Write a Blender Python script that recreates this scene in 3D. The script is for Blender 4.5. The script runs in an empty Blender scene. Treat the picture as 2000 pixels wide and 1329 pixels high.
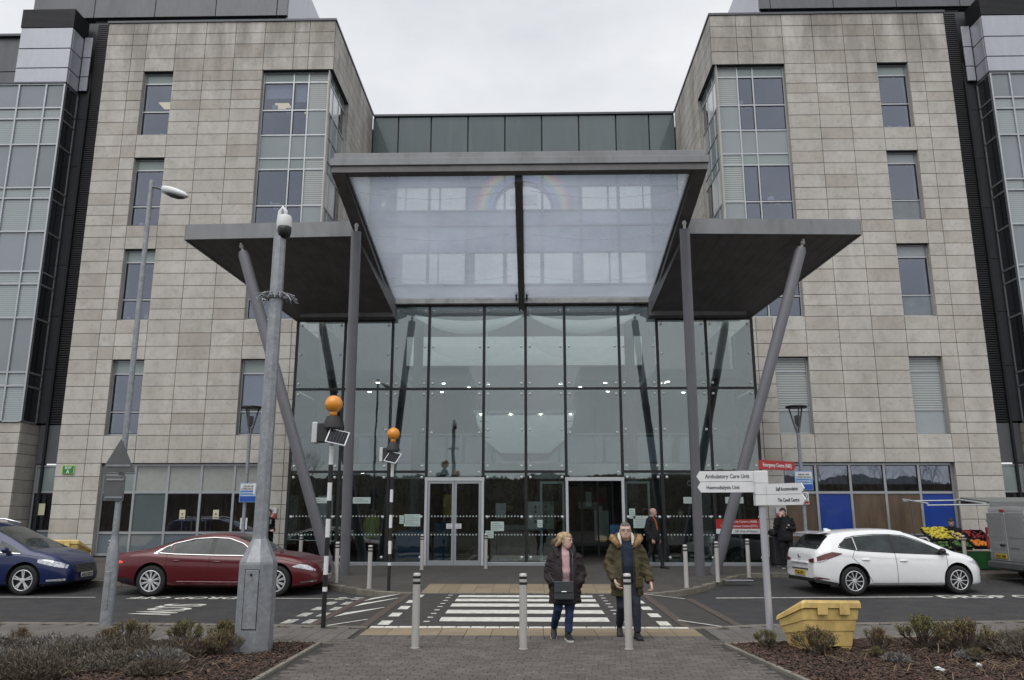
import bpy, bmesh, math, random
from math import sin, cos, pi, radians, sqrt, atan2, hypot
from mathutils import Vector, Matrix

S = bpy.context.scene
COL = S.collection
rnd = random.Random(7)

# ------------------------------------------------------------------ camera
cd = bpy.data.cameras.new('camera')
cd.sensor_width = 36.0
cd.lens = 28.0
cd.clip_end = 3000
cd.clip_start = 0.05
cam = bpy.data.objects.new('camera', cd)
COL.objects.link(cam)
cam.location = (0, 0, 1.78)
cam.rotation_euler = (radians(90 + 12.34), 0, radians(1.27))
S.camera = cam

# ------------------------------------------------------------------ world: overcast sky
W = bpy.data.worlds.new('World')
S.world = W
W.use_nodes = True
wn, wl = W.node_tree.nodes, W.node_tree.links
wn.clear()
SUN_EL, SUN_ROT = radians(60), radians(200)
sky = wn.new('ShaderNodeTexSky')
sky.sky_type = 'NISHITA'
sky.sun_disc = False
sky.sun_elevation = SUN_EL
sky.sun_rotation = SUN_ROT
tc = wn.new('ShaderNodeTexCoord')
mp = wn.new('ShaderNodeMapping')
mp.inputs['Scale'].default_value = (1, 1, 2.2)
nz = wn.new('ShaderNodeTexNoise')
nz.inputs['Scale'].default_value = 2.6
nz.inputs['Detail'].default_value = 6
nz.inputs['Roughness'].default_value = .55
rp = wn.new('ShaderNodeValToRGB')
rp.color_ramp.elements[0].position = .3
rp.color_ramp.elements[0].color = (.64, .66, .70, 1)
rp.color_ramp.elements[1].position = .72
rp.color_ramp.elements[1].color = (.93, .935, .94, 1)
sc = wn.new('ShaderNodeVectorMath')
sc.operation = 'SCALE'
sc.inputs['Scale'].default_value = 9.1
mx = wn.new('ShaderNodeMix')
mx.data_type = 'RGBA'
mx.inputs['Factor'].default_value = .94
bg = wn.new('ShaderNodeBackground')
bg.inputs['Strength'].default_value = .1
wo = wn.new('ShaderNodeOutputWorld')
wl.new(tc.outputs['Generated'], mp.inputs['Vector'])
wl.new(mp.outputs[0], nz.inputs['Vector'])
wl.new(nz.outputs[0], rp.inputs[0])
wl.new(rp.outputs[0], sc.inputs[0])
wl.new(sky.outputs[0], mx.inputs['A'])
wl.new(sc.outputs[0], mx.inputs['B'])
wl.new(mx.outputs['Result'], bg.inputs[0])
wl.new(bg.outputs[0], wo.inputs[0])

# ------------------------------------------------------------------ soft sun behind cloud
sl = bpy.data.lights.new('sun', 'SUN')
sl.energy = 1.5
sl.angle = radians(55)
sl.color = (1.0, .975, .94)
sun = bpy.data.objects.new('sun', sl)
COL.objects.link(sun)
# light comes from behind and a little left of the camera
sd = Vector((-sin(radians(20)) * cos(SUN_EL), -cos(radians(20)) * cos(SUN_EL), sin(SUN_EL)))
sun.rotation_euler = sd.to_track_quat('Z', 'Y').to_euler()
sun.location = (0, -30, 60)

vs = S.view_settings
vs.view_transform = 'Standard'
vs.look = 'None'
vs.exposure = 0.28
vs.gamma = 1.0
vs.use_curve_mapping = False
S.render.engine = 'CYCLES'
S.cycles.max_bounces = 8
S.cycles.transparent_max_bounces = 16
S.cycles.caustics_reflective = False
S.cycles.caustics_refractive = False
S.cycles.use_denoising = True
S.cycles.sample_clamp_indirect = 5

# ------------------------------------------------------------------ helpers
TMP = bpy.data.scenes.new('scratch')


def evaluated(o):
    """mesh of an object with its modifiers, through a scratch scene"""
    TMP.collection.objects.link(o)
    vl = TMP.view_layers[0]
    vl.update()
    me = bpy.data.meshes.new_from_object(o.evaluated_get(vl.depsgraph))
    TMP.collection.objects.unlink(o)
    return me


def tag(o, label=None, cat=None, group=None, kind=None):
    if label: o['label'] = label
    if cat: o['category'] = cat
    if group: o['group'] = group
    if kind: o['kind'] = kind
    return o


def empty(name, loc=(0, 0, 0), rz=0, label=None, cat=None, group=None, kind=None):
    o = bpy.data.objects.new(name, None)
    o.empty_display_size = .2
    COL.objects.link(o)
    o.location = loc
    o.rotation_euler = (0, 0, rz)
    return tag(o, label, cat, group, kind)


def link(name, me, parent=None, loc=None):
    o = bpy.data.objects.new(name, me)
    COL.objects.link(o)
    if parent is not None: o.parent = parent
    if loc is not None: o.location = loc
    return o


def copy_tree(o, parent=None):
    c = o.copy()
    COL.objects.link(c)
    if parent is not None: c.parent = parent
    for ch in list(o.children):
        copy_tree(ch, c)
    return c


class MB:
    """collects shapes and links them as one mesh object"""

    def __init__(self):
        self.v, self.f, self.m, self.cur = [], [], [], 0

    def add(self, vs_, fs):
        b = len(self.v)
        self.v += [tuple(p) for p in vs_]
        for f in fs:
            self.f.append(tuple(i + b for i in f))
            self.m.append(self.cur)
        return self

    def mat(self, i):
        self.cur = i
        return self

    def box(self, x0, x1, y0, y1, z0, z1):
        return self.add([(x0, y0, z0), (x1, y0, z0), (x1, y1, z0), (x0, y1, z0), (x0, y0, z1), (x1, y0, z1), (x1, y1, z1), (x0, y1, z1)],
                        [(0, 3, 2, 1), (4, 5, 6, 7), (0, 1, 5, 4), (1, 2, 6, 5), (2, 3, 7, 6), (3, 0, 4, 7)])

    def cbox(self, x0, x1, y0, y1, z0, z1, c=.01):
        """box with all edges chamfered"""
        vs_ = []
        for (X, Y, Z, dx, dy, dz) in [(x0, y0, z0, 1, 1, 1), (x1, y0, z0, -1, 1, 1), (x1, y1, z0, -1, -1, 1), (x0, y1, z0, 1, -1, 1),
                                      (x0, y0, z1, 1, 1, -1), (x1, y0, z1, -1, 1, -1), (x1, y1, z1, -1, -1, -1), (x0, y1, z1, 1, -1, -1)]:
            vs_ += [(X, Y + dy * c, Z + dz * c), (X + dx * c, Y, Z + dz * c), (X + dx * c, Y + dy * c, Z)]
        q = lambda i, k: i * 3 + k
        fs = [(q(0, 2), q(3, 2), q(2, 2), q(1, 2)), (q(4, 2), q(5, 2), q(6, 2), q(7, 2)),
              (q(0, 1), q(1, 1), q(5, 1), q(4, 1)), (q(2, 1), q(3, 1), q(7, 1), q(6, 1)),
              (q(1, 0), q(2, 0), q(6, 0), q(5, 0)), (q(3, 0), q(0, 0), q(4, 0), q(7, 0)),
              (q(0, 2), q(1, 2), q(1, 1), q(0, 1)), (q(2, 2), q(3, 2), q(3, 1), q(2, 1)), (q(1, 2), q(2, 2), q(2, 0), q(1, 0)), (q(3, 2), q(0, 2), q(0, 0), q(3, 0)),
              (q(5, 2), q(4, 2), q(4, 1), q(5, 1)), (q(7, 2), q(6, 2), q(6, 1), q(7, 1)), (q(6, 2), q(5, 2), q(5, 0), q(6, 0)), (q(4, 2), q(7, 2), q(7, 0), q(4, 0)),
              (q(0, 1), q(4, 1), q(4, 0), q(0, 0)), (q(1, 0), q(5, 0), q(5, 1), q(1, 1)), (q(2, 1), q(6, 1), q(6, 0), q(2, 0)), (q(3, 0), q(7, 0), q(7, 1), q(3, 1))]
        for i in range(8):
            fs.append((q(i, 0), q(i, 1), q(i, 2)) if i in (0, 2, 5, 7) else (q(i, 2), q(i, 1), q(i, 0)))
        return self.add(vs_, fs)

    def bar(self, p0, p1, w, h, up=(0, 0, 1)):
        p0, p1, up = Vector(p0), Vector(p1), Vector(up)
        d = (p1 - p0).normalized()
        s = d.cross(up)
        if s.length < 1e-6: s = d.cross(Vector((1, 0, 0)))
        s.normalize()
        u = s.cross(d).normalized()
        s, u = s * w / 2, u * h / 2
        return self.add([p0 - s - u, p0 + s - u, p0 + s + u, p0 - s + u, p1 - s - u, p1 + s - u, p1 + s + u, p1 - s + u],
                        [(0, 1, 2, 3), (7, 6, 5, 4), (0, 4, 5, 1), (1, 5, 6, 2), (2, 6, 7, 3), (3, 7, 4, 0)])

    def tube(self, pts, r, n=8, cap=True):
        pts = [Vector(p) for p in pts]
        rs = r if isinstance(r, (list, tuple)) else [r] * len(pts)
        rings = []
        prev = None
        for i, p in enumerate(pts):
            d = (pts[min(i + 1, len(pts) - 1)] - pts[max(i - 1, 0)])
            d = d.normalized() if d.length > 1e-9 else Vector((0, 0, 1))
            if prev is None:
                a = d.cross(Vector((0, 0, 1)))
                if a.length < .05: a = d.cross(Vector((0, 1, 0)))
                a.normalize()
            else:
                a = prev - d * prev.dot(d)
                a = a.normalized() if a.length > 1e-6 else d.orthogonal().normalized()
            prev = a
            b = d.cross(a)
            rings.append([p + (a * cos(2 * pi * k / n) + b * sin(2 * pi * k / n)) * rs[i] for k in range(n)])
        return self.loft(rings, cap)

    def cyl(self, p0, p1, r0, r1=None, n=12, cap=True):
        return self.tube([p0, p1], [r0, r0 if r1 is None else r1], n, cap)

    def loft(self, rings, cap=True, close=True):
        n = len(rings[0])
        vs_ = [p for r in rings for p in r]
        fs = []
        for i in range(len(rings) - 1):
            for k in range(n if close else n - 1):
                a, b = i * n + k, i * n + (k + 1) % n
                fs.append((a, b, b + n, a + n))
        if cap:
            fs.append(tuple(range(n))[::-1])
            fs.append(tuple((len(rings) - 1) * n + k for k in range(n)))
        return self.add(vs_, fs)

    def lathe(self, prof, c=(0, 0, 0), n=16, axis='z', cap=True):
        rings = []
        for (r, h) in prof:
            ring = []
            for k in range(n):
                a = 2 * pi * k / n
                if axis == 'z': ring.append((c[0] + r * cos(a), c[1] + r * sin(a), c[2] + h))
                else: ring.append((c[0] + r * cos(a), c[1] + h, c[2] + r * sin(a)))
            rings.append(ring)
        return self.loft(rings, cap)

    def prism(self, poly, vec):
        poly = [Vector(p) for p in poly]
        vec = Vector(vec)
        n = len(poly)
        return self.add(poly + [p + vec for p in poly],
                        [tuple(range(n))[::-1], tuple(range(n, 2 * n))] + [(i, (i + 1) % n, n + (i + 1) % n, n + i) for i in range(n)])

    def quad(self, a, b, c, d):
        return self.add([a, b, c, d], [(0, 1, 2, 3)])

    def ball(self, c, r, sc=(1, 1, 1), n=12, m=8):
        vs_ = [(c[0], c[1], c[2] - r * sc[2])]
        for j in range(1, m):
            t = -pi / 2 + pi * j / m
            vs_ += [(c[0] + r * sc[0] * cos(t) * cos(2 * pi * k / n), c[1] + r * sc[1] * cos(t) * sin(2 * pi * k / n), c[2] + r * sc[2] * sin(t)) for k in range(n)]
        vs_.append((c[0], c[1], c[2] + r * sc[2]))
        fs = [(0, 1 + (k + 1) % n, 1 + k) for k in range(n)]
        for j in range(m - 2):
            for k in range(n):
                a, b = 1 + j * n + k, 1 + j * n + (k + 1) % n
                fs.append((a, b, b + n, a + n))
        t = len(vs_) - 1
        fs += [(t, 1 + (m - 2) * n + k, 1 + (m - 2) * n + (k + 1) % n) for k in range(n)]
        return self.add(vs_, fs)

    def mesh(self, name, mats, smooth=False, fix=False):
        me = bpy.data.meshes.new(name)
        me.from_pydata(self.v, [], self.f)
        for m in (mats if isinstance(mats, (list, tuple)) else [mats]):
            me.materials.append(m)
        me.polygons.foreach_set('material_index', self.m)
        if fix:
            bm = bmesh.new()
            bm.from_mesh(me)
            bmesh.ops.recalc_face_normals(bm, faces=bm.faces)
            bm.to_mesh(me)
            bm.free()
        if smooth:
            me.shade_smooth()
            if smooth is not True: me.set_sharp_from_angle(angle=radians(smooth))
        me.update()
        return me

    def build(self, name, mats, parent=None, smooth=False, loc=None, fix=False):
        return link(name, self.mesh(name, mats, smooth, fix), parent, loc)


def text(name, body, size, mat, parent, loc, rot=(pi / 2, 0, 0), ext=.002, align='LEFT', sx=1.0, bold=0.0):
    cu = bpy.data.curves.new(name, 'FONT')
    cu.body = body
    cu.size = size
    cu.extrude = ext
    cu.align_x = align
    cu.offset = bold
    cu.resolution_u = 3
    o = bpy.data.objects.new(name, cu)
    me = evaluated(o)
    bpy.data.objects.remove(o)
    me.materials.clear()
    me.materials.append(mat)
    t = link(name, me, parent, loc)
    t.rotation_euler = rot
    t.scale = (sx, 1, 1)
    return t


# ------------------------------------------------------------------ materials
def M(name, col, rough=.6, metal=0., var=.12, scale=6., bump=0., bscale=60., spec=.5, coat=0., objrand=0., island=0., dirt=None, dirt_scale=1.5, dirt_amt=.5,
      stretch=(1, 1, 1), emit=0., sheen=0.):
    m = bpy.data.materials.new(name)
    m.use_nodes = True
    nt = m.node_tree
    n, l = nt.nodes, nt.links
    p = n['Principled BSDF']
    p.inputs['Roughness'].default_value = rough
    p.inputs['Metallic'].default_value = metal
    p.inputs['Specular IOR Level'].default_value = spec
    p.inputs['Coat Weight'].default_value = coat
    p.inputs['Coat Roughness'].default_value = .04
    if sheen: p.inputs['Sheen Weight'].default_value = sheen
    geo = n.new('ShaderNodeNewGeometry')
    mp = n.new('ShaderNodeMapping')
    mp.inputs['Scale'].default_value = stretch
    l.new(geo.outputs['Position'], mp.inputs['Vector'])
    t = n.new('ShaderNodeTexNoise')
    t.inputs['Scale'].default_value = scale
    t.inputs['Detail'].default_value = 5
    t.inputs['Roughness'].default_value = .6
    l.new(mp.outputs[0], t.inputs['Vector'])
    r = n.new('ShaderNodeMapRange')
    r.inputs['From Min'].default_value = .3
    r.inputs['From Max'].default_value = .7
    r.inputs['To Min'].default_value = 1 - var
    r.inputs['To Max'].default_value = 1 + var
    l.new(t.outputs[0], r.inputs['Value'])
    val = r.outputs[0]

    def mul(a, b):
        k = n.new('ShaderNodeMath')
        k.operation = 'MULTIPLY'
        l.new(a, k.inputs[0])
        l.new(b, k.inputs[1])
        return k.outputs[0]
    if objrand or island:
        rr = n.new('ShaderNodeMapRange')
        a = objrand or island
        rr.inputs['To Min'].default_value = 1 - a
        rr.inputs['To Max'].default_value = 1 + a
        if objrand:
            oi = n.new('ShaderNodeObjectInfo')
            l.new(oi.outputs['Random'], rr.inputs['Value'])
        else:
            l.new(geo.outputs['Random Per Island'], rr.inputs['Value'])
        val = mul(val, rr.outputs[0])
    vm = n.new('ShaderNodeVectorMath')
    vm.operation = 'SCALE'
    vm.inputs[0].default_value = col[:3]
    l.new(val, vm.inputs['Scale'])
    out = vm.outputs[0]
    if dirt:
        t2 = n.new('ShaderNodeTexNoise')
        t2.inputs['Scale'].default_value = dirt_scale
        t2.inputs['Detail'].default_value = 7
        t2.inputs['Roughness'].default_value = .65
        l.new(mp.outputs[0], t2.inputs['Vector'])
        r2 = n.new('ShaderNodeMapRange')
        r2.inputs['From Min'].default_value = .48
        r2.inputs['From Max'].default_value = .72
        r2.inputs['To Max'].default_value = dirt_amt
        l.new(t2.outputs[0], r2.inputs['Value'])
        mixn = n.new('ShaderNodeMix')
        mixn.data_type = 'RGBA'
        l.new(r2.outputs[0], mixn.inputs['Factor'])
        l.new(out, mixn.inputs['A'])
        mixn.inputs['B'].default_value = (*dirt, 1)
        out = mixn.outputs['Result']
    l.new(out, p.inputs['Base Color'])
    if bump:
        t3 = n.new('ShaderNodeTexNoise')
        t3.inputs['Scale'].default_value = bscale
        t3.inputs['Detail'].default_value = 4
        l.new(mp.outputs[0], t3.inputs['Vector'])
        b = n.new('ShaderNodeBump')
        b.inputs['Strength'].default_value = bump
        b.inputs['Distance'].default_value = .02
        l.new(t3.outputs[0], b.inputs['Height'])
        l.new(b.outputs[0], p.inputs['Normal'])
    if emit:
        p.inputs['Emission Color'].default_value = (*col[:3], 1)
        p.inputs['Emission Strength'].default_value = emit
    return m


def glass(name, tint=(.8, .86, .85), refl=.1, rough=.01, wave=.02, gcol=(1, 1, 1)):
    """thin pane: part mirror, part see-through"""
    m = bpy.data.materials.new(name)
    m.use_nodes = True
    n, l = m.node_tree.nodes, m.node_tree.links
    n.clear()
    o = n.new('ShaderNodeOutputMaterial')
    tr = n.new('ShaderNodeBsdfTransparent')
    tr.inputs[0].default_value = (*tint, 1)
    g = n.new('ShaderNodeBsdfGlossy')
    g.inputs['Color'].default_value = (*gcol, 1)
    g.inputs['Roughness'].default_value = rough
    lw = n.new('ShaderNodeLayerWeight')
    lw.inputs['Blend'].default_value = .12
    mr = n.new('ShaderNodeMapRange')
    mr.inputs['To Min'].default_value = refl
    mr.inputs['To Max'].default_value = 1
    l.new(lw.outputs['Fresnel'], mr.inputs['Value'])
    mixs = n.new('ShaderNodeMixShader')
    l.new(mr.outputs[0], mixs.inputs[0])
    l.new(tr.outputs[0], mixs.inputs[1])
    l.new(g.outputs[0], mixs.inputs[2])
    l.new(mixs.outputs[0], o.inputs[0])
    if wave:
        geo = n.new('ShaderNodeNewGeometry')
        t = n.new('ShaderNodeTexNoise')
        t.inputs['Scale'].default_value = 1.1
        t.inputs['Detail'].default_value = 1
        l.new(geo.outputs['Position'], t.inputs['Vector'])
        b = n.new('ShaderNodeBump')
        b.inputs['Strength'].default_value = wave
        b.inputs['Distance'].default_value = .1
        l.new(t.outputs[0], b.inputs['Height'])
        l.new(b.outputs[0], g.inputs['Normal'])
    return m


def stone_mat(name):
    m = bpy.data.materials.new(name)
    m.use_nodes = True
    n, l = m.node_tree.nodes, m.node_tree.links
    p = n['Principled BSDF']
    p.inputs['Roughness'].default_value = .8
    geo = n.new('ShaderNodeNewGeometry')
    oi = n.new('ShaderNodeObjectInfo')
    add = n.new('ShaderNodeVectorMath')
    add.operation = 'MULTIPLY_ADD'
    l.new(oi.outputs['Location'], add.inputs[0])
    add.inputs[1].default_value = (3.1, 1, 5.7)
    l.new(geo.outputs['Position'], add.inputs[2])

    def noise(scale, detail, rough, vec, lo, hi, tmin=0., tmax=1.):
        t = n.new('ShaderNodeTexNoise')
        t.inputs['Scale'].default_value = scale
        t.inputs['Detail'].default_value = detail
        t.inputs['Roughness'].default_value = rough
        l.new(vec, t.inputs['Vector'])
        r = n.new('ShaderNodeMapRange')
        r.inputs['From Min'].default_value = lo
        r.inputs['From Max'].default_value = hi
        r.inputs['To Min'].default_value = tmin
        r.inputs['To Max'].default_value = tmax
        l.new(t.outputs[0], r.inputs['Value'])
        return r.outputs[0]

    def mix(f, a, b):
        k = n.new('ShaderNodeMix')
        k.data_type = 'RGBA'
        if isinstance(f, float): k.inputs['Factor'].default_value = f
        else: l.new(f, k.inputs['Factor'])
        for s, x in (('A', a), ('B', b)):
            if isinstance(x, tuple): k.inputs[s].default_value = (*x, 1)
            else: l.new(x, k.inputs[s])
        return k.outputs['Result']
    # each panel its own tone, between warm buff, pale grey and brown grey
    rmp = n.new('ShaderNodeValToRGB')
    e = rmp.color_ramp.elements
    e[0].position, e[0].color = 0, (.46, .425, .375, 1)
    e[1].position, e[1].color = 1, (.56, .538, .498, 1)
    for pos, c in ((.3, (.575, .552, .512, 1)), (.55, (.575, .552, .512, 1)), (.8, (.52, .495, .455, 1))):
        k = e.new(pos)
        k.color = c
    l.new(oi.outputs['Random'], rmp.inputs[0])
    c = mix(noise(1.6, 6, .65, add.outputs[0], .47, .74, 0, .62), rmp.outputs[0], (.345, .312, .27))
    c = mix(noise(5.5, 6, .7, add.outputs[0], .54, .74, 0, .5), c, (.22, .19, .155))
    c = mix(noise(26, 3, .6, add.outputs[0], .66, .74, 0, .6), c, (.15, .125, .10))
    # grey-black weather staining below the copings (rows above 18.4 m)
    sx_ = n.new('ShaderNodeSeparateXYZ')
    l.new(geo.outputs['Position'], sx_.inputs[0])
    hz = n.new('ShaderNodeMapRange')
    hz.inputs['From Min'].default_value = 16.2
    hz.inputs['From Max'].default_value = 20.4
    hz.inputs['To Min'].default_value = .2
    hz.inputs['To Max'].default_value = .62
    l.new(sx_.outputs[2], hz.inputs['Value'])
    st = n.new('ShaderNodeMapping')
    st.inputs['Scale'].default_value = (1, 1, .22)
    l.new(geo.outputs['Position'], st.inputs['Vector'])
    a = n.new('ShaderNodeMath')
    a.operation = 'MULTIPLY'
    l.new(noise(1.5, 6, .65, st.outputs[0], .36, .62), a.inputs[0])
    l.new(hz.outputs[0], a.inputs[1])
    c = mix(a.outputs[0], c, (.13, .115, .10))
    l.new(c, p.inputs['Base Color'])
    t = n.new('ShaderNodeTexNoise')
    t.inputs['Scale'].default_value = 45
    t.inputs['Detail'].default_value = 5
    l.new(geo.outputs['Position'], t.inputs['Vector'])
    b = n.new('ShaderNodeBump')
    b.inputs['Strength'].default_value = .25
    b.inputs['Distance'].default_value = .01
    l.new(t.outputs[0], b.inputs['Height'])
    l.new(b.outputs[0], p.inputs['Normal'])
    return m


def striped(name, c1, c2, period, axis=2, duty=.5, rough=.5, bump=.0, coat=0.):
    """thin horizontal lines: slatted blinds too fine to build"""
    m = M(name, c1, rough=rough, var=.05, coat=coat)
    n, l = m.node_tree.nodes, m.node_tree.links
    p = n['Principled BSDF']
    src = p.inputs['Base Color'].links[0].from_socket
    geo = n.new('ShaderNodeNewGeometry')
    sx_ = n.new('ShaderNodeSeparateXYZ')
    l.new(geo.outputs['Position'], sx_.inputs[0])
    k = n.new('ShaderNodeMath')
    k.operation = 'DIVIDE'
    l.new(sx_.outputs[axis], k.inputs[0])
    k.inputs[1].default_value = period
    fr = n.new('ShaderNodeMath')
    fr.operation = 'FRACT'
    l.new(k.outputs[0], fr.inputs[0])
    lt = n.new('ShaderNodeMath')
    lt.operation = 'LESS_THAN'
    l.new(fr.outputs[0], lt.inputs[0])
    lt.inputs[1].default_value = duty
    mixn = n.new('ShaderNodeMix')
    mixn.data_type = 'RGBA'
    l.new(lt.outputs[0], mixn.inputs['Factor'])
    l.new(src, mixn.inputs['A'])
    mixn.inputs['B'].default_value = (*c2, 1)
    l.new(mixn.outputs['Result'], p.inputs['Base Color'])
    return m


K = {}
K['stone'] = stone_mat('stone')
K['joint'] = M('dark_joint', (.02, .02, .02), .9)
K['alu'] = M('aluminium', (.44, .46, .48), .38, .7, var=.06)
K['alu_white'] = M('pale_aluminium', (.60, .62, .63), .4, .3, var=.06)
K['coping'] = M('coping_metal', (.10, .105, .115), .45, .6, var=.1)
K['dark'] = M('dark_metal', (.022, .023, .027), .5, .2, var=.15)
K['louvre'] = M('louvre_metal', (.03, .03, .034), .5, .3)
K['recess'] = M('recess_panel', (.05, .052, .06), .4, .2)
K['panel_grey'] = M('roof_panel_grey', (.135, .14, .15), .4, .3, var=.08, dirt=(.05, .05, .05), dirt_scale=.8, dirt_amt=.35, stretch=(1, 1, .3))
K['panel_light'] = M('pale_metal_panel', (.46, .47, .52), .35, .35, var=.05, dirt=(.3, .3, .32), dirt_scale=.6, dirt_amt=.4, stretch=(1, 1, .3))
K['frost'] = M('back_painted_glass', (.275, .31, .325), .12, 0, var=.06, coat=.8, scale=.7, objrand=.12)
K['frost_green'] = M('green_back_painted_glass', (.245, .30, .29), .12, 0, var=.06, coat=.8, scale=.7, objrand=.1)
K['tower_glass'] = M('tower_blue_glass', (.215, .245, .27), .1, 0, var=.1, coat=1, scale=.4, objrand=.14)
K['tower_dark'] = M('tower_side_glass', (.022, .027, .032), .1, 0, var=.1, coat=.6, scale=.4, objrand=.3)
K['blind'] = striped('slatted_blind', (.42, .45, .44), (.20, .225, .225), .085, duty=.42, rough=.35, coat=.5)
K['blind_tower'] = striped('tower_slatted_blind', (.36, .40, .41), (.24, .28, .285), .075, duty=.4, rough=.3, coat=.6)
K['fascia_glass'] = M('fascia_glass', (.105, .135, .14), .12, 0, var=.08, coat=.8, scale=.5, objrand=.14, dirt=(.16, .19, .19), dirt_scale=1.2, dirt_amt=.5, stretch=(1, 1, .12))
K['white_wall'] = M('white_board', (.74, .75, .74), .6, var=.05)
K['clear'] = glass('window_glass', (.70, .73, .79), .14, .005, .012, (.84, .89, 1.0))
K['curtain'] = glass('entrance_glass', (.68, .745, .745), .13, .004, .02, (.95, 1.0, 1.0))
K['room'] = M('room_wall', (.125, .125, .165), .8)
K['room_brown'] = M('brown_room_wall', (.46, .28, .12), .8, var=.35, scale=1.2)
K['lamp'] = M('lit_panel', (1., .80, .46), .5, emit=.85, var=0)
K['downlight'] = M('lit_downlight', (1., .93, .82), .5, emit=16., var=0)
K['blue_film'] = M('blue_window_film', (.012, .05, .30), .25, var=.12, coat=.7, scale=1.5)
K['brown_film'] = M('brown_board_behind_glass', (.125, .086, .058), .3, var=.35, coat=.7, scale=1.1, stretch=(3, 1, .7))
K['blue_grey_film'] = M('blue_grey_glass', (.14, .175, .20), .1, var=.12, coat=1, scale=1.)
K['blind_or_sheen'] = M('blind_or_reflection', (.34, .36, .34), .6, var=.08, coat=.4)
K['soffit'] = M('soffit_board', (.15, .144, .145), .6, var=.2, scale=2)
K['fascia'] = M('canopy_metal', (.225, .23, .24), .45, .35, var=.1, scale=2, dirt=(.10, .105, .095), dirt_scale=1.6, dirt_amt=.55, stretch=(1, 1, .35))
K['beam'] = M('canopy_beam', (.46, .44, .41), .6, .1, var=.1, dirt=(.12, .11, .095), dirt_scale=2.5, dirt_amt=.6)
K['column'] = M('column_paint', (.205, .205, .225), .42, .15, var=.06, scale=2)
K['steel'] = M('brushed_steel', (.56, .545, .52), .34, .35, var=.16, scale=5, stretch=(1, 1, .15), dirt=(.33, .31, .28), dirt_scale=4, dirt_amt=.4)
K['black'] = M('black_plastic', (.012, .012, .014), .45)
K['white'] = M('white_paint', (.72, .73, .74), .45, var=.05)
K['rubber'] = M('tyre_rubber', (.014, .014, .015), .8, var=.2)
# ================================================================== GROUND
def zpav(Y): return .042 + .035 * (Y - 18.65)          # far pavement, falls towards the road
def zroad(Y): return -.08 + max(0, min(1, (Y - 18.9) / 4.1)) * .16
def ztab(Y): return max(0, (Y - 13.6) / 5.05 * .042)   # raised crossing table


K['asphalt'] = M('asphalt', (.036, .036, .038), .85, var=.3, scale=3, bump=.5, bscale=160, dirt=(.075, .07, .066), dirt_scale=1.1, dirt_amt=.4)
K['asphalt_table'] = M('asphalt_table', (.050, .046, .043), .85, var=.2, scale=4, bump=.5, bscale=160, dirt=(.04, .038, .036), dirt_scale=1.5, dirt_amt=.5)
K['road_white'] = M('road_paint', (.66, .65, .60), .7, var=.12, scale=9, dirt=(.22, .21, .195), dirt_scale=7, dirt_amt=.7)
K['worn_white'] = M('worn_road_paint', (.48, .47, .43), .75, var=.15, scale=9, dirt=(.07, .068, .065), dirt_scale=12, dirt_amt=1.6)
K['kerb'] = M('kerb_concrete', (.17, .155, .13), .85, var=.2, scale=5, bump=.4, dirt=(.075, .085, .05), dirt_scale=3, dirt_amt=.7, objrand=.15)
K['paver'] = M('block_paver', (.115, .101, .091), .85, var=.14, scale=2.2, bump=.5, bscale=120, objrand=.2, dirt=(.08, .074, .068), dirt_scale=2, dirt_amt=.4)
K['paver_mass'] = M('block_paver_mass', (.115, .101, .091), .85, var=.14, scale=2.2, bump=.5, bscale=120, island=.2, dirt=(.08, .074, .068), dirt_scale=2, dirt_amt=.4)
K['slab'] = M('paving_slab', (.135, .123, .111), .85, var=.14, scale=2, bump=.4, bscale=120, objrand=.13, dirt=(.09, .084, .078), dirt_scale=2, dirt_amt=.4)
K['bedding'] = M('joint_sand', (.045, .042, .038), .95, var=.3)
K['buff'] = M('buff_tactile', (.26, .205, .135), .85, var=.16, scale=3, bump=.5, bscale=60, objrand=.12, dirt=(.15, .125, .09), dirt_scale=3, dirt_amt=.6)
K['brick_band'] = M('ramp_brick', (.085, .066, .056), .85, var=.25, scale=6, bump=.5, bscale=90)
K['soil'] = M('soil', (.035, .024, .018), .95, var=.4, scale=8, bump=1., bscale=40)

# far pavement: fine block paving in the material, too small in the picture to build stone by stone
pm = M('far_pavement', (.078, .069, .062), .85, var=.16, scale=1.6, dirt=(.055, .05, .046), dirt_scale=.9, dirt_amt=.5)
_n, _l = pm.node_tree.nodes, pm.node_tree.links
_p = _n['Principled BSDF']
_src = _p.inputs['Base Color'].links[0].from_socket
_g = _n.new('ShaderNodeNewGeometry')
_b = _n.new('ShaderNodeTexBrick')
_b.inputs['Scale'].default_value = 1.0
_b.inputs['Brick Width'].default_value = .2
_b.inputs['Row Height'].default_value = .1
_b.inputs['Mortar Size'].default_value = .006
_b.inputs['Color1'].default_value = (1.12, 1.1, 1.08, 1)
_b.inputs['Color2'].default_value = (.86, .87, .88, 1)
_b.inputs['Mortar'].default_value = (.45, .45, .45, 1)
_l.new(_g.outputs['Position'], _b.inputs['Vector'])
_m = _n.new('ShaderNodeMix')
_m.data_type = 'RGBA'
_m.blend_type = 'MULTIPLY'
_m.inputs['Factor'].default_value = 1
_l.new(_src, _m.inputs['A'])
_l.new(_b.outputs['Color'], _m.inputs['B'])
_l.new(_m.outputs['Result'], _p.inputs['Base Color'])
K['pave_far'] = pm

g = MB()
g.quad((-600, -600, -.34), (600, -600, -.34), (600, 600, -.34), (-600, 600, -.34))
tag(g.build('ground', M('ground_tarmac', (.05, .05, .048), .9, var=.25, scale=.3)), kind='structure')

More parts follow.
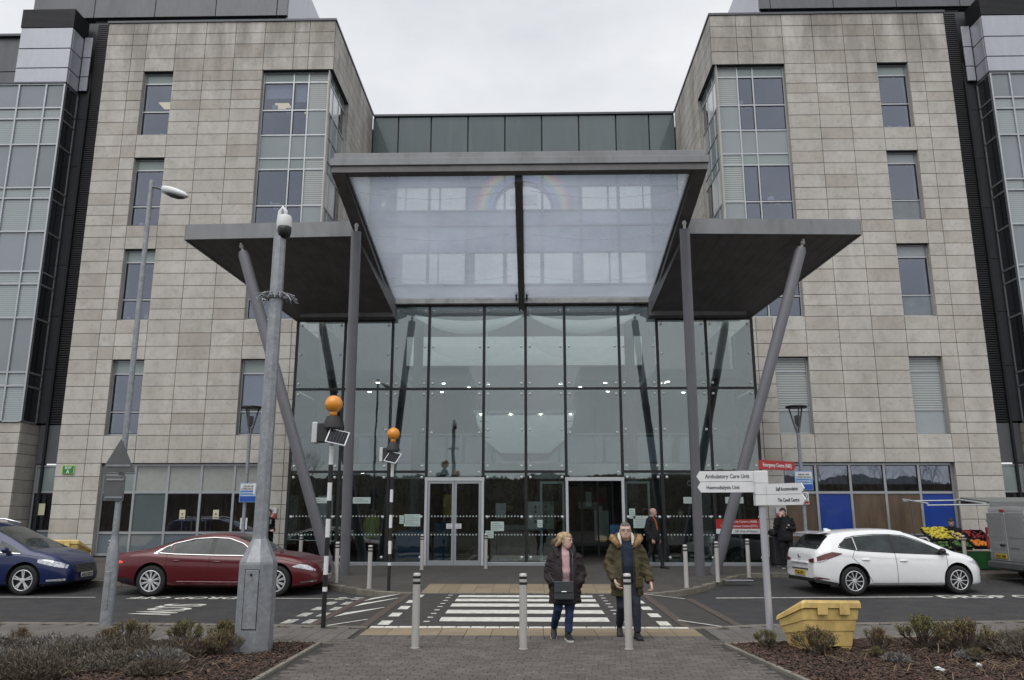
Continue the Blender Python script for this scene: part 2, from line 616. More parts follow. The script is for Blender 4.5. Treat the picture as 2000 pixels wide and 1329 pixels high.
NK = [(-60, 14.6), (-9, 14.0), (-6.3, 13.93), (-4.5, 13.84), (-3.2, 13.68), (-2.6, 13.6), (2.4, 13.6), (3.1, 13.72), (3.8, 13.98), (5.2, 14.2), (8.5, 14.6), (14, 15.4), (60, 24)]
FK = [(-60, 20.9), (-6.2, 20.9), (-5.6, 20.78), (-5.1, 20.42), (-4.6, 19.95), (-4.1, 19.45), (-3.6, 19.05), (-3.1, 18.78), (-2.65, 18.66), (2.45, 18.66), (2.9, 18.8), (3.4, 19.12),
      (3.9, 19.7), (4.5, 20.6), (5.1, 21.6), (5.6, 22.4), (6.1, 22.85), (6.7, 23.0), (60, 23.0)]

r = MB()
ys = [10, 16, 18.9, 20, 21, 22, 23, 26]
for a, b in zip(ys[:-1], ys[1:]):
    r.quad((-90, a, zroad(a)), (90, a, zroad(a)), (90, b, zroad(b)), (-90, b, zroad(b)))
road = tag(r.build('road', K['asphalt']), kind='structure')

# near pavement bed (joint sand shows between the stones), soil beds, far pavement
base = MB()
poly = [(x, y, -.022) for x, y in NK]
base.prism([(p[0], p[1] - .13, -.3) for p in poly] + [(60, -40, -.3), (-60, -40, -.3)], (0, 0, .278))
pave = tag(base.build('pavement', K['bedding'], fix=True), kind='structure')
fp = MB()
fp.prism([(x, y + .12, zpav(y + .12) - .45) for x, y in FK] + [(60, 60, zpav(60) - .45), (-60, 60, zpav(60) - .45)], (0, 0, .45))
fpave = tag(fp.build('pavement', K['pave_far'], fix=True), kind='structure')


def run_along(line, step, x0, x1):
    """points every step along a polyline between two x values"""
    pts = [Vector((x, y)) for x, y in line]
    out, acc = [], 0
    for a, b in zip(pts[:-1], pts[1:]):
        L = (b - a).length
        while acc <= L:
            p = a + (b - a) * acc / L
            if x0 <= p.x <= x1: out.append(p)
            acc += step
        acc -= L
    return out


# kerbs, stone by stone
def kerbs(line, step, x0, x1, width, ztop, zbot, parent, mat, name='kerb_stone', side=1):
    pts = run_along(line, step, x0, x1)
    for a, b in zip(pts[:-1], pts[1:]):
        d = (b - a).normalized()
        nrm = Vector((-d.y, d.x)) * side
        c = (a + b) / 2
        k = MB()
        w, L = width, (b - a).length - .012
        zt = ztop(c.y + nrm.y * w / 2)
        k.cbox(-L / 2, L / 2, 0, w, zbot(c.y) - zt - .1, 0, .012)
        o = k.build(name, mat, parent, loc=(c.x, c.y, zt))
        o.rotation_euler = (0, 0, atan2(d.y, d.x)) if side > 0 else (0, 0, atan2(d.y, d.x))
        if side < 0: o.scale = (1, -1, 1)


kerbs(FK, .62, -13, 16, .14, lambda y: zpav(y) + .004, zroad, fpave, K['kerb'])
kerbs([p for p in NK if p[0] <= -2.6], .7, -11, -2.6, .14, lambda y: .003, lambda y: -.1, pave, K['kerb'], side=-1)
kerbs([p for p in NK if p[0] >= 2.4], .7, 2.4, 12, .14, lambda y: .003, lambda y: -.1, pave, K['kerb'], side=-1)
# long plain kerbs beyond the frame
o = MB().box(-60, -13.2, 20.9, 21.04, -.2, zpav(20.9) + .004).box(16.2, 60, 23.0, 23.14, -.1, zpav(23) + .004)
o.build('kerb_run', K['kerb'], fpave)
# white painted kerb blocks at the crossing
x = -2.6
while x < 2.38:
    k = MB().cbox(-.112, .112, -.065, .065, -.12, 0, .008)
    k.build('kerb_block', K['road_white'], pave, loc=(x + .115, 13.53, .006 + rnd.uniform(-.002, .002)))
    x += .2335

# raised crossing table with its ramps
t = MB()
XL, XR, RW = -2.62, 2.42, 1.05
yk = lambda x: 13.6 if XL - .1 <= x <= XR + .1 else 13.8
for i in range(6):
    a, b = 13.6 + i * 5.06 / 6, 13.6 + (i + 1) * 5.06 / 6
    t.quad((XL, a, ztab(a)), (XR, a, ztab(a)), (XR, b, ztab(b)), (XL, b, ztab(b)))
t.quad((XL - RW, 13.55, -.076), (XL, 13.55, 0), (XL, 18.66, .042), (XL - RW, 19.3, -.074))
t.quad((XR, 13.55, 0), (XR + RW, 13.7, -.076), (XR + RW, 19.3, -.074), (XR, 18.66, .042))
table = t.build('raised_table', K['asphalt_table'], road)
bb = MB()
for (xa, xb, za, zb_) in ((XL - .02, XL - .2, 0, -.015), (XL - RW + .02, XL - RW - .16, -.07, -.076), (XR + .02, XR + .2, 0, -.015), (XR + RW - .02, XR + RW + .16, -.07, -.076)):
    e1 = ztab(18.6) if abs(za) < .01 else 0
    bb.quad((xa, 13.62, za + .006), (xb, 13.66, zb_ + .006), (xb, 18.75, zb_ + .006 + e1), (xa, 18.72, za + .006 + e1))
bb.build('brick_band', K['brick_band'], road)


def flat(name, pts, mat, lift=.005, parent=road, zf=ztab):
    m = MB()
    m.add([(p[0], p[1], zf(p[1]) + lift) for p in pts], [tuple(range(len(pts)))])
    me = m.mesh(name, mat)
    if me.polygons[0].normal.z < 0: me.flip_normals()
    return link(name, me, parent)


for ya, yb in ((14.17, 14.69), (15.2, 15.71), (16.22, 16.72), (17.1, 17.56), (17.86, 18.28)):
    j = lambda: rnd.uniform(-.012, .012)
    flat('zebra_stripe', [(-1.56 + j(), ya + j()), (1.345 + j(), ya + j()), (1.345 + j(), yb + j()), (-1.56 + j(), yb + j())], K['road_white'])
for sx in (-1.76, 1.55):
    for i in range(9):
        y = 14.1 + i * .515
        flat('marker_stud', [(sx - .05, y), (sx + .05, y), (sx + .05, y + .1), (sx - .05, y + .1)], K['road_white'])
for sx in (-2.43, 2.21):
    for i in range(5):
        y = 13.74 + i * 1.02
        flat('give_way_block', [(sx - .095, y), (sx + .095, y), (sx + .095, y + .5), (sx - .095, y + .5)], K['road_white'])
zl = lambda y: -.08
for sx in (-4.27, -3.9):
    for i in range(5):
        y = 14.5 + i * 0.98
        flat('worn_block', [(sx - .1, y), (sx + .1, y), (sx + .1, y + .56), (sx - .1, y + .56)], K['worn_white'], zf=zl)


def on_ramp(x):
    return lambda y: 0


def ramp_mark(pts, left):
    m = MB()
    vs_ = []
    for (x, y) in pts:
        if left: k = min(1, max(0, (XL - x) / RW))
        else: k = min(1, max(0, (x - XR) / RW))
        vs_.append((x, y, ztab(y) * (1 - k) - .076 * k + .012))
    m.add(vs_, [tuple(range(len(vs_)))])
    me = m.mesh('ramp_mark', K['road_white'])
    if me.polygons[0].normal.z < 0: me.flip_normals()
    link('ramp_mark', me, road)


for y in (15.3, 16.95, 18.0):
    ramp_mark([(XL - 1.0, y), (XL - .93, y + .55), (XL - .22, y + .92), (XL - .22, y + .84)], True)
ramp_mark([(XL - 1.02, 13.8), (XL - .98, 13.95), (XL - .2, 14.5), (XL - .2, 14.42)], True)
ramp_mark([(XR + .1, 14.45), (XR + .1, 14.37), (XR + 1.03, 13.8), (XR + 1.03, 13.9)], False)
ramp_mark([(XR + .1, 18.72), (XR + .1, 18.64), (XR + 1.03, 18.6), (XR + 1.03, 18.7)], False)
flat('edge_line', [(3.5, 13.83), (3.95, 14.14), (5.2, 14.36), (5.2, 14.3), (3.97, 14.07), (3.5, 13.76)], K['road_white'], zf=zl)
flat('edge_line', [(-4.6, 13.95), (-4.1, 13.93), (-4.1, 13.86), (-4.6, 13.89)], K['road_white'], zf=zl)
flat('lay_by_line', [(-30, 18.80), (-9.95, 18.80), (-9.95, 18.88), (-30, 18.88)], K['road_white'], zf=zl)
flat('lay_by_line', [(-6.2, 18.66), (-3.75, 18.66), (-3.75, 18.74), (-6.2, 18.74)], K['road_white'], zf=zl)
flat('lay_by_line', [(4.2, 18.92), (9.2, 19.20), (9.2, 19.28), (4.2, 19.0)], K['road_white'], zf=lambda y: zroad(y))


def road_text(body, size, loc, rz, sx, sy, name):
    t_ = text(name, body, size, K['road_white'], road, loc, rot=(0, 0, rz), ext=0.0, bold=.012)
    t_.scale = (sx, sy, 1)
    return t_


road_text('DROP OFF', .62, (-6.6, 18.95, -.072), pi, .85, 1.05, 'drop_off_marking')
road_text('SLOW', .66, (-7.65, 17.5, -.073), -pi / 2, 1.02, 1.85, 'slow_marking')
dr = road_text('DROP OFF', .62, (9.3, 18.98, -.066), radians(4), .85, .7, 'drop_off_marking')
dr.rotation_euler = (0.039, 0, radians(4))
dr.scale = (.95, .95, 1)

# ------------------------------------------------------------------ near paving, stone by stone
def near_edge(x):
    for a, b in zip(NK[:-1], NK[1:]):
        if a[0] <= x <= b[0]: return a[1] + (b[1] - a[1]) * (x - a[0]) / (b[0] - a[0])
    return 14


mesh_paver = MB().cbox(-.097, .097, -.047, .047, -.05, 0, .006).mesh('paver', K['paver'])
mesh_slab = MB().cbox(-.197, .197, -.097, .097, -.05, 0, .006).mesh('paving_slab', K['slab'])
mesh_sq = MB().cbox(-.197, .197, -.197, .197, -.05, 0, .006).mesh('tactile_slab', K['buff'])
mass = MB()
count = 0
row = 0
y = 12.2
xl = lambda y: -2.86 - (11.83 - y) * .03
xr = lambda y: 2.66 + (11.86 - y) * .118
while y > 5.0:
    off = (row % 2) * .1 + (row % 3) * .02
    a, b = (xl(y) + .06, xr(y) - .06) if y < 11.86 else (-3.4, 3.3)
    x = a - (a % .2) + off
    while x < b - .05:
        if x > a + .05:
            z = rnd.uniform(-.0022, .0015)
            if count < 285 and y < 10.65 and y > 9.15 and abs(x) < 2.1:
                link('paver', mesh_paver, pave, (x, y, z))
                count += 1
            else:
                mass.cbox(x - .097, x + .097, y - .047, y + .047, -.05, z, .006)
        x += .2
    y -= .1
    row += 1
tag(mass.build('block_paving', K['paver_mass'], pave), kind='stuff')
# square blocks and tactile slabs in front of the crossing
for i in range(13):
    for j in range(2):
        link('tactile_slab', mesh_sq, pave, (-2.4 + i * .4, 13.24 - j * .4, rnd.uniform(-.001, .002)))
sqs = MB()
for i in range(26):
    for j in range(2):
        sqs.cbox(-2.6 + i * .2 + .003, -2.4 + i * .2 - .003, 12.55 - j * .2 + .003 - .1, 12.55 - j * .2 + .097, -.05, rnd.uniform(-.002, .001), .006)
tag(sqs.build('block_paving', K['paver_mass'], pave), kind='stuff')
n = 0
for xa, xb in ((-8.6, -2.68), (2.86, 8.9)):
    x = xa
    i = 0
    while x < xb:
        ytop = near_edge(x) - .15
        yy = ytop - (.2 if i % 2 else .0)
        lo = 12.05 if x < 0 else (11.9 if x < 3 else 12.0 + (x - 2.6) * .2)
        while yy - .4 > lo - .2 and n < 298:
            o = link('paving_slab', mesh_slab, pave, (x, yy - .2, rnd.uniform(-.002, .002)))
            o.rotation_euler = (0, 0, pi / 2)
            yy -= .4
            n += 1
        x += .2
        i += 1
for i in range(12):
    for j in range(4):
        xx, yy = -2.28 + i * .4, 18.98 + j * .4
        o = link('tactile_slab', mesh_sq, fpave, (xx, yy, zpav(yy) + .006))
        o.rotation_euler = (math.atan(.035), 0, 0)

# soil beds with concrete edging
BL = [(-9.6, 12.3), (-2.98, 11.86), (-3.02, 9.3), (-3.05, 4.5), (-9.6, 4.5)]
BR = [(2.72, 11.86), (3.6, 12.12), (5.6, 12.55), (7.6, 12.98), (9.9, 13.4), (9.9, 4.5), (3.55, 4.5), (3.02, 9.3)]
K['edging'] = M('edging_concrete', (.20, .185, .155), .85, var=.2, scale=4, bump=.4, objrand=.1, dirt=(.09, .085, .06), dirt_scale=3, dirt_amt=.6)


def bed(poly, closed_edges):
    b = MB()
    xs = [p[0] for p in poly]
    ys_ = [p[1] for p in poly]

    def inside(x, y):
        c = False
        for i in range(len(poly)):
            (x1, y1), (x2, y2) = poly[i - 1], poly[i]
            if (y1 > y) != (y2 > y) and x < (x2 - x1) * (y - y1) / (y2 - y1) + x1: c = not c
        return c
    b.add([(p[0], p[1], .0) for p in poly], [tuple(range(len(poly)))])
    me = b.mesh('bed_soil', K['soil'])
    if me.polygons[0].normal.z < 0: me.flip_normals()
    o = link('planting_bed', me)
    tag(o, kind='structure')
    for i in closed_edges:
        p, q = Vector(poly[i]), Vector(poly[(i + 1) % len(poly)])
        L = (q - p).length
        k = max(1, round(L / .9))
        for j in range(k):
            a, c = p + (q - p) * j / k, p + (q - p) * (j + 1) / k
            m_ = (a + c) / 2
            d = (c - a)
            eb = MB().cbox(-d.length / 2 + .006, d.length / 2 - .006, -.03, .03, -.1, .022, .008)
            e_ = eb.build('edging_stone', K['edging'], o, loc=(m_.x, m_.y, 0))
            e_.rotation_euler = (0, 0, atan2(d.y, d.x))
    return o, inside


bedL, inL = bed(BL, (0, 1, 2))
bedR, inR = bed(BR, (0, 1, 2, 3, 6, 7))
# ================================================================== STONE WINGS
X0 = -.24
ZR = [20.57, 20.09, 19.61, 19.02, 18.48, 18.05, 17.66, 17.25, 16.86, 16.35, 15.83, 15.37, 14.89, 14.42, 13.96, 13.46, 13.0, 12.6, 12.19, 11.74, 11.28, 10.82, 10.34, 9.87, 9.4, 9.0, 8.6,
      8.11, 7.63, 7.15, 6.66, 6.19, 5.71, 5.23, 4.85, 4.46, 3.97, 3.5, 3.05, 2.56, 2.1, 1.62, 1.15, .77, .38]
UC = [7.24, 8.23, 8.81, 9.97, 11.12, 12.28, 13.44, 14.59, 15.15, 16.16]
YF = 27.5
_pm = {}


def panel_mesh(w, h, d=.05):
    k = (round(w, 3), round(h, 3))
    if k not in _pm:
        m = MB()
        a, b, c = w / 2 - .0085, h / 2 - .0085, .005
        m.add([(-a, d, -b), (a, d, -b), (a, d, b), (-a, d, b), (-a, c, -b), (a, c, -b), (a, c, b), (-a, c, b),
               (-a + c, 0, -b + c), (a - c, 0, -b + c), (a - c, 0, b - c), (-a + c, 0, b - c)],
              [(8, 9, 10, 11), (4, 5, 9, 8), (5, 6, 10, 9), (6, 7, 11, 10), (7, 4, 8, 11), (0, 1, 5, 4), (1, 2, 6, 5), (2, 3, 7, 6), (3, 0, 4, 7)])
        _pm[k] = m.mesh('stone_panel', K['stone'])
    return _pm[k]


def pane(name, x0, x1, z0, z1, y, mat, parent):
    m = MB().box(x0, x1, y, y + .012, z0, z1)
    return m.build(name, mat, parent)


def make_window(parent, xs, zs, kinds, y=27.72, reveal=True, room=True, depth=3.0, sill=True, fw=.046, lamps=(), widen=True):
    """one window: frame bars, a pane per light, stone reveals and the room behind"""
    f = MB()
    x0, x1, z1, z0 = xs[0], xs[-1], zs[0], zs[-1]
    hw = fw / 2
    for i, x in enumerate(xs):
        c = min(max(x, x0 + hw), x1 - hw)
        f.box(c - hw, c + hw, y - .035, y + .05, z0, z1)
    for z in zs:
        c = min(max(z, z0 + hw), z1 - hw)
        for a, b in zip(xs[:-1], xs[1:]):
            f.box(a + (fw if a == x0 else hw), b - (fw if b == x1 else hw), y - .03, y + .045, c - hw, c + hw)
    w = f.build('window', K['alu'], parent)
    g_ = MB()          # black gaskets just inside each light
    for i, (a, b) in enumerate(zip(xs[:-1], xs[1:])):
        for j, (t, bt) in enumerate(zip(zs[:-1], zs[1:])):
            k = kinds[j][i] if isinstance(kinds[j], (list, tuple)) else kinds[j]
            xa, xb = a + (fw if a == x0 else hw), b - (fw if b == x1 else hw)
            za, zb_ = bt + (fw if bt == z0 else hw), t - (fw if t == z1 else hw)
            if k in ('clear',):
                for (p, q, r_, s_) in ((xa, xa + .025, za, zb_), (xb - .025, xb, za, zb_), (xa + .025, xb - .025, za, za + .025), (xa + .025, xb - .025, zb_ - .025, zb_)):
                    g_.box(p, q, y - .02, y + .03, r_, s_)
            pane('pane', xa, xb, za, zb_, y, K[k], w)
    if g_.v: tag(g_.build('gasket', K['black'], w), kind='stuff')
    if reveal:
        rv = MB()
        rv.box(x0 - .05, x0 - .002, YF + .05, y + .04, z0, z1)
        rv.box(x1 + .002, x1 + .05, YF + .05, y + .04, z0, z1)
        rv.build('reveal', K['stone'], w)
        hd = MB()
        hd.box(x0 - .05, x1 + .05, YF + .052, y + .04, z1 + .002, z1 + .05)
        hd.build('head_flashing', K['dark'], w)
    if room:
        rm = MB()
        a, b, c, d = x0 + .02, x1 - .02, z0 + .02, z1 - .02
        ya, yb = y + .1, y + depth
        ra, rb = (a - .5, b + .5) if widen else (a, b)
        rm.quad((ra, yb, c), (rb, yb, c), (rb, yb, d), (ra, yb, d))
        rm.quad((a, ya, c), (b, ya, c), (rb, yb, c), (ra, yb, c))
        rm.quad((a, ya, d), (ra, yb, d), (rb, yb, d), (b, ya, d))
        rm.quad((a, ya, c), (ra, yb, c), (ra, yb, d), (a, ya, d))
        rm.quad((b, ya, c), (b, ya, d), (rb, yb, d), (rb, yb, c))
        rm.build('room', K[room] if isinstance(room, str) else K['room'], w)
    for (lx, ly, lz, lw, ld) in lamps:
        MB().box(lx, lx + lw, ly, ly + ld, lz, lz + .03).build('ceiling_light', K['lamp'], w)
    return w


# things on sills and blinds that differ from window to window
def sill_things(w, x0, x1, z, y=27.86, seed=0):
    r_ = random.Random(seed)
    m = MB()
    for i in range(r_.randint(2, 4)):
        x = r_.uniform(x0 + .1, x1 - .25)
        h = r_.uniform(.08, .28)
        ww = r_.uniform(.08, .22)
        m.box(x, x + ww, y + i * .13, y + i * .13 + .1, z, z + h)
    m.build('sill_clutter', K['white_wall'], w)


WING = {}


def stone_wing(s, label):
    root = empty('stone_wing', (0, 0, 0), 0, label, 'building wing')
    X = lambda u: X0 + s * u
    span = lambda a, b: sorted((X(a), X(b)))
    holes = []        # (u0, u1, ztop, zbottom)
    for zt, zb_ in ((18.48, 15.83), (14.89, 12.19), (11.28, 8.6), (7.15, 4.46)):
        holes.append((13.44, 14.59, zt, zb_))
    holes += [(7.24, 9.97, 18.48, 8.6), (8.81, 9.97, 7.15, 4.46), (8.81, 14.59, 3.5, .38)]
    back = MB()
    for i in range(len(ZR) - 1):
        for j in range(len(UC) - 1):
            u0, u1, zt, zb_ = UC[j], UC[j + 1], ZR[i], ZR[i + 1]
            if any(h[0] - .01 <= u0 and u1 <= h[1] + .01 and zt <= h[2] + .01 and zb_ >= h[3] - .01 for h in holes): continue
            xa, xb = span(u0, u1)
            back.quad((xa, YF + .052, zb_), (xb, YF + .052, zb_), (xb, YF + .052, zt), (xa, YF + .052, zt))
            link('stone_panel', panel_mesh(u1 - u0, zt - zb_), root, ((xa + xb) / 2, YF + rnd.uniform(-.003, .004), (zt + zb_) / 2))
    back.build('backing_wall', K['joint'], root)
    # inner return wall, plinth, coping
    side = MB()
    ycols = [27.5, 28.2, 29.1, 30.2, 31.4, 32.6, 33.8, 35.05]
    sb = MB()
    for i in range(len(ZR) - 1):
        zt, zb_ = ZR[i], ZR[i + 1]
        for a, b in zip(ycols[:-1], ycols[1:]):
            if zt <= 18.49 and zb_ >= 8.59 and b <= 30.21: continue
            a2 = a + (.055 if a == 27.5 else 0)
            y0, y1, z0, z1 = a2 + .007, b - .007, zb_ + .007, zt - .007
            xa, xb = X(7.24), X(7.29)
            c = .006 * s
            side.add([(xb, y0, z0), (xb, y1, z0), (xb, y1, z1), (xb, y0, z1), (xa + c, y0, z0), (xa + c, y1, z0), (xa + c, y1, z1), (xa + c, y0, z1),
                      (xa, y0 + .006, z0 + .006), (xa, y1 - .006, z0 + .006), (xa, y1 - .006, z1 - .006), (xa, y0 + .006, z1 - .006)],
                     [(8, 9, 10, 11), (4, 5, 9, 8), (5, 6, 10, 9), (6, 7, 11, 10), (7, 4, 8, 11), (0, 1, 5, 4), (1, 2, 6, 5), (2, 3, 7, 6), (3, 0, 4, 7)])
            sb.quad((X(7.292), a, zb_), (X(7.292), b, zb_), (X(7.292), b, zt), (X(7.292), a, zt))
    sm = side.build('stone_cladding', K['stone_side'], root, fix=True)
    tag(sm, kind='stuff')
    sb.build('backing_wall', K['joint'], root)
    pl = MB()
    xa, xb = span(7.26, 16.14)
    pl.box(xa, xb, YF + .03, YF + .2, -.2, .375)
    pl.build('plinth', K['dark'], root)
    cp = MB()
    xa, xb = span(7.2, 16.2)
    cp.box(xa, xb, YF - .04, YF + .6, 20.572, 20.66)
    xa, xb = span(7.2, 7.8)
    cp.box(xa, xb, YF + .6, 35.1, 20.572, 20.66)
    cp.build('coping', K['coping'], root)
    body = MB()
    xa, xb = span(7.5, 16.1)
    body.quad((xa, 28.2, 20.5), (xb, 28.2, 20.5), (xb, 44, 20.5), (xa, 44, 20.5))
    xo = X(16.12)
    body.quad((xo, 27.6, -.2), (xo, 44, -.2), (xo, 44, 20.5), (xo, 27.6, 20.5))
    body.quad((xa, 44, -.2), (xb, 44, -.2), (xb, 44, 20.5), (xa, 44, 20.5))
    body.build('roof', K['recess'], root)
    # windows of the outer column
    for k, (zt, zm, zl_, zb_) in enumerate(((18.48, 18.04, 16.86, 15.85), (14.89, 14.45, 13.0, 12.21), (11.28, 10.82, 9.4, 8.62), (7.15, 6.66, 5.3, 4.48))):
        xs = span(13.44, 14.59)
        kinds = ['frost_green', 'clear', 'clear']
        if s > 0 and k == 3: kinds = ['blind', 'blind', 'frost']
        if s > 0 and k in (1, 2): kinds = ['frost', 'clear', 'frost_clear']
        lamps = ()
        if s < 0 and k == 0: lamps = ((xs[0] + .15, 28.6, 17.75, .55, .5),)
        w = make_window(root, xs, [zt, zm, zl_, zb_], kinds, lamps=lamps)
        if s < 0 or k in (0, 1): sill_things(w, xs[0], xs[1], zb_ + .05, seed=k + (5 if s > 0 else 0))
        bl = MB()          # part-drawn curtain beside the outer jamb
        xe = xs[0] if s < 0 else xs[1] - .16
        bl.box(xe + .05, xe + .11, 27.82, 27.86, zb_ + .08, zm - .02)
        bl.build('curtain', K['blind_or_sheen'], w)
    # first floor window next to the hall
    xs = span(8.81, 9.97)
    w = make_window(root, xs, [7.15, 6.66, 5.3, 4.48], ['frost_green', 'clear', 'clear'] if s < 0 else ['blind', 'blind', 'frost'])
    if s < 0: MB().box(xs[0] + .08, xs[1] - .05, 27.82, 27.84, 5.42, 6.62).build('blind_or_reflection', K['blind_or_sheen'], w)
    # corner window, front and return
    zs = [18.48, 18.05, 16.88, 15.85, 14.9, 14.45, 13.0, 12.2, 11.28, 10.84, 9.4, 8.62]
    us = [7.42, 8.2, 8.78, 9.97]
    kin = ['blind', 'frost_green', 'frost_green'], ['blind', 'clear', 'clear'], ['frost', 'clear', 'clear'], ['frost', 'frost', 'frost'], \
        ['blind', 'frost_green', 'frost_green'], ['blind', 'clear', 'clear'], ['frost', 'clear', 'clear'], ['frost', 'frost', 'frost'], \
        ['blind', 'frost_green', 'frost_green'], ['blind', 'clear', 'clear'], ['frost', 'clear', 'clear']
    if s < 0: kk = [row[::-1] for row in kin]
    else: kk = kin
    xs = sorted(X(u) for u in us)
    lamps = ((X(9.75) if s < 0 else X(9.2), 28.5, 17.6, .55, .45), (X(8.75) if s < 0 else X(8.5), 29.1, 17.55, .2, .3)) if s < 0 else ()
    if s < 0: lamps += ((X(9.3), 28.3, 15.98, .26, .35),)
    w = make_window(root, xs, zs, kk, lamps=lamps, fw=.052, widen=False)
    if s < 0:
        MB().box(X(9.88), X(8.85), 27.84, 27.86, 17.45, 18.0).build('blind_or_reflection', K['white_wall'], w)
        MB().box(X(8.72), X(8.28), 27.84, 27.86, 17.3, 18.0).build('blind_or_reflection', K['white_wall'], w)
    sill_things(w, xs[0] + .4 if s < 0 else xs[2], xs[1] if s < 0 else xs[3], 13.06, seed=11 + s)
    sill_things(w, xs[1] if s > 0 else xs[0], xs[2] if s > 0 else xs[1], 16.93, seed=14 + s)
    fr = MB()
    xg = X(7.42)
    yb_ = [27.77, 28.35, 29.2, 30.16]
    for y in yb_: fr.box(xg - .03, xg + .03, y - .03, y + .03, 8.62, 18.48)
    for z in zs:
        for a, b in zip(yb_[:-1], yb_[1:]): fr.box(xg - .028, xg + .028, a + .03, b - .03, z - .03, z + .03)
    ws = fr.build('window', K['alu'], root)
    kside = ['frost_green', 'bright', 'frost', 'frost', 'frost_green', 'bright', 'frost', 'frost', 'frost', 'bright', 'frost']
    for j, (zt, zb_) in enumerate(zip(zs[:-1], zs[1:])):
        for i, (a, b) in enumerate(zip(yb_[:-1], yb_[1:])):
            k = kside[j]
            if k == 'bright': k = 'side_mirror'
            m = MB().box(xg - .006, xg + .006, a + .03, b - .03, zb_ + .03, zt - .03)
            m.build('pane', K['side_white'] if k == 'side_mirror' and i < 2 else K[k], ws)
    hd = MB()
    xa, xb = sorted((X(7.245), X(7.46)))
    hd.box(xa, xb, YF + .056, 30.2, 18.482, 18.53)
    hd.build('head_flashing', K['dark'], ws)
    jm = MB().box(*span(7.295, 7.46), 30.19, 30.24, 8.6, 18.48)
    jm.build('reveal', K['stone'], ws)
    # ground floor strip of five bays
    us = [8.81, 9.97, 11.12, 12.28, 13.44, 14.59]
    if s < 0:
        kinds = [['blind_or_sheen', 'blind_or_sheen', 'blind_or_sheen', 'blind_or_sheen', 'frost_green'], ['clear', 'clear', 'clear', 'tower_lite', 'clear'], ['blue_grey_film'] * 5]
        kinds = [row[::-1] for row in kinds]
        zs = [3.5, 2.52, 1.16, .4]
    else:
        kinds = [['clear'] * 5, ['brown_film', 'blue_film', 'brown_film', 'brown_film', 'blue_film'], ['brown_film', 'brown_film', 'black', 'brown_film', 'brown_film']]
        zs = [3.5, 2.5, 1.1, .4]
    xs = sorted(X(u) for u in us)
    lamps = () if s < 0 else ((X(9.2), 28.6, 3.0, .5, .12), (X(10.2), 28.7, 3.2, .6, .14), (X(11.4), 29.3, 3.2, .55, .14), (X(12.6), 29.5, 3.2, .6, .14))
    w = make_window(root, xs, zs, kinds, room='room_brown', lamps=lamps, fw=.08, depth=1.7 if s < 0 else 3.0)
    if s < 0:
        d = MB()
        for dx in (X(11.9), X(11.4)):       # pale desks in the dark room
            d.box(dx, dx + .42, 28.1, 28.6, 1.55, 1.585)
            for q in (.03, .37): d.box(dx + q, dx + q + .025, 28.12, 28.15, 1.2, 1.55)
            for q in (.03, .37): d.box(dx + q, dx + q + .025, 28.55, 28.58, 1.2, 1.55)
        d.build('desk', K['white_wall'], w)
        for dx in (X(11.78), X(10.62)):
            pp = MB().box(dx, dx + .2, 27.69, 27.7, 1.62, 1.93)
            pp.build('paper_notice', K['notice'], w)
            MB().box(dx + .03, dx + .17, 27.684, 27.689, 1.65, 1.69).box(dx + .07, dx + .13, 27.684, 27.689, 1.75, 1.82).build('print', K['column'], w)
        MB().box(X(9.66), X(9.42), 27.69, 27.7, 1.28, 1.66).build('paper_notice', K['white_wall'], w)
        MB().box(X(9.95), X(8.85), 29.0, 29.02, 1.2, 2.4).build('yellow_wall', M('yellow_wall', (.30, .22, .06), .8, var=.3), w)
        v = MB()
        v.lathe([(.03, 0), (.05, .05), (.035, .12), (.06, .19)], (X(14.1), 27.95, 1.2), 8)
        v.ball((X(14.1) - .05, 27.95, 1.42), .05)
        v.ball((X(14.1) + .06, 27.95, 1.4), .05)
        v.build('vase', K['white_wall'], w)
    if s > 0:
        for a_, b_ in zip(us[:-1], us[1:]): MB().box(*sorted((X(a_ + .05), X(b_ - .05))), 27.8, 27.82, 2.78, 3.46).build('blind_or_reflection', K['blind_or_sheen'], w)  # pale sheets added behind the upper panes to imitate a grey sky reflection
    WING[s] = root
    return root


K['stone_side'] = stone_mat('stone_side')
# joined cladding takes its tone per stone
_nt = K['stone_side'].node_tree
_geo = _nt.nodes.new('ShaderNodeNewGeometry')
for lk in list(_nt.links):
    if lk.from_node.type == 'OBJECT_INFO' and lk.from_socket.name == 'Random':
        to = lk.to_socket
        _nt.links.remove(lk)
        _nt.links.new(_geo.outputs['Random Per Island'], to)
K['side_mirror'] = glass('corner_glass', (.6, .66, .68), .42, .02, .03)
K['side_white'] = M('white_blind_side', (.60, .62, .62), .3, var=.06, coat=.6)
K['frost_clear'] = M('half_frosted_glass', (.15, .18, .20), .1, var=.2, coat=1, scale=2)
K['tower_lite'] = M('green_grey_glass', (.105, .135, .14), .1, var=.1, coat=1, scale=1)
K['notice'] = M('cream_paper', (.62, .60, .42), .7, var=.05)

stone_wing(-1, 'stone clad wing left of the glass entrance, with brown and green ground floor offices')
stone_wing(1, 'stone clad wing right of the glass entrance, with blue and brown ground floor windows')

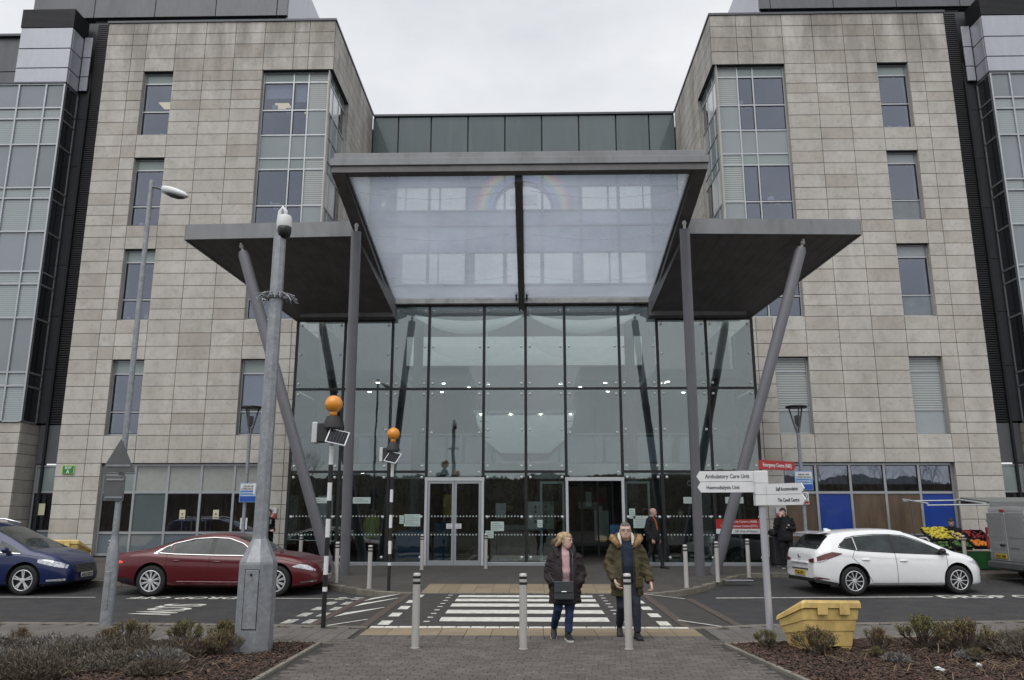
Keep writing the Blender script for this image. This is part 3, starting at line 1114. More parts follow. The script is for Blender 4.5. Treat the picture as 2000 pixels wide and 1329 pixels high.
# ================================================================== GLASS TOWERS AT THE OUTER ENDS
def glass_tower(s, label):
    root = empty('glass_tower', (0, 0, 0), 0, label, 'building wing')
    X = lambda u: X0 + s * u
    u0 = 17.58
    us = [u0, u0 + .7]
    while us[-1] < 27: us.append(us[-1] + 1.06)
    zs = [17.97, 16.97, 16.52, 15.46, 13.71, 13.29, 11.98, 10.44, 9.97, 8.7, 6.71, 6.22, 4.97]
    kinds = ['tower_glass', 'blind_tower', 'blind_tower', 'tower_glass', 'blind_tower', 'blind_tower', 'tower_glass', 'blind_tower', 'blind_tower', 'tower_glass', 'blind_tower', 'blind_tower']
    fr = MB()
    for u in us: fr.box(X(u) - .03, X(u) + .03, 27.44, 27.56, 4.97, 17.97)
    for z in zs:
        for a, b in zip(us[:-1], us[1:]):
            xa, xb = sorted((X(a), X(b)))
            fr.box(xa + .03, xb - .03, 27.45, 27.55, z - .03, z + .03)
    grid = fr.build('mullion_grid', K['alu'], root)
    for j, (zt, zb_) in enumerate(zip(zs[:-1], zs[1:])):
        for a, b in zip(us[:6], us[1:7]):
            xa, xb = sorted((X(a), X(b)))
            pane('glass_pane', xa + .03, xb - .03, zb_ + .03, zt - .03, 27.5, K[kinds[j]], root)
    # dark return side
    sd_ = MB()
    for z in zs: sd_.box(*sorted((X(u0 - .02), X(u0 + .03))), 27.56, 28.35, z - .035, z + .035)
    sd_.box(*sorted((X(u0 - .02), X(u0 + .03))), 28.32, 28.38, 4.97, 17.97)
    sd_.build('return_frame', K['alu'], root)
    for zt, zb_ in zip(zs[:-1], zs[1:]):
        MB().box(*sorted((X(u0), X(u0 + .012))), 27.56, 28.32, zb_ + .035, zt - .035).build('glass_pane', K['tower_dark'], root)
    # light metal panels above the glass, dark band and grey panels above them
    for zt, zb_ in ((20.42, 19.54), (19.51, 18.7), (18.67, 18.07)):
        xa, xb = sorted((X(u0 + .0), X(u0 + 2.05)))
        MB().cbox(xa, xb, 27.5, 27.6, zb_, zt, .01).build('metal_panel', K['panel_light'], root)
        xa, xb = sorted((X(u0), X(u0 + .05)))
        MB().cbox(xa, xb, 27.61, 28.3, zb_, zt, .01).build('metal_panel', K['panel_light'], root)
        xa, xb = sorted((X(u0 - .02), X(u0 - .34)))
        MB().cbox(xa, xb, 28.3, 28.36, zb_ + .08, zt + .08, .01).build('metal_panel', K['panel_light'], root)
    pl = MB()
    xa, xb = sorted((X(u0 + 2.05), X(u0 + .07)))
    pl.box(xa, xb, 27.62, 30, 17.99, 20.44)
    pl.build('upper_core', K['recess'], root)
    lv = MB()
    xa, xb = sorted((X(u0 + 2.08), X(u0 - .02)))
    for k in range(16):
        z = 20.45 + k * .05
        lv.box(xa, xb, 27.48, 28.5, z, z + .034)
    tag(lv.build('louvre_band', K['louvre'], root), kind='stuff')
    cpn = MB()
    xa, xb = sorted((X(u0 - .03), X(29)))
    cpn.box(xa, xb, 27.42, 28.4, 17.985, 18.05)
    cpn.build('coping', K['coping'], root)
    # lower block set back behind, with two panel courses
    xa, xb = sorted((X(u0 + 2.1), X(34)))
    for zt, zb_ in ((20.6, 19.1), (19.07, 18.5)):
        MB().cbox(xa, xb, 28.4, 28.6, zb_, zt, .01).build('roof_panel', K['panel_grey'], root)
    MB().box(xa, xb, 28.25, 28.7, 20.6, 20.7).build('coping', K['coping'], root)
    # stone base
    zz = [4.93, 4.57, 4.2, 3.84, 3.4, 2.95, 2.5, 2.05, 1.6, 1.15, .7, .25]
    bk = MB()
    for zt, zb_ in zip(zz[:-1], zz[1:]):
        for a, b in ((u0, u0 + 1.5), (u0 + 1.5, u0 + 3), (u0 + 3, u0 + 4.5)):
            link('stone_panel', panel_mesh(b - a, zt - zb_), root, (X((a + b) / 2), 27.5, (zt + zb_) / 2))
        m = MB().cbox(*sorted((X(u0), X(u0 + .05))), 27.56, 28.9, zb_ + .007, zt - .007, .006)
        m.build('stone_panel', K['stone'], root)
    xa, xb = sorted((X(u0 + .06), X(29)))
    bk.box(xa, xb, 27.56, 29.4, -.2, 4.94)
    bk.box(xa, xb, 27.7, 44, 4.94, 17.9)
    bk.build('core_wall', K['joint'], root)
    # recess between tower and stone wing: flat dark panels and fine louvres
    lv = MB()
    xa, xb = sorted((X(16.1), X(17.2)))
    z = 4.98
    while z < 21.2:
        lv.box(xa, xb, 28.5, 28.6, z, z + .055)
        z += .088
    tag(lv.build('louvre_strip', K['louvre'], root), kind='stuff')
    rc = MB()
    rc.box(*sorted((X(16.1), X(18))), 28.7, 28.8, 4.5, 21.4)
    xa, xb = sorted((X(17.2), X(17.6)))
    for k in range(7):
        rc.box(xa, xb, 28.46, 28.6, 5 + k * 2.0, 6.98 + k * 2.0)
    rc.build('recess_panel', K['recess'], root)
    MB().box(*sorted((X(17.16), X(17.24))), 28.4, 28.6, .2, 18.2).build('downpipe', K['dark'], root)
    MB().box(*sorted((X(16.18), X(17.5))), 28.5, 28.56, 3.55, 4.93).build('recess_panel', K['panel_grey'], root)
    make_window(root, sorted((X(16.2), X(17.45))), [3.5, 2.55, 1.2, .4], ['frost_green', 'clear', 'blue_grey_film'], y=28.5, reveal=False, fw=.06)
    if s < 0: MB().box(X(17.2), X(16.93), 28.44, 28.45, 1.75, 2.15).build('paper_notice', K['notice'], root)
    return root


glass_tower(-1, 'blue grey glass tower with pale metal top at the far left edge')
glass_tower(1, 'blue grey glass tower with pale metal top at the far right edge')

# ================================================================== PLANT ROOMS ON THE WING ROOFS
def plant_room(s, label):
    root = empty('rooftop_plant_room', (0, 0, 20.5), 0, label, 'roof structure')
    X = lambda u: X0 + s * u
    lv = MB()
    xa, xb = sorted((X(9.72), X(17.6)))
    for k in range(15):
        z = .14 + k * .07
        lv.box(xa, xb, 28.95, 29.3, z, z + .05)
    tag(lv.build('louvre_band', K['louvre'], root), kind='stuff')
    MB().box(xa, xb, 29.32, 40, -.05, 1.1).build('core_wall', K['dark'], root)
    us = [9.6, 10.05, 12.58, 15.1, 17.63, 20.2]
    for a, b in zip(us[:-1], us[1:]):
        xa, xb = sorted((X(a), X(b)))
        for z0, z1 in ((1.24, 2.9), (2.93, 4.2)):
            MB().cbox(xa + .012, xb - .012, 28.8, 28.9, z0, z1, .01).build('roof_panel', K['panel_grey'], root)
    for a, b in ((28.9, 31.5), (31.5, 34), (34, 37)):
        xa, xb = sorted((X(9.6), X(9.68)))
        MB().cbox(xa, xb, a + .012, b - .012, 1.0, 4.2, .01).build('roof_panel', K['panel_light'], root)
    xa, xb = sorted((X(9.7), X(20.2)))
    MB().box(xa, xb, 28.92, 40, 1.2, 4.15).build('core_wall', K['dark'], root)
    return root


plant_room(-1, 'grey panelled plant room on the roof of the left stone wing')
plant_room(1, 'grey panelled plant room on the roof of the right stone wing')

# ================================================================== LINK BLOCK BEHIND THE ENTRANCE
lb = empty('link_block', (X0, 35.1, 0), 0, 'glazed link block between the stone wings, rainbow in its window', 'building wing')
mx_ = [-7.24, -6.0, -4.42, -2.65, -.88, .88, 2.65, 4.42, 6.0, 7.24]
for a, b in zip(mx_[:-1], mx_[1:]):
    MB().cbox(a + .03, b - .03, 0, .08, 18.0, 20.47, .01).build('fascia_panel', K['fascia_glass'], lb)
MB().box(-7.2, 7.2, -.1, .6, 20.5, 20.6).build('coping', K['coping'], lb)
MB().box(-7.24, 7.24, .1, .2, 0, 20.45).box(-7.24, 7.24, .3, 9, 20.3, 20.45).build('backing_wall', K['dark'], lb)
K['link_glass'] = M('link_spandrel_glass', (.12, .145, .18), .15, var=.08, coat=.6, scale=.5, objrand=.12)
K['link_bright'] = M('pale_link_panel', (.43, .45, .45), .5, var=.06, coat=.3)  # even pale tone for the link windows and the rainbow centre
gr_ = MB()
for x in mx_[1:-1]: gr_.box(x - .05, x + .05, -.06, .03, 8, 17.98)
zl_ = [17.95, 16.86, 15.66, 14.92, 13.6, 12.05, 11.55, 9.6, 8.2]
for z in zl_: gr_.box(-7.24, 7.24, -.05, .02, z - .035, z + .035)
gr_.build('mullion_grid', K['coping'], lb)
for a, b in zip(mx_[:-1], mx_[1:]):
    for j, (zt, zb_) in enumerate(zip(zl_[:-1], zl_[1:])):
        MB().box(a + .05, b - .05, 0, .05, zb_ + .035, zt - .035).build('glass_pane', K['link_glass'], lb)
for (a, b, z0, z1) in ((-6.05, -5.55, 15.7, 16.82), (-5.5, -4.48, 15.7, 16.82), (-4.36, -3.97, 15.7, 16.82), (-3.87, -2.72, 15.7, 16.82), (2.75, 3.9, 15.7, 16.82), (4.0, 4.36, 15.7, 16.82), (4.5, 5.55, 15.7, 16.82), (5.62, 6.05, 15.7, 16.82),
                       (-4.36, -3.99, 12.1, 13.56), (-3.9, -2.72, 12.1, 13.56), (-2.25, -.95, 12.1, 13.56), (-.76, .76, 12.1, 13.56), (.92, 2.25, 12.1, 13.56), (2.75, 3.9, 12.1, 13.56), (3.99, 4.36, 12.1, 13.56),
                       (4.5, 5.6, 12.1, 13.56), (-5.6, -4.5, 12.1, 13.56)):
    MB().box(a, b, -.03, -.012, z0, z1).build('window', K['link_bright'], lb)
# rainbow made of coloured bands stuck on the glass
cols = [(.30, .14, .17), (.34, .24, .18), (.36, .33, .20), (.20, .28, .23), (.15, .20, .33), (.20, .18, .30)]
for i, c in enumerate(cols):
    m = MB()
    ro, ri = 2.25 - i * .14, 2.25 - (i + 1) * .14
    N = 24
    pts = [(r_ * cos(pi * k / N), -.045, 15.7 + r_ * sin(pi * k / N)) for r_ in (ro, ri) for k in range(N + 1)]
    m.add(pts, [(k, k + 1, N + 1 + k + 1, N + 1 + k) for k in range(N)])
    m.build('rainbow_band', M('rainbow_' + str(i), c, .6, var=.05), lb)
m = MB()
N = 24
m.add([(1.28 * cos(pi * k / N), -.047, 15.7 + 1.15 * sin(pi * k / N)) for k in range(N + 1)], [tuple(range(N + 1))])
m.build('rainbow_centre', K['link_bright'], lb)
MB().box(-.62, .62, -.06, -.05, 15.92, 16.42).build('rainbow_centre', K['frost'], lb)
# ================================================================== GLASS ENTRANCE HALL
YC = 25.0
hall = empty('entrance_hall', (0, 0, 0), 0, 'glass fronted entrance hall with black joints and two sets of doors', 'glass hall')
MX = [-7.5, -5.94, -4.4, -3.22, -1.45, -.12, 1.13, 2.87, 4.09, 5.65, 7.12]
ZB, Z1, Z2, ZO, ZC = .27, 3.07, 5.67, 7.88, 8.36
K['joint_black'] = M('silicone_joint', (.012, .012, .013), .5)
K['hall_floor'] = M('hall_floor', (.16, .15, .135), .35, var=.15)
K['hall_wall'] = M('hall_wall', (.20, .20, .21), .8, var=.1)
K['hall_dark'] = M('hall_dark_wall', (.085, .072, .06), .7, var=.5, scale=1.2)
K['hall_white'] = M('hall_white', (.78, .78, .78), .7, var=.05)
K['sign_paper'] = M('pale_green_paper', (.48, .60, .55), .7, var=.05)
K['dots'] = M('etched_dots', (.42, .48, .46), .6, var=.05)
doors = {3, 6}
top = lambda i: ZC if 2 <= i <= 7 and not (i == 2 and False) else ZO
bolts = MB()


def bolt(x, z):
    bolts.lathe([(.0, -.036), (.026, -.034), (.044, -.018), (.044, 0)], (x, YC, z), 8, 'y')


for i in range(10):
    a, b = MX[i] + .045, MX[i + 1] - .045
    tz = ZC if 2 <= i <= 7 else ZO
    rows = [(Z2 + .04, tz), (Z1 + .04, Z2 - .04), (ZB + .1, Z1 - .04)]
    if i in doors: rows = [(Z2 + .04, tz), (2.92, Z2 - .04)]
    for (z0, z1) in rows:
        pane('glass_pane', a, b, z0, z1, YC, K['curtain'], hall)
        hs = [z0 + .13, z1 - .13] + ([(z0 + z1) / 2] if z1 - z0 > 2 else [])
        for z in hs:
            bolt(a + .09, z)
            bolt(b - .09, z)
    jn = MB()
    xs0, xs1 = MX[i] + .045, MX[i + 1] - .045
    jn.box(xs0, xs1, YC - .005, YC + .03, Z2 - .04, Z2 + .04)
    if i not in doors: jn.box(xs0, xs1, YC - .005, YC + .03, Z1 - .04, Z1 + .04)
    jn.box(xs0, xs1, YC - .005, YC + .03, tz, tz + .06)
    jn.build('transom', K['joint_black'], hall)
tag(bolts.build('glass_bolts', K['alu_white'], hall, smooth=40), kind='stuff')
for i, x in enumerate(MX):
    tz = ZC if 2 <= i <= 8 else ZO
    z0 = 2.92 if i in (3, 4, 6, 7) else ZB
    MB().box(x - .045, x + .045, YC - .008, YC + .04, z0, tz + .06).build('mullion', K['joint_black'], hall)
    MB().box(x - .012, x + .012, YC + .05, YC + .5, 2.95, tz).build('glass_fin', K['curtain'], hall)
for (x0, x1) in ((-7.54, -3.26), (-1.41, 1.09), (2.91, 7.16)):
    MB().cbox(x0, x1, YC - .06, YC + .12, .18, ZB + .09, .01).build('sill', K['alu'], hall)
# glass returns at the ends
for x in (MX[0], MX[-1]):
    for z0, z1 in ((ZB, Z1 - .03), (Z1 + .03, Z2 - .03), (Z2 + .03, ZO)):
        MB().box(x - .006, x + .006, YC + .06, 27.45, z0, z1).build('glass_pane', K['curtain'], hall)
    MB().box(x - .04, x + .04, YC + .042, YC + .1, .2, ZO).build('corner_post', K['joint_black'], hall)
    MB().box(x - .03, x + .03, 27.44, 27.497, .2, ZO).build('corner_post', K['joint_black'], hall)

# door sets
def door_leaf(x0, x1, y, z0, z1, handle_x, mat='alu', notice=True):
    f = MB()
    w = .07
    f.box(x0, x0 + w, y - .025, y + .025, z0, z1).box(x1 - w, x1, y - .025, y + .025, z0, z1)
    f.box(x0 + w, x1 - w, y - .024, y + .024, z1 - .07, z1).box(x0 + w, x1 - w, y - .024, y + .024, z0, z0 + .15)
    d = f.build('door', K[mat], hall)
    pane('pane', x0 + w, x1 - w, z0 + .15, z1 - .07, y - .004, K['door_glass'], d)
    if notice:
        MB().box(handle_x - .09, handle_x + .09, y - .036, y - .028, 1.35, 1.5).build('notice', K['white'], d)
        t_ = MB()
        for k in range(3): t_.box(handle_x - .06, handle_x + .06, y - .0385, y - .0365, 1.38 + k * .04, 1.392 + k * .04)
        t_.build('print', K['column'], d)
    return d


K['door_glass'] = glass('door_glass', (.62, .66, .64), .07, .003, .01)
a, b = MX[3], MX[4]
mid = (a + b) / 2
door_leaf(a + .06, mid - .005, YC + .02, .26, 2.78, mid - .14)
door_leaf(mid + .005, b - .06, YC + .02, .26, 2.78, mid + .14)
for (a, b) in ((MX[3], MX[4]), (MX[6], MX[7])):
    MB().box(a - .04, b + .04, YC - .03, YC + .12, 2.79, 2.9).build('door_header', K['alu_white'], hall)
    MB().box(a - .03, a + .05, YC - .028, YC + .1, .2, 2.788).build('door_jamb', K['alu_white'], hall)
    MB().box(b - .05, b + .03, YC - .028, YC + .1, .2, 2.788).build('door_jamb', K['alu_white'], hall)
    MB().box(a + .05, b - .05, YC - .03, YC + .1, .2, .262).build('threshold', K['alu'], hall)
# slid-open leaves behind the glass either side of the right hand opening
door_leaf(MX[6] - .82, MX[6] - .06, YC + .2, .26, 2.78, MX[6] - .3, 'alu_white', False)
door_leaf(MX[7] + .06, MX[7] + .84, YC + .2, .26, 2.78, MX[7] + .3, 'alu_white', False)

# two rows of etched dots across the glass
dm = MB()
for z in (1.72, 1.17):
    for i in range(10):
        if i == 6: continue
        x = MX[i] + .1
        while x < MX[i + 1] - .08:
            if not (i == 9 and 1.16 < z): dm.lathe([(.0, -.004), (.026, -.004), (.026, -.001)], (x, YC + (.012 if i == 3 else 0), z), 6, 'y')
            x += .098
tag(dm.build('etched_dots', K['dots'], hall), kind='stuff')

# notices stuck on the glass
for (x, z, w, h, m) in ((-6.55, 2.2, .55, .17, 'sign_paper'), (-5.2, 2.2, .55, .19, 'sign_paper'), (-3.62, 1.6, .5, .36, 'sign_paper'), (-3.93, 1.62, .16, .25, 'sign_paper'), (-1.0, 1.42, .4, .28, 'sign_paper'), (.3, 1.5, .16, .22, 'sign_paper'),
                        (3.4, 1.55, .5, .36, 'sign_paper'), (3.12, 1.8, .18, .3, 'sign_paper'), (4.95, 2.2, .5, .19, 'sign_paper'), (6.25, 2.2, .55, .19, 'sign_paper'), (-1.24, 1.18, .25, .22, 'sign_paper')):
    nb = MB().box(x - w / 2, x + w / 2, YC - .012, YC - .004, z - h / 2, z + h / 2).build('paper_notice', K[m], hall)
    t_ = MB()
    nl = max(1, int(h / .07))
    for k in range(nl):
        zz = z + h / 2 - .05 - k * (h - .06) / max(1, nl)
        t_.box(x - w * .4, x + w * (.4 if k % 3 else .1), YC - .016, YC - .0125, zz - .012, zz)
    t_.build('print', K['column'], nb)

# interior: floor, back wall, mezzanine, tilted pale panel, downlights
MB().box(-7.45, 7.07, YC + .15, 35, .1, .25).build('floor', K['hall_floor'], hall)
MB().box(-7.45, 7.07, 33.6, 33.8, 3.5, 11.5).build('back_wall', K['hall_wall'], hall)
MB().box(-7.45, 7.07, 30.6, 30.8, .25, 3.1).build('back_wall', K['hall_dark'], hall)
MB().box(-7.45, 7.07, 28.0, 33.6, 3.12, 3.5).build('mezzanine', K['hall_white'], hall)
MB().box(-7.45, -4.6, 26.2, 33.6, 6.2, 6.5).build('ceiling_slab', K['hall_wall'], hall)
MB().box(4.2, 7.07, 26.2, 33.6, 6.2, 6.5).build('ceiling_slab', K['hall_wall'], hall)
MB().box(-4.6, 4.2, 29.2, 29.5, 7.2, 8.3).build('downstand_beam', K['hall_white'], hall)
MB().box(-4.6, -2.3, 29.5, 33.6, 6.7, 7.2).build('ceiling_slab', K['hall_wall'], hall)
MB().box(1.9, 4.2, 29.5, 33.6, 6.7, 7.2).build('ceiling_slab', K['hall_wall'], hall)
MB().box(-7.45, 7.07, YC + .06, 25.5, 8.44, 8.7).build('head_beam', K['dark'], hall)
for x in (-7.4, 7.0):
    MB().box(x - .02, x + .02, 27.6, 35, .2, 8.4).build('side_wall', K['hall_wall'], hall)
# tapered white panel, added and tilted up to catch the sky as a pale shape
lw = MB()
lp_ = [(-1.9, 5.2), (1.57, 5.2), (1.45, 4.75), (1.12, 4.15), (.62, 3.72), (-.95, 3.72), (-1.45, 4.15), (-1.78, 4.75)]
lw.prism([(x, 26.1 + (z - 3.72) * 1.05, z) for x, z in lp_], (0, .06, .08))
lw.prism([(-1.95, 27.55, 5.2), (1.62, 27.55, 5.2), (1.62, 27.55, 5.32), (-1.95, 27.55, 5.32)], (0, .15, 0))
for x in (-1.5, 1.2): lw.tube([(x, 27.65, 5.3), (x, 27.65, 8.4)], .012, 5)
lw.build('sky_catching_panel', K['hall_white'], hall)
lr = MB()
for z in (4.9, 4.62, 4.3): lr.tube([(-1.8 + (5.2 - z) * .28 + 3.3 * k / 10 * (1 - (5.2 - z) * .12), 26.06 + (z - 3.72) * 1.05, z - .12 * sin(pi * k / 10)) for k in range(11)], .018, 5)
lr.build('sky_catching_panel_rib', K['panel_grey'], hall)
for k in range(4): MB().lathe([(.0, 0), (.03, 0), (.035, .01)], (-1.7 + k * 1.04, 27.6, 5.185), 8).build('downlight', K['downlight'], hall)
K['swag'] = M('pale_reflection_swag', (.40, .41, .42), .8, var=.08)
# pale sagging sheets, added to imitate curved reflections in the upper glass
for (xa, xb, y0, zt) in ((-3.9, -.2, 26.0, 8.3), (.0, 3.6, 26.0, 8.3), (-3.9, -.2, 27.9, 7.75), (.0, 3.6, 27.9, 7.75)):
    sm_ = MB()
    N = 16
    rows_ = []
    for j in range(5):
        rows_.append([Vector((xa + (xb - xa) * k / N, y0 + j * .14, zt + j * .05 - .62 * (1 - (2 * k / N - 1) ** 2) * (1 - j * .16))) for k in range(N + 1)])
    sm_.loft(rows_, cap=False, close=False)
    sm_.build('reflection_swag', K['swag'], hall, smooth=True)
for cx in (-2.6, 2.2):       # grey stair towers seen through the glass
    MB().box(cx - .35, cx + .35, 32.6, 33.4, 3.5, 6.7).build('interior_column', K['panel_grey'], hall)
    MB().box(cx + .5, cx + .75, 32.8, 33.4, 3.5, 6.2).build('interior_column', K['panel_grey'], hall)
for cx in (-6.3, -3.9, 3.5, 5.9):
    MB().cyl((cx, 27.4, .25), (cx, 27.4, 8.3), .17, n=14).build('interior_column', K['panel_grey'], hall, smooth=40)
br_ = MB()
br_.box(-7.4, 7.0, 28.0, 28.05, 4.5, 4.55)
x = -7.3
while x < 7:
    br_.box(x - .02, x + .02, 28.0, 28.04, 3.5, 4.5)
    x += 1.22
bal = br_.build('balustrade', K['alu'], hall)
MB().box(-7.4, 7.0, 28.015, 28.025, 3.55, 4.42).build('balustrade_glass', K['clear'], bal)
for (x, y, z) in ((-5.2, 26.9, 6.19), (-4.9, 28.2, 6.19), (-5.9, 29, 6.19), (4.7, 26.9, 6.19), (4.5, 28.2, 6.19), (5.7, 29.4, 6.19), (-3.3, 30.2, 6.69), (-2.4, 31.2, 6.69), (-1.6, 30.4, 6.69), (1.2, 30.4, 6.69), (2.0, 31.2, 6.69),
                  (2.9, 30.2, 6.69), (-.4, 31.6, 6.69), (3.2, 32.4, 6.69), (-3.6, 32.4, 6.69), (-5.5, 26.4, 3.11 + .0), (4.6, 27.2, 6.19)):
    MB().lathe([(.0, 0), (.06, 0), (.07, .012)], (x, y, z - .014), 10).build('downlight', K['downlight'], hall)
# lobby: dark inner screens, leaflet racks, posters, reception counter
MB().box(-3.0, -1.6, 28.4, 28.45, .25, 3.0).build('lobby_screen', K['hall_dark'], hall)
scr = MB()
for x in (1.2, 1.75, 2.3, 2.8): scr.box(x - .03, x + .03, 27.6, 27.66, .25, 3.0)
scr.box(1.17, 2.83, 27.61, 27.65, .75, .85).box(1.17, 2.83, 27.61, 27.65, 2.9, 3.0)
scr.build('lobby_screen', K['dark'], hall)
MB().box(1.2, 2.8, 27.63, 27.64, .85, 2.9).build('lobby_glass', K['door_glass'], hall)
K['poster_blue'] = M('blue_poster', (.035, .12, .25), .5, var=.4, scale=3)
K['poster_yellow'] = M('yellow_poster', (.42, .33, .07), .6, var=.5, scale=4)
K['poster_orange'] = M('orange_board', (.25, .10, .03), .6, var=.5, scale=3)
for (x, y, z, w, h, m) in ((-2.9, 26.6, .9, .45, 1.2, 'poster_blue'), (-2.85, 28.3, 2.05, .35, .8, 'poster_yellow'), (-4.0, 27.2, .8, .9, .9, 'poster_blue'), (-.9, 30.3, 2.0, .6, .22, 'poster_yellow'),
                           (1.35, 28.6, 2.0, .3, .6, 'poster_orange'), (2.5, 28.6, 1.4, .5, 1.0, 'hall_white'), (2.05, 28.5, 2.3, .2, .5, 'hall_white'), (.35, 27.4, 1.75, .9, .9, 'hall_white'), (-.2, 30.2, 1.25, 1.6, .28, 'hall_white'),
                           (-1.0, 27.8, 1.9, .35, .5, 'hall_white'), (2.72, 26.4, 1.25, .3, .4, 'poster_blue'), (3.9, 29, 1.6, .5, 1.4, 'hall_dark'), (-6.9, 27.3, 1.6, .5, 1.6, 'hall_white'), (-5.0, 30.2, 1.6, .8, 1.2, 'poster_orange')):
    MB().box(x - w / 2, x + w / 2, y, y + .05, z - h / 2, z + h / 2).build('display_board', K[m], hall)
MB().cbox(-1.0, 1.0, 29.6, 30.2, .25, 1.2, .02).build('reception_counter', M('counter_wood', (.16, .11, .05), .5, var=.3), hall)
for z in range(4):
    for q in range(3):
        MB().ball((.18 + q * .17, 27.37, 2.02 - z * .16), .04, (1, .2, 1.4), 6, 4).build('symbol', K['column'], hall)
for x0, x1 in ((-4.35, -3.3), (-1.4, -.45), (.1, 1.05), (2.95, 3.75)):
    MB().cbox(x0, x1, YC + .28, YC + .42, 2.86, 3.0, .01).build('door_operator', K['alu_white'], hall)
text('coffee_lettering', 'COSTA', .26, K['white'], hall, (5.0, 25.9, 2.66), ext=.01, bold=.006, sx=.85)

# red and white direction sign behind the glass at the right hand end
sg = empty('direction_sign', (6.3, 24.96, 1.2), 0, 'red and white emergency centre sign on the entrance glass behind the raking strut', 'sign')
K['red'] = M('sign_red', (.40, .018, .02), .45, var=.05)
MB().cbox(-.66, .68, -.015, .01, .15, .43, .004).build('red_panel', K['red'], sg)
MB().cbox(-.66, .68, -.015, .01, 0, .147, .004).build('white_panel', K['white'], sg)
text('lettering', 'Emergency Centre (A&E) -', .095, K['white'], sg, (.64, -.018, .33), align='RIGHT', bold=.001)
text('lettering', 'Urgent Treatment Centre (UTC) -', .095, K['white'], sg, (.64, -.018, .2), align='RIGHT', bold=.001, sx=.86)
text('lettering', 'GP Out of Hours -', .095, K['black'], sg, (.64, -.018, .045), align='RIGHT', bold=.001)

# ================================================================== CANOPY
can = empty('entrance_canopy', (X0, 25, .2), 0, 'grey steel entrance canopy with sloping glass roof on raking columns', 'canopy')
LX = lambda x: x          # local coordinates: x from the axis, y from the glass front, z from the pavement
zz_ = -.2
K['canopy_glass'] = bpy.data.materials.new('translucent_roof_glass')
K['canopy_glass'].use_nodes = True
nt = K['canopy_glass'].node_tree
nt.nodes.clear()
o_ = nt.nodes.new('ShaderNodeOutputMaterial')
tr_ = nt.nodes.new('ShaderNodeBsdfTransparent')
tr_.inputs[0].default_value = (.84, .91, 1.0, 1)
tl_ = nt.nodes.new('ShaderNodeBsdfTranslucent')
tl_.inputs[0].default_value = (.64, .70, .80, 1)
gl_ = nt.nodes.new('ShaderNodeBsdfGlossy')
gl_.inputs['Roughness'].default_value = .08
m1 = nt.nodes.new('ShaderNodeMixShader')
m2 = nt.nodes.new('ShaderNodeMixShader')
m2.inputs[0].default_value = .06
geo_ = nt.nodes.new('ShaderNodeNewGeometry')
ns_ = nt.nodes.new('ShaderNodeTexNoise')
ns_.inputs['Scale'].default_value = .5
ns_.inputs['Detail'].default_value = 8
ns_.inputs['Roughness'].default_value = .62
mr_ = nt.nodes.new('ShaderNodeMapRange')
mr_.inputs['From Min'].default_value = .35
mr_.inputs['From Max'].default_value = .75
mr_.inputs['To Min'].default_value = .30
mr_.inputs['To Max'].default_value = .44
L_ = nt.links.new
L_(geo_.outputs['Position'], ns_.inputs['Vector'])
L_(ns_.outputs[0], mr_.inputs['Value'])
L_(mr_.outputs[0], m1.inputs[0])
L_(tr_.outputs[0], m1.inputs[1])
L_(tl_.outputs[0], m1.inputs[2])
L_(m1.outputs[0], m2.inputs[1])
L_(gl_.outputs[0], m2.inputs[2])
L_(m2.outputs[0], o_.inputs[0])

FB, FT = Vector((0, -6.9, 9.90 + zz_)), Vector((0, 0, 8.62 + zz_))        # glass plane: front (high) to back (low)
def gp(x, t, dz=0): return (x, FB.y + (FT.y - FB.y) * t, FB.z + (FT.z - FB.z) * t + dz)


for s in (-1, 1):
    g_ = MB()
    xa, xb = (-4.14, -.11) if s < 0 else (.11, 4.14)
    g_.add([gp(xa, 0), gp(xb, 0), gp(xb, 1), gp(xa, 1)], [(0, 1, 2, 3)])
    g_.build('roof_glass', K['canopy_glass'], can)
    # side beam: dark box outside, pale flange against the glass
    sbm = MB()
    a, b = s * 4.2, s * 4.52
    sbm.prism([gp(a, -.03, .35), gp(a, -.03, -.12), gp(a, 1.0, -.32), gp(a, 1.0, .3)], (b - a, 0, 0))
    sbm.build('side_beam', K['soffit'], can, fix=True)
    fl_ = MB()
    fl_.prism([gp(s * 4.142, .0, -.005), gp(s * 4.198, .0, -.005), gp(s * 4.198, 1, -.005), gp(s * 4.142, 1, -.005)], (0, 0, -.07))
    fl_.build('glazing_flange', K['fascia'], can, fix=True)
cb = MB()
cb.prism([gp(-.095, .012, .1), gp(-.095, .012, -.16), gp(-.095, 1.015, -.36), gp(-.095, 1.015, .1)], (.19, 0, 0))
cb.build('centre_beam', K['soffit'], can, fix=True)
fbm = MB().cbox(-4.56, 4.56, -7.22, -6.93, FB.z + .1, FB.z + .29, .012)
fbm.build('front_beam', K['fascia'], can)
MB().cbox(-4.5, 4.5, -7.12, -6.80, FB.z + .30, FB.z + .47, .012).build('front_gutter', K['fascia'], can)
MB().box(-4.52, 4.52, -7.18, -6.9, FB.z - .06, FB.z + .095).build('front_soffit', K['soffit'], can)
MB().cbox(-4.2, 4.2, -.2, .06, 8.42 + zz_, 8.62 + zz_ - .02, .01).build('back_beam', K['beam'], can)
for s in (-1, 1):
    MB().cyl((s * .17, -.28, 8.5 + zz_), (s * .17, -.28, 8.76 + zz_), .03, n=8).cyl((s * .17, -.28, 8.72 + zz_), (s * .17, -.28, 8.76 + zz_), .06, n=8).build('clamp', K['dark'], can)
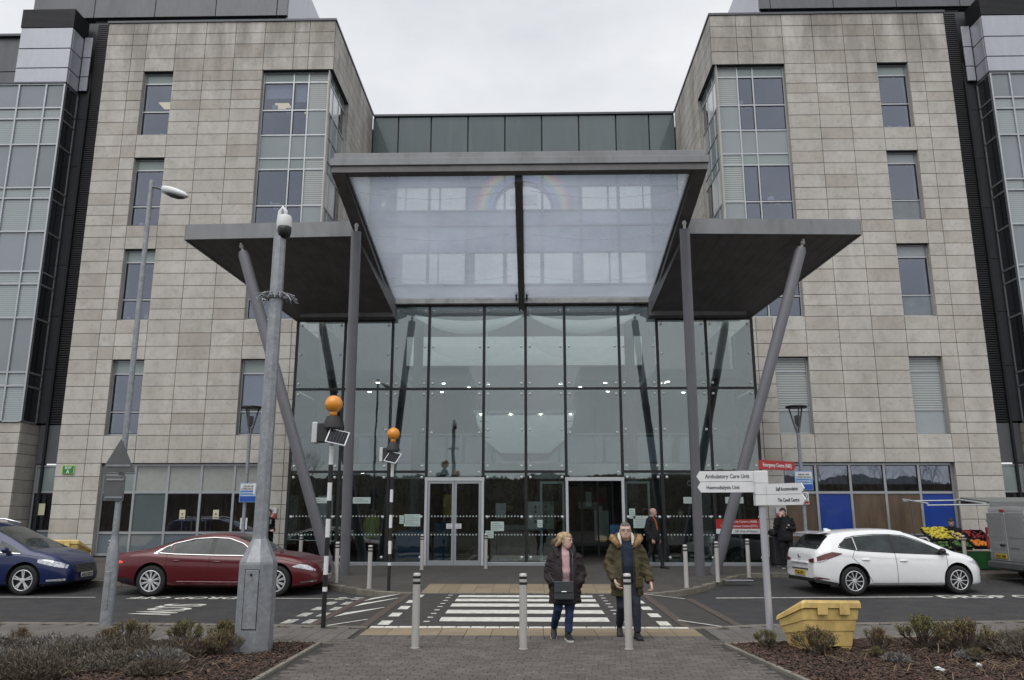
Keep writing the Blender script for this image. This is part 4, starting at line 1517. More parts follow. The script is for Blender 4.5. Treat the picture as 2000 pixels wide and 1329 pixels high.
# bowed tension rods under the glass
for s in (-1, 1):
    for t0 in (.12, .42, .78):
        rd = MB()
        pts = [(s * (.3 + 3.7 * k / 12), gp(0, t0)[1] + .5 * (sin(pi * k / 12) - .5), gp(0, t0)[2] - .06) for k in range(13)]
        rd.tube(pts, .005, 4)
        rd.build('tension_rod', K['white'], can)

# side roofs: flat boxes that tilt up and flare towards the road
for s in (-1, 1):
    bo, bi = Vector((s * 7.26, 0, 7.92 + zz_)), Vector((s * 4.06, 0, 7.95 + zz_))
    fo, fi = Vector((s * 9.14, -4.5, 9.14 + zz_)), Vector((s * 4.45, -4.5, 9.2 + zz_))
    # soffit as boards running from front to back
    NB = 14
    for k in range(NB):
        a, b = k / NB, (k + 1) / NB
        e = .001
        q = [fo.lerp(fi, a + e), fo.lerp(fi, b - e), bo.lerp(bi, b - e), bo.lerp(bi, a + e)]
        m = MB()
        m.prism([p + Vector((0, 0, 0)) for p in q], (0, 0, .04))
        m.build('soffit_board', K['soffit'], can, fix=True)
    rf = MB()
    up = Vector((0, 0, .05))
    h = Vector((0, 0, .40))
    for (p, q) in ((fo, fi), (bo, fo)):
        d = (q - p).normalized()
        nrm = Vector((d.y, -d.x, 0))
        if (p + q).dot(nrm) < 0 and False: nrm = -nrm
        m = MB()
        o2 = (Vector((0, -.05, 0)) if p is fo else Vector((s * .05, -.0, 0)))
        m.prism([p - Vector((0, 0, .03)), q - Vector((0, 0, .03)), q + h, p + h], o2)
        m.build('fascia', K['fascia'], can, fix=True)
    m = MB()
    m.prism([fi - Vector((0, 0, .03)), bi - Vector((0, 0, .03)), bi + h * 1.4, fi + h], (s * .02, 0, 0))
    m.build('inner_cheek', K['soffit'], can, fix=True)
    rf.add([p + h - Vector((0, 0, .03)) for p in (fo, fi, bi, bo)], [(0, 1, 2, 3)])
    rf.build('roof_sheet', K['panel_grey'], can)
    bf = MB().cbox(*sorted((s * 4.07, s * 7.1)), -.45, .06, 7.93 + zz_, 8.40 + zz_, .01)
    bf.build('back_fascia', K['soffit'], can)
    # raking columns on the pavement, pinned under the roof
    zp = zpav(22.4) - .2
    p0, p1 = Vector((s * 4.8, -2.65, zp)), Vector((s * 4.33, -5.1, 9.1 + zz_))
    c = MB().tube([p0, p1], .132, 20)
    c.build('column', K['column'], can, smooth=40)
    MB().tube([p1, p1 + (p1 - p0).normalized() * .22], .035, 8).ball(p1 + Vector((0, 0, .16)), .06, n=8, m=6).build('pin', K['steel'], can)
    p0, p1 = Vector((s * 5.28, -2.25, zp + .01)), Vector((s * 7.63, -4.28, 8.86 + zz_))
    d = (p1 - p0).normalized()
    MB().tube([p0, p1 - d * .12, p1], [.15, .15, .11], 20).build('strut', K['column'], can, smooth=40)
    MB().tube([p1, p1 + d * .22], .04, 8).ball(p1 + d * .12, .07, n=8, m=6).build('pin', K['steel'], can)
# ================================================================== STREET FURNITURE
K['galv'] = M('galvanised_steel', (.27, .285, .305), .5, .45, var=.16, scale=7, dirt=(.40, .42, .44), dirt_scale=16, dirt_amt=.8)
K['galv_dark'] = M('grey_sign_back', (.12, .125, .13), .55, .4, var=.1)
K['amber'] = M('amber_globe', (.78, .30, .03), .3, var=.05, coat=.4)
K['solar'] = M('solar_cell', (.010, .012, .018), .35, var=.2, spec=.12)
K['sign_blue'] = M('sign_blue', (.02, .09, .42), .4, var=.04)
K['sign_pale'] = M('sign_pale_blue', (.25, .42, .66), .4, var=.04)
K['sign_green'] = M('sign_green', (.02, .22, .05), .4, var=.04)
K['yellow'] = M('yellow_plastic', (.70, .51, .19), .42, var=.1, scale=3, dirt=(.36, .25, .09), dirt_scale=4, dirt_amt=.75)

# --- stainless bollards
def make_bollard(loc, label, group):
    b = empty('bollard', loc, 0, label, 'bollard', group)
    R = .053
    MB().lathe([(R + .012, 0), (R + .012, .006), (R, .008), (R, .835)], n=20).build('post', K['steel'], b, smooth=40)
    for z in (.835, .91): MB().lathe([(R + .001, z), (R + .001, z + .035)], n=20).build('black_band', K['black'], b, smooth=40)
    MB().lathe([(R, .8701), (R, .9099)], n=20).build('collar', K['steel'], b, smooth=40)
    MB().lathe([(R, .945), (R, .972), (R - .006, .98), (R - .02, .985)], n=20).build('cap', K['steel'], b, smooth=40)
    return b


def bollard(x, y, z, label, group, first=[None]):
    if first[0] is None:
        first[0] = make_bollard((x, y, z), label, group)
        return first[0]
    c = copy_tree(first[0])
    c.location = (x, y, z)
    c['label'], c['group'] = label, group
    return c


gN, gF = 'steel bollards across the path', 'steel bollards along the far pavement'
bollard(-1.575, 11.47, 0, 'steel bollard on the near block paving, leftmost of the three', gN)
bollard(-.1, 11.42, 0, 'steel bollard on the near block paving, middle one of the three', gN)
bollard(1.33, 11.45, 0, 'steel bollard in front of the man in the green parka', gN)
for (x, y, l) in ((-11.0, 21.3, 'steel bollard on the far pavement between the blue car and the red car'),
                  (-6.62, 23.6, 'steel bollard behind the bonnet of the red car'),
                  (-4.86, 20.66, 'steel bollard at the foot of the left raking strut'),
                  (-3.81, 19.55, 'steel bollard on the kerb build-out beside the farther beacon'),
                  (-3.13, 23.75, 'steel bollard by the left jamb of the closed double doors'),
                  (-1.3, 24.1, 'steel bollard by the right jamb of the closed double doors'),
                  (3.71, 19.82, 'steel bollard at the right corner of the crossing'),
                  (4.7, 20.9, 'steel bollard in front of the right raking strut'),
                  (5.76, 21.95, 'steel bollard on the far pavement beneath the red and white sign'),
                  (12.3, 23.6, 'steel bollard behind the nose of the white car, before the fruit stall')):
    bollard(x, y, zpav(y), l, gF)

# --- Belisha beacons
def make_beacon(loc, rz, label):
    b = empty('belisha_beacon', loc, rz, label, 'crossing beacon', 'beacons at the crossing')
    R = .038
    zs = [0, .82, 1.115, 1.41, 1.705, 2.0, 2.295, 2.59, 2.9]
    for i, (a, c) in enumerate(zip(zs[:-1], zs[1:])):
        MB().lathe([(R, a), (R, c)], n=16).build('black_band' if i % 2 == 0 else 'white_band', K['black'] if i % 2 == 0 else K['white'], b, smooth=40)
    MB().lathe([(R + .001, .56), (R + .001, .63)], n=16).build('number_tape', K['white'], b, smooth=40)
    MB().lathe([(R * .9, 2.9), (R * .9, 3.2)], n=12).build('bracket', K['galv'], b, smooth=40)
    MB().lathe([(.05, 3.19), (.165, 3.2), (.165, 3.235), (.105, 3.40), (.06, 3.405)], n=20).build('lamp_base', K['black_matt'], b, smooth=40)
    pr = [(.062, 3.40), (.064, 3.47)]
    for k in range(13):
        a = -pi / 2 + .42 + (pi - .42) * k / 12
        pr.append((.15 * cos(a), 3.61 + .15 * sin(a)))
    MB().lathe(pr, n=28).build('globe', K['amber'], b, smooth=True)
    bx = MB().cbox(-.235, -.06, -.1, .1, 2.96, 3.28, .012)
    bx.build('battery_box', K['black_matt'], b)
    lb_ = MB().cbox(-.325, -.235, -.11, .11, 2.945, 3.295, .012)
    lb_.build('solar_panel_frame', K['alu_white'], b)
    # tilted solar panel facing the road
    sp = MB().cbox(-.17, .17, -.012, .012, -.155, .155, .004).build('solar_panel', K['alu_white'], b, loc=(.13, -.17, 3.03))
    sp.rotation_euler = (radians(-38), radians(12), radians(6))
    for i in range(6):
        for j in range(4):
            MB().box(-.150 + i * .0505, -.1015 + i * .0505, -.016, -.0125, -.137 + j * .069, -.0695 + j * .069).build('cell', K['solar'], sp)
    return b


K['black_matt'] = M('black_matt_plastic', (.03, .03, .034), .6, var=.1)
make_beacon((-3.33, 13.4, 0), 0, 'striped crossing beacon with amber globe on the near pavement')
make_beacon((-3.27, 19.1, zpav(19.1)), radians(-28), 'striped crossing beacon with amber globe on the far pavement')

# --- tall lamp post with the backs of two road signs
lp = empty('street_lamp', (-7.02, 13.72, 0), 0, 'tall galvanised street lamp rising left of the red car', 'street lamp')
MB().lathe([(.105, -.05), (.1, 1.1), (.085, 1.22), (.056, 1.42)], n=20).build('base', K['galv'], lp, smooth=40)
MB().lathe([(.054, 1.42), (.046, 5), (.042, 7.86)], n=16).build('pole', K['galv'], lp, smooth=40)
MB().cbox(-.04, .04, -.112, -.098, .25, .85, .006).build('access_door', K['galv'], lp)
MB().tube([(0, 0, 7.74), (.17, -.03, 7.69), (.26, -.05, 7.64)], .022, 8).build('arm', K['galv_dark'], lp, smooth=40)
hd_ = MB()
rings = []
for (t, ry, rz_) in ((0, .05, .05), (.05, .085, .07), (.16, .115, .08), (.32, .11, .07), (.44, .07, .05), (.5, .02, .015)):
    c = Vector((.24 + t * 1.15, -.05 - t * .35, 7.66 - t * .42))
    rings.append([c + Vector((0, 1.15 * ry * cos(2 * pi * k / 14), 1.15 * rz_ * sin(2 * pi * k / 14))) for k in range(14)])
hd_.loft(rings)
hd_.build('lantern', K['white'], lp, smooth=True)
gl2 = MB()
rings = []
for (t, ry, rz_) in ((.06, .05, .02), (.16, .095, .05), (.3, .09, .05), (.42, .04, .02)):
    c = Vector((.24 + t * 1.15, -.05 - t * .35, 7.61 - t * .42))
    rings.append([c + Vector((0, 1.15 * ry * cos(2 * pi * k / 14), 1.15 * rz_ * sin(2 * pi * k / 14))) for k in range(14)])
gl2.loft(rings)
gl2.build('lens', K['galv_dark'], lp, smooth=True)
rs = empty('road_sign', (-7.05, 13.66, 2.45), radians(4), 'grey back of a triangular road sign on the tall street lamp', 'road sign')
MB().prism([(-.30, .0, .02), (.30, .0, .02), (.27, 0, 0), (-.27, 0, 0)], (0, -.012, 0)).build('rim', K['galv_dark'], rs)
MB().prism([(-.29, -.02, .03), (.29, -.02, .03), (.0, -.02, .60)], (0, .012, 0)).build('plate', K['galv_dark'], rs)
MB().box(-.2, .2, -.032, -.0205, .13, .16).build('rail', K['galv'], rs)
MB().lathe([(.06, .12), (.06, .17)], (.03, .06, 0), 12).build('clamp', K['galv'], rs)
rs = empty('road_sign', (-7.05, 13.66, 2.0), radians(4), 'grey back of a rectangular plate below the triangle on the tall street lamp', 'road sign')
MB().cbox(-.2, .14, -.02, -.008, 0, .42, .004).build('plate', K['galv_dark'], rs)
for z in (.06, .36):
    MB().box(-.17, .12, -.032, -.0205, z - .015, z + .015).build('rail', K['galv'], rs)

# --- CCTV pole with octagonal cabinet base
cp_ = empty('camera_pole', (-3.71, 11.2, 0), 0, 'thick galvanised camera pole with cabinet base in the left flower bed', 'camera pole')


def octo(r, z, n=8, off=pi / 8): return [(r * cos(off + 2 * pi * k / n), r * sin(off + 2 * pi * k / n), z) for k in range(n)]


MB().loft([octo(.25, -.1), octo(.25, 1.12), octo(.245, 1.15)]).build('cabinet', K['galv'], cp_)
MB().loft([octo(.245, 1.151), octo(.105, 1.45), octo(.1, 1.5)]).build('shoulder', K['galv'], cp_)
MB().loft([octo(.1, 1.5), octo(.098, 3.5), octo(.09, 5.86)]).build('pole', K['galv'], cp_)
f_ = .25 * cos(pi / 8)
MB().box(-.158 + .06, .098, -f_ - .003, -f_ + .01, .29, 1.06).build('door_seam', K['black'], cp_)
MB().cbox(-.09, .09, -f_ - .009, -f_ + .004, .30, 1.05, .004).build('access_door', K['galv'], cp_)
MB().cyl((-.01, -f_ - .016, .99), (-.01, -f_ - .008, .99), .018, n=12).build('lock', K['black'], cp_)
MB().box(-.11, -.085, -.095, -.088, 2.05, 2.2).build('label_plate', K['white'], cp_)
MB().lathe([(.11, 4.86), (.11, 4.90)], n=12).build('collar', K['galv_dark'], cp_)
sk = MB()
for k in range(22):
    a = 2 * pi * k / 22
    r1 = .30 + rnd.uniform(-.04, .05)
    zz = 4.9 + rnd.uniform(-.05, .05)
    sk.tube([(.1 * cos(a), .1 * sin(a), 4.88), (.2 * cos(a + .1), .2 * sin(a + .1), 4.93), (r1 * cos(a + .1), r1 * sin(a + .1), zz - .06)], .006, 5)
for r_ in (.16, .21): sk.tube([(r_ * cos(2 * pi * k / 24), r_ * sin(2 * pi * k / 24), 4.92) for k in range(25)], .005, 5)
tag(sk.build('anti_climb_spikes', K['galv'], cp_), kind='stuff')
cm = empty('security_camera', (-3.69, 11.2, 5.86), 0, 'white domed security camera on top of the galvanised pole', 'camera')
cm.scale = (1.0, 1.0, 1.0)
MB().tube([(-.05, 0, 0), (-.055, 0, .2), (-.04, 0, .36), (.0, 0, .42), (.04, 0, .37), (.045, 0, .3)], .032, 10).build('hook_arm', K['white'], cm, smooth=True)
MB().lathe([(.03, .30), (.085, .28), (.1, .24), (.105, .12), (.1, .1)], (.05, -.03, 0), 18).build('hood', K['white'], cm, smooth=40)
MB().lathe([(.1, .115), (.102, .05), (.09, -.03), (.05, -.07), (.01, -.08)], (.05, -.03, 0), 18).build('dome', K['black'], cm, smooth=True)

# --- flared lamps on the far pavement
def make_lantern(loc, label):
    b = empty('street_lamp', loc, 0, label, 'street lamp', 'flared lamps on the far pavement')
    H = 4.72
    MB().lathe([(.1, 0), (.1, .55), (.085, .68), (.055, .9), (.05, 4.1), (.06, H - .75)], n=16).build('pole', K['galv'], b, smooth=40)
    for k in range(3):
        a = 2 * pi * k / 3 + .5
        MB().tube([(.04 * cos(a), .04 * sin(a), H - .8), (.22 * cos(a), .22 * sin(a), H - .06)], .024, 8).build('strut', K['galv_dark'], b, smooth=40)
    MB().lathe([(.02, H - .62), (.075, H - .5), (.085, H - .3), (.03, H - .28)], n=14).build('lamp', K['galv_dark'], b, smooth=40)
    MB().lathe([(.03, H - .07), (.3, H - .06), (.32, H - .035), (.3, H), (.05, H + .03)], n=24).build('reflector_disc', K['dark'], b, smooth=40)
    return b


make_lantern((-8.34, 23.6, zpav(23.6)), 'flared street lamp half hidden behind the camera pole')
make_lantern((7.98, 23.9, zpav(23.9)), 'flared street lamp behind the man in black by the litter bin')


def drop_sign(loc, rz, label):
    b = empty('drop_off_sign', loc, rz, label, 'sign', 'blue and white drop off signs')
    MB().cbox(-.27, .27, 0, .02, 0, .55, .006).build('plate', K['sign_pale'], b)
    MB().box(-.25, .25, -.004, -.0005, .345, .53).build('white_panel', K['white'], b)
    MB().box(-.25, .25, -.004, -.0005, .02, .17).build('blue_panel', K['sign_blue'], b)
    text('lettering', 'DROP OFF', .07, K['black'], b, (0, -.006, .43), align='CENTER', bold=.001)
    text('lettering', '15 MINUTES ONLY', .055, K['black'], b, (0, -.006, .365), align='CENTER', bold=.001)
    for k in range(4):
        MB().box(-.22, .2 - .05 * (k % 2), -.004, -.0005, .19 + k * .036, .205 + k * .036).build('small_print', K['sign_blue'] if k % 2 else K['white'], b)
    return b


drop_sign((8.0, 23.78, 2.46), radians(6), 'blue and white drop off sign on the lamp above the white car')
drop_sign((-8.2, 23.48, 2.12), radians(6), 'blue and white drop off sign on the lamp behind the camera pole')
ns = empty('no_parking_sign', (8.0, 23.8, 2.06), radians(4), 'small white no parking sign under the drop off sign', 'sign')
MB().cbox(-.115, .115, 0, .015, 0, .35, .004).build('plate', K['white'], ns)
MB().box(-.1, .1, -.004, -.0005, .02, .09).build('red_panel', K['red'], ns)
rg = MB()
N = 20
rg.add([(r_ * cos(2 * pi * k / N), -.005, .235 + r_ * sin(2 * pi * k / N)) for r_ in (.085, .068) for k in range(N)], [(k, (k + 1) % N, N + (k + 1) % N, N + k) for k in range(N)])
rg.bar((-.055, -.006, .29), (.055, -.006, .18), .004, .016, (0, 1, 0))
rg.build('symbol', K['black'], ns)
text('symbol', 'P', .12, K['black'], ns, (-.038, -.005, .195), bold=.003)
text('lettering', 'No Parking', .036, K['black'], ns, (0, -.005, .112), align='CENTER')

# --- finger post
fpz = empty('finger_post', (3.44, 12.15, 0), 0, 'grey finger post with white and red direction arms beside the yellow grit bin', 'sign post')
MB().tube([(0, 0, -.1), (.0, 0, 2.0)], .05, 16).build('post', K['panel_light'], fpz, smooth=40)
MB().cbox(-.1, .1, -.075, .075, 1.9, 2.415, .01).build('arm_bracket', K['white'], fpz)
for z in (2.065, 2.235): MB().box(-.102, .102, -.077, .077, z - .002, z + .002).build('bracket_seam', K['column'], fpz)


def arm(ang, z, h, L, words, col, tcol, size, start=.08, sx=1.0):
    """one direction arm; words are set on the face towards the camera"""
    d = Vector((cos(ang), sin(ang), 0))
    a = MB()
    pts = [d * start + Vector((0, 0, -h / 2)), d * (L - .05) + Vector((0, 0, -h / 2)), d * L, d * (L - .05) + Vector((0, 0, h / 2)), d * start + Vector((0, 0, h / 2))]
    nrm = Vector((d.y, -d.x, 0))
    if nrm.y > 0: nrm = -nrm
    a.prism([p - nrm * .012 + Vector((0, 0, z)) for p in pts], nrm * .024)
    ar = a.build('sign_arm', K[col], fpz, fix=True)
    flip = d.x < 0
    rz = ang + (pi if flip else 0)
    if flip: p = d * (L - .13)
    else: p = d * (L - .1)
    p = p + nrm * .0135 + Vector((0, 0, z - h * .19))
    t_ = text('lettering', words, size, K[tcol], ar, p, rot=(pi / 2, 0, rz), align='LEFT' if flip else 'RIGHT', sx=sx, bold=.0012, ext=.001)
    return ar


arm(radians(36), 2.51, .14, .86, 'Emergency Centre (A&E)', 'red', 'white', .08, 0, .84)
arm(radians(170), 2.34, .155, .93, 'Ambulatory Care Unit', 'white', 'black', .084, .1, .84)
arm(radians(170), 2.178, .155, .92, 'Haemodialysis Unit', 'white', 'black', .074, .1, .84)
arm(radians(-57), 2.142, .15, .78, 'Staff Accommodation', 'white', 'black', .072, .12, .62)
arm(radians(-57), 1.985, .15, .79, 'The Cavell Centre', 'white', 'black', .072, .12, .7)

# --- grit bins
def grit_bin(loc, rz, sc, label):
    b = empty('grit_bin', loc, rz, label, 'grit bin', 'yellow grit bins')
    b.scale = (sc * .95, sc, sc * 1.14)

    def rect(w, d, z, c=.03, y0=0):
        w, d = w / 2, d / 2
        return [(-w + c, -d + y0, z), (w - c, -d + y0, z), (w, -d + c + y0, z), (w, d - c + y0, z), (w - c, d + y0, z), (-w + c, d + y0, z), (-w, d - c + y0, z), (-w, -d + c + y0, z)]
    MB().loft([rect(.84, .52, .06), rect(.9, .56, .24), rect(.93, .585, .245), rect(.97, .61, .37), rect(1.0, .635, .375), rect(1.04, .66, .5)]).build('body', K['yellow'], b)
    for x in (-.3, .3): MB().cbox(x - .1, x + .1, -.25, .25, 0, .065, .01).build('foot', K['yellow'], b)
    # lid: high along the back, slopes down to the open front
    MB().loft([rect(1.09, .72, .505, y0=0), rect(1.09, .72, .56, y0=0)]).build('lid_rim', K['yellow'], b)
    MB().loft([rect(1.09, .72, .561), rect(1.06, .69, .60)]).build('lid', K['yellow'], b)
    for x in (-.2, .2): MB().cbox(x - .09, x + .09, -.385, -.362, .42, .565, .006).build('hinge', K['yellow'], b)
    for o in b.children:       # the bin is lower on the far side
        for v in o.data.vertices: v.co.z *= 1.06 - .42 * (v.co.y + .33) / .66
    return b


gb = grit_bin((3.95, 11.62, -.01), radians(9), .9, 'yellow grit bin in the right flower bed beside the finger post')
gb.rotation_euler = (0, radians(2), radians(17))
grit_bin((-14.55, 25.6, .2), radians(-4), 1.1, 'yellow grit bin by the stone wall behind the blue car')

# --- litter bin
lbn = empty('litter_bin', (7.55, 24.9, zpav(24.9)), 0, 'black litter bin against the stone wall behind the man in black', 'litter bin')
MB().cbox(-.29, .29, -.26, .26, .04, .86, .03).build('body', K['black_matt'], lbn)
MB().cbox(-.31, .31, -.28, .28, .87, 1.08, .06).build('hood', K['black_matt'], lbn)
MB().box(-.2, .2, -.285, -.278, .89, 1.0).build('opening', K['black'], lbn)
MB().box(-.24, .24, -.22, .22, 0, .04).build('foot', K['galv'], lbn)

# --- signs fixed to the stone
wsn = empty('wall_sign', (-15.93, 27.47, 3.28), 0, 'small green RVP A sign on the stone at the far left', 'sign')
MB().cbox(-.21, .21, -.015, .0, -.15, .15, .004).build('plate', M('sign_lime', (.35, .55, .10), .5), wsn)
MB().box(-.185, .185, -.019, -.0155, -.13, .13).build('green_panel', K['sign_green'], wsn)
text('lettering', 'RVP', .13, K['white'], wsn, (0, -.022, .02), align='CENTER', bold=.004)
text('lettering', 'A', .15, K['white'], wsn, (0, -.022, -.115), align='CENTER', bold=.006)
for (x, l) in ((-8.77, 'red and white no smoking sign on the stone behind the woman in the dark coat'), (8.4, 'red and white no smoking sign on the stone behind the man in black')):
    wsn = empty('wall_sign', (x, 27.47, 1.82), 0, l, 'sign', 'no smoking signs on the stone')
    MB().cbox(-.17, .17, -.012, 0, -.17, .17, .004).build('plate', K['white'], wsn)
    MB().box(-.165, .165, -.016, -.0125, -.165, -.01).build('red_panel', K['red'], wsn)
    m = MB()
    m.add([(r_ * cos(2 * pi * k / N), -.017, .085 + r_ * sin(2 * pi * k / N)) for r_ in (.065, .05) for k in range(N)], [(k, (k + 1) % N, N + (k + 1) % N, N + k) for k in range(N)])
    m.bar((-.04, -.017, .125), (.04, -.017, .045), .003, .012, (0, 1, 0))
    m.box(-.035, .035, -.016, -.0125, .078, .09)
    m.build('symbol', K['black'], wsn)
    for k in range(3): MB().box(-.12, .1 - .03 * k, -.0185, -.0165, -.06 - k * .035, -.045 - k * .035).build('small_print', K['white'], wsn)

# --- a few bits of litter and a flat iron cover
iron = tag(MB().cbox(-.35, .35, -.1, .1, 0, .012, .004).build('drain_cover', K['panel_light'], None, loc=(5.3, 21.2, zpav(21.2) + .004)), 'pale metal cover plate lying on the paving beside the right strut', 'drain cover')
# ================================================================== VEHICLES
import numpy as np


def interp(pts, x): return float(np.interp(x, [p[0] for p in pts], [p[1] for p in pts]))


def smooth_pts(pts, n=90):
    """Catmull-Rom resampling of a profile, so lines bend softly"""
    out = []
    P = [pts[0]] + list(pts) + [pts[-1]]
    for i in range(1, len(P) - 2):
        for k in range(8):
            t = k / 8
            p0, p1, p2, p3 = P[i - 1], P[i], P[i + 1], P[i + 2]
            out.append(tuple(.5 * (2 * p1[j] + (p2[j] - p0[j]) * t + (2 * p0[j] - 5 * p1[j] + 4 * p2[j] - p3[j]) * t * t + (3 * p1[j] - p0[j] - 3 * p2[j] + p3[j]) * t ** 3) for j in (0, 1)))
    out.append(tuple(pts[-1]))
    xs = [o[0] for o in out]
    for i in range(1, len(out)):
        if out[i][0] <= out[i - 1][0]: out[i] = (out[i - 1][0] + 1e-4, out[i][1])
    return out


class Body:
    def __init__(s, L, Wd, top, belt, bot, plan, roofw, tumble=.40, boxy=False):
        s.L, s.W, s.roofw, s.tumble = L, Wd, roofw, tumble
        s.top, s.belt, s.bot, s.plan = smooth_pts(top), smooth_pts(belt), bot, plan
        s.boxy = boxy

    def section(s, x):
        zt, zb_, zl = interp(s.top, x), interp(s.bot, x), interp(s.belt, x)
        zl = min(zl, zt - .03)
        w = s.W / 2 * interp(s.plan, x)
        c = min(1, max(0, (zt - zl - .05) / s.tumble))
        wr = w * .88 * (1 - c) + s.roofw * (w / (s.W / 2)) * c
        h = zl - zb_
        if s.boxy:
            kn = [(0, zb_), (.8 * w, zb_), (.95 * w, zb_ + .05 * h), (.985 * w, zb_ + .2 * h), (1. * w, zb_ + .5 * h), (.99 * w, zb_ + .85 * h), (.975 * w, zl), (wr, zt - .1), (wr * .88, zt - .025), (0, zt)]
        else:
            kn = [(0, zb_), (.78 * w, zb_), (.93 * w, zb_ + .06 * h), (.985 * w, zb_ + .2 * h), (1. * w, zb_ + .52 * h), (.985 * w, zb_ + .8 * h), (.945 * w, zl),
                  (wr + .012 * c, zt - (.018 + .085 * c)), (wr * (.86 - .1 * c), zt - (.012 + .012 * c)), (0, zt)]
        out = []
        P = [(-kn[1][0], kn[1][1])] + kn + [(-kn[-2][0], kn[-2][1])]
        for i in range(1, len(P) - 2):
            for k in range(5):
                t = k / 5
                p0, p1, p2, p3 = P[i - 1], P[i], P[i + 1], P[i + 2]
                sharp = i - 1 in (0, 1)
                if sharp: out.append(tuple(p1[j] + (p2[j] - p1[j]) * t for j in (0, 1)))
                else: out.append(tuple(.5 * (2 * p1[j] + (p2[j] - p0[j]) * t + (2 * p0[j] - 5 * p1[j] + 4 * p2[j] - p3[j]) * t * t + (3 * p1[j] - p0[j] - 3 * p2[j] + p3[j]) * t ** 3) for j in (0, 1)))
        out.append(kn[-1])
        return out            # 46 points, k*5 = knot k

    def y(s, x, z):
        sec = s.section(x)[10:]
        zs = [p[1] for p in sec]
        for i in range(1, len(zs)): zs[i] = max(zs[i], zs[i - 1] + 1e-5)
        return float(np.interp(z, zs, [p[0] for p in sec]))

    def stations(s, n=70):
        xs = set(np.linspace(-s.L / 2, s.L / 2, n).tolist())
        for e in (.01, .025, .05, .09): xs |= {-s.L / 2 + e, s.L / 2 - e}
        return sorted(xs)

    def mesh(s, paint, wheels, rw):
        m = MB()
        rings = []
        for x in s.stations():
            sec = s.section(x)
            rings.append([(x, -p[0], p[1]) for p in sec] + [(x, p[0], p[1]) for p in sec[-2:0:-1]])
        m.loft(rings)
        me = m.mesh('body', [paint, K['wheel_well']], fix=True)
        o = bpy.data.objects.new('tmp_body', me)
        c = MB()
        c.cur = 1
        for (wx) in wheels:
            for sd in (-1, 1):
                y0, y1 = sd * (s.W / 2 - .36), sd * (s.W / 2 + .2)
                ya, yb = min(y0, y1), max(y0, y1)
                N = 28
                c.loft([[(wx + (rw + .055) * cos(2 * pi * k / N), yy, rw + .02 + (rw + .055) * sin(2 * pi * k / N)) for k in range(N)] for yy in (ya, yb)])
        cme = c.mesh('cut', [paint, K['wheel_well']], fix=True)
        co = bpy.data.objects.new('tmp_cut', cme)
        TMP.collection.objects.link(co)
        md = o.modifiers.new('b', 'BOOLEAN')
        md.object = co
        md.operation = 'DIFFERENCE'
        md.solver = 'EXACT'
        res = evaluated(o)
        TMP.collection.objects.unlink(co)
        bpy.data.objects.remove(co)
        bpy.data.objects.remove(o)
        res.shade_smooth()
        res.set_sharp_from_angle(angle=radians(35))
        return res


K['wheel_well'] = M('wheel_well', (.008, .008, .008), .9)
K['car_glass'] = M('car_glass', (.032, .040, .042), .05, var=.6, scale=2.6, coat=0, spec=.35)
K['car_glass_dark'] = M('car_glass_dark', (.012, .014, .015), .05, var=.25, scale=1.5, coat=0)
K['chrome'] = M('chrome', (.78, .79, .80), .12, 1., var=.03)
K['rim'] = M('alloy_rim', (.58, .59, .60), .35, .25, var=.1)
K['lamp_clear'] = M('headlamp', (.55, .57, .60), .12, .4, var=.4, scale=14, coat=1)
K['lamp_red'] = M('tail_lamp', (.34, .012, .012), .15, var=.3, scale=8, coat=1)
K['lamp_dark'] = M('dark_tail_lamp', (.11, .008, .009), .15, var=.4, scale=9, coat=1)
K['lamp_lit'] = M('lit_brake_lamp', (.9, .04, .03), .2, emit=.35, var=.2, scale=12, coat=1)
K['seam'] = M('door_seam', (.006, .006, .007), .7)
K['trim_black'] = M('black_trim', (.014, .014, .015), .45, var=.1)
K['plate_white'] = M('plate_white', (.70, .70, .66), .4, var=.03)
K['plate_yellow'] = M('plate_yellow', (.62, .42, .03), .4, var=.05)
K['cabin'] = M('cabin_trim', (.09, .09, .095), .8, var=.3)


def wheel(root, x, y, r, style, outer):
    """wheel > tyre, rim, spokes, hub; outer is -1 or +1, the side the disc faces"""
    w = MB().lathe([(.05, -outer * .06), (r * .66, -outer * .08), (r * .70, -outer * .09)], (0, 0, 0), 24, 'y', cap=False).build('wheel', K['trim_black'], root, smooth=40, loc=(x, y, r))
    MB().lathe([(r * .68, -.1), (r * .8, -.108), (r * .93, -.102), (r * .985, -.08), (r, -.04), (r, .04), (r * .985, .08), (r * .93, .102), (r * .8, .108), (r * .68, .1)], n=40, axis='y', cap=False).build('tyre', K['rubber'], w, smooth=50)
    o_ = outer
    MB().lathe([(r * .69, o_ * .104), (r * .655, o_ * .108), (r * .63, o_ * .09), (r * .62, o_ * .03), (r * .1, o_ * .02)], n=40, axis='y', cap=False).build('rim', K['rim_dark'], w, smooth=40)
    MB().lathe([(r * .70, o_ * .106), (r * .66, o_ * .112), (r * .632, o_ * .104)], n=40, axis='y', cap=False).build('rim_lip', K['rim'], w, smooth=40)
    nsp, pair, tw = style
    for k in range(nsp):
        a = 2 * pi * k / nsp + .3
        m = MB()
        for d in ((-pair, pair) if pair else (0,)):
            p0 = Vector((r * .12 * cos(a + d * .6), o_ * .088, r * .12 * sin(a + d * .6)))
            p1 = Vector((r * .645 * cos(a + d + tw), o_ * .102, r * .645 * sin(a + d + tw)))
            m.bar(p0, p1, r * (.055 if nsp > 7 else .085), .02, (0, 1, 0))
        m.build('spoke', K['rim'], w)
    MB().lathe([(r * .17, o_ * .08), (r * .16, o_ * .106), (r * .05, o_ * .112)], n=16, axis='y').build('hub', K['rim'], w, smooth=40)
    return w


K['rim_dark'] = M('rim_shadow_paint', (.03, .03, .031), .5)


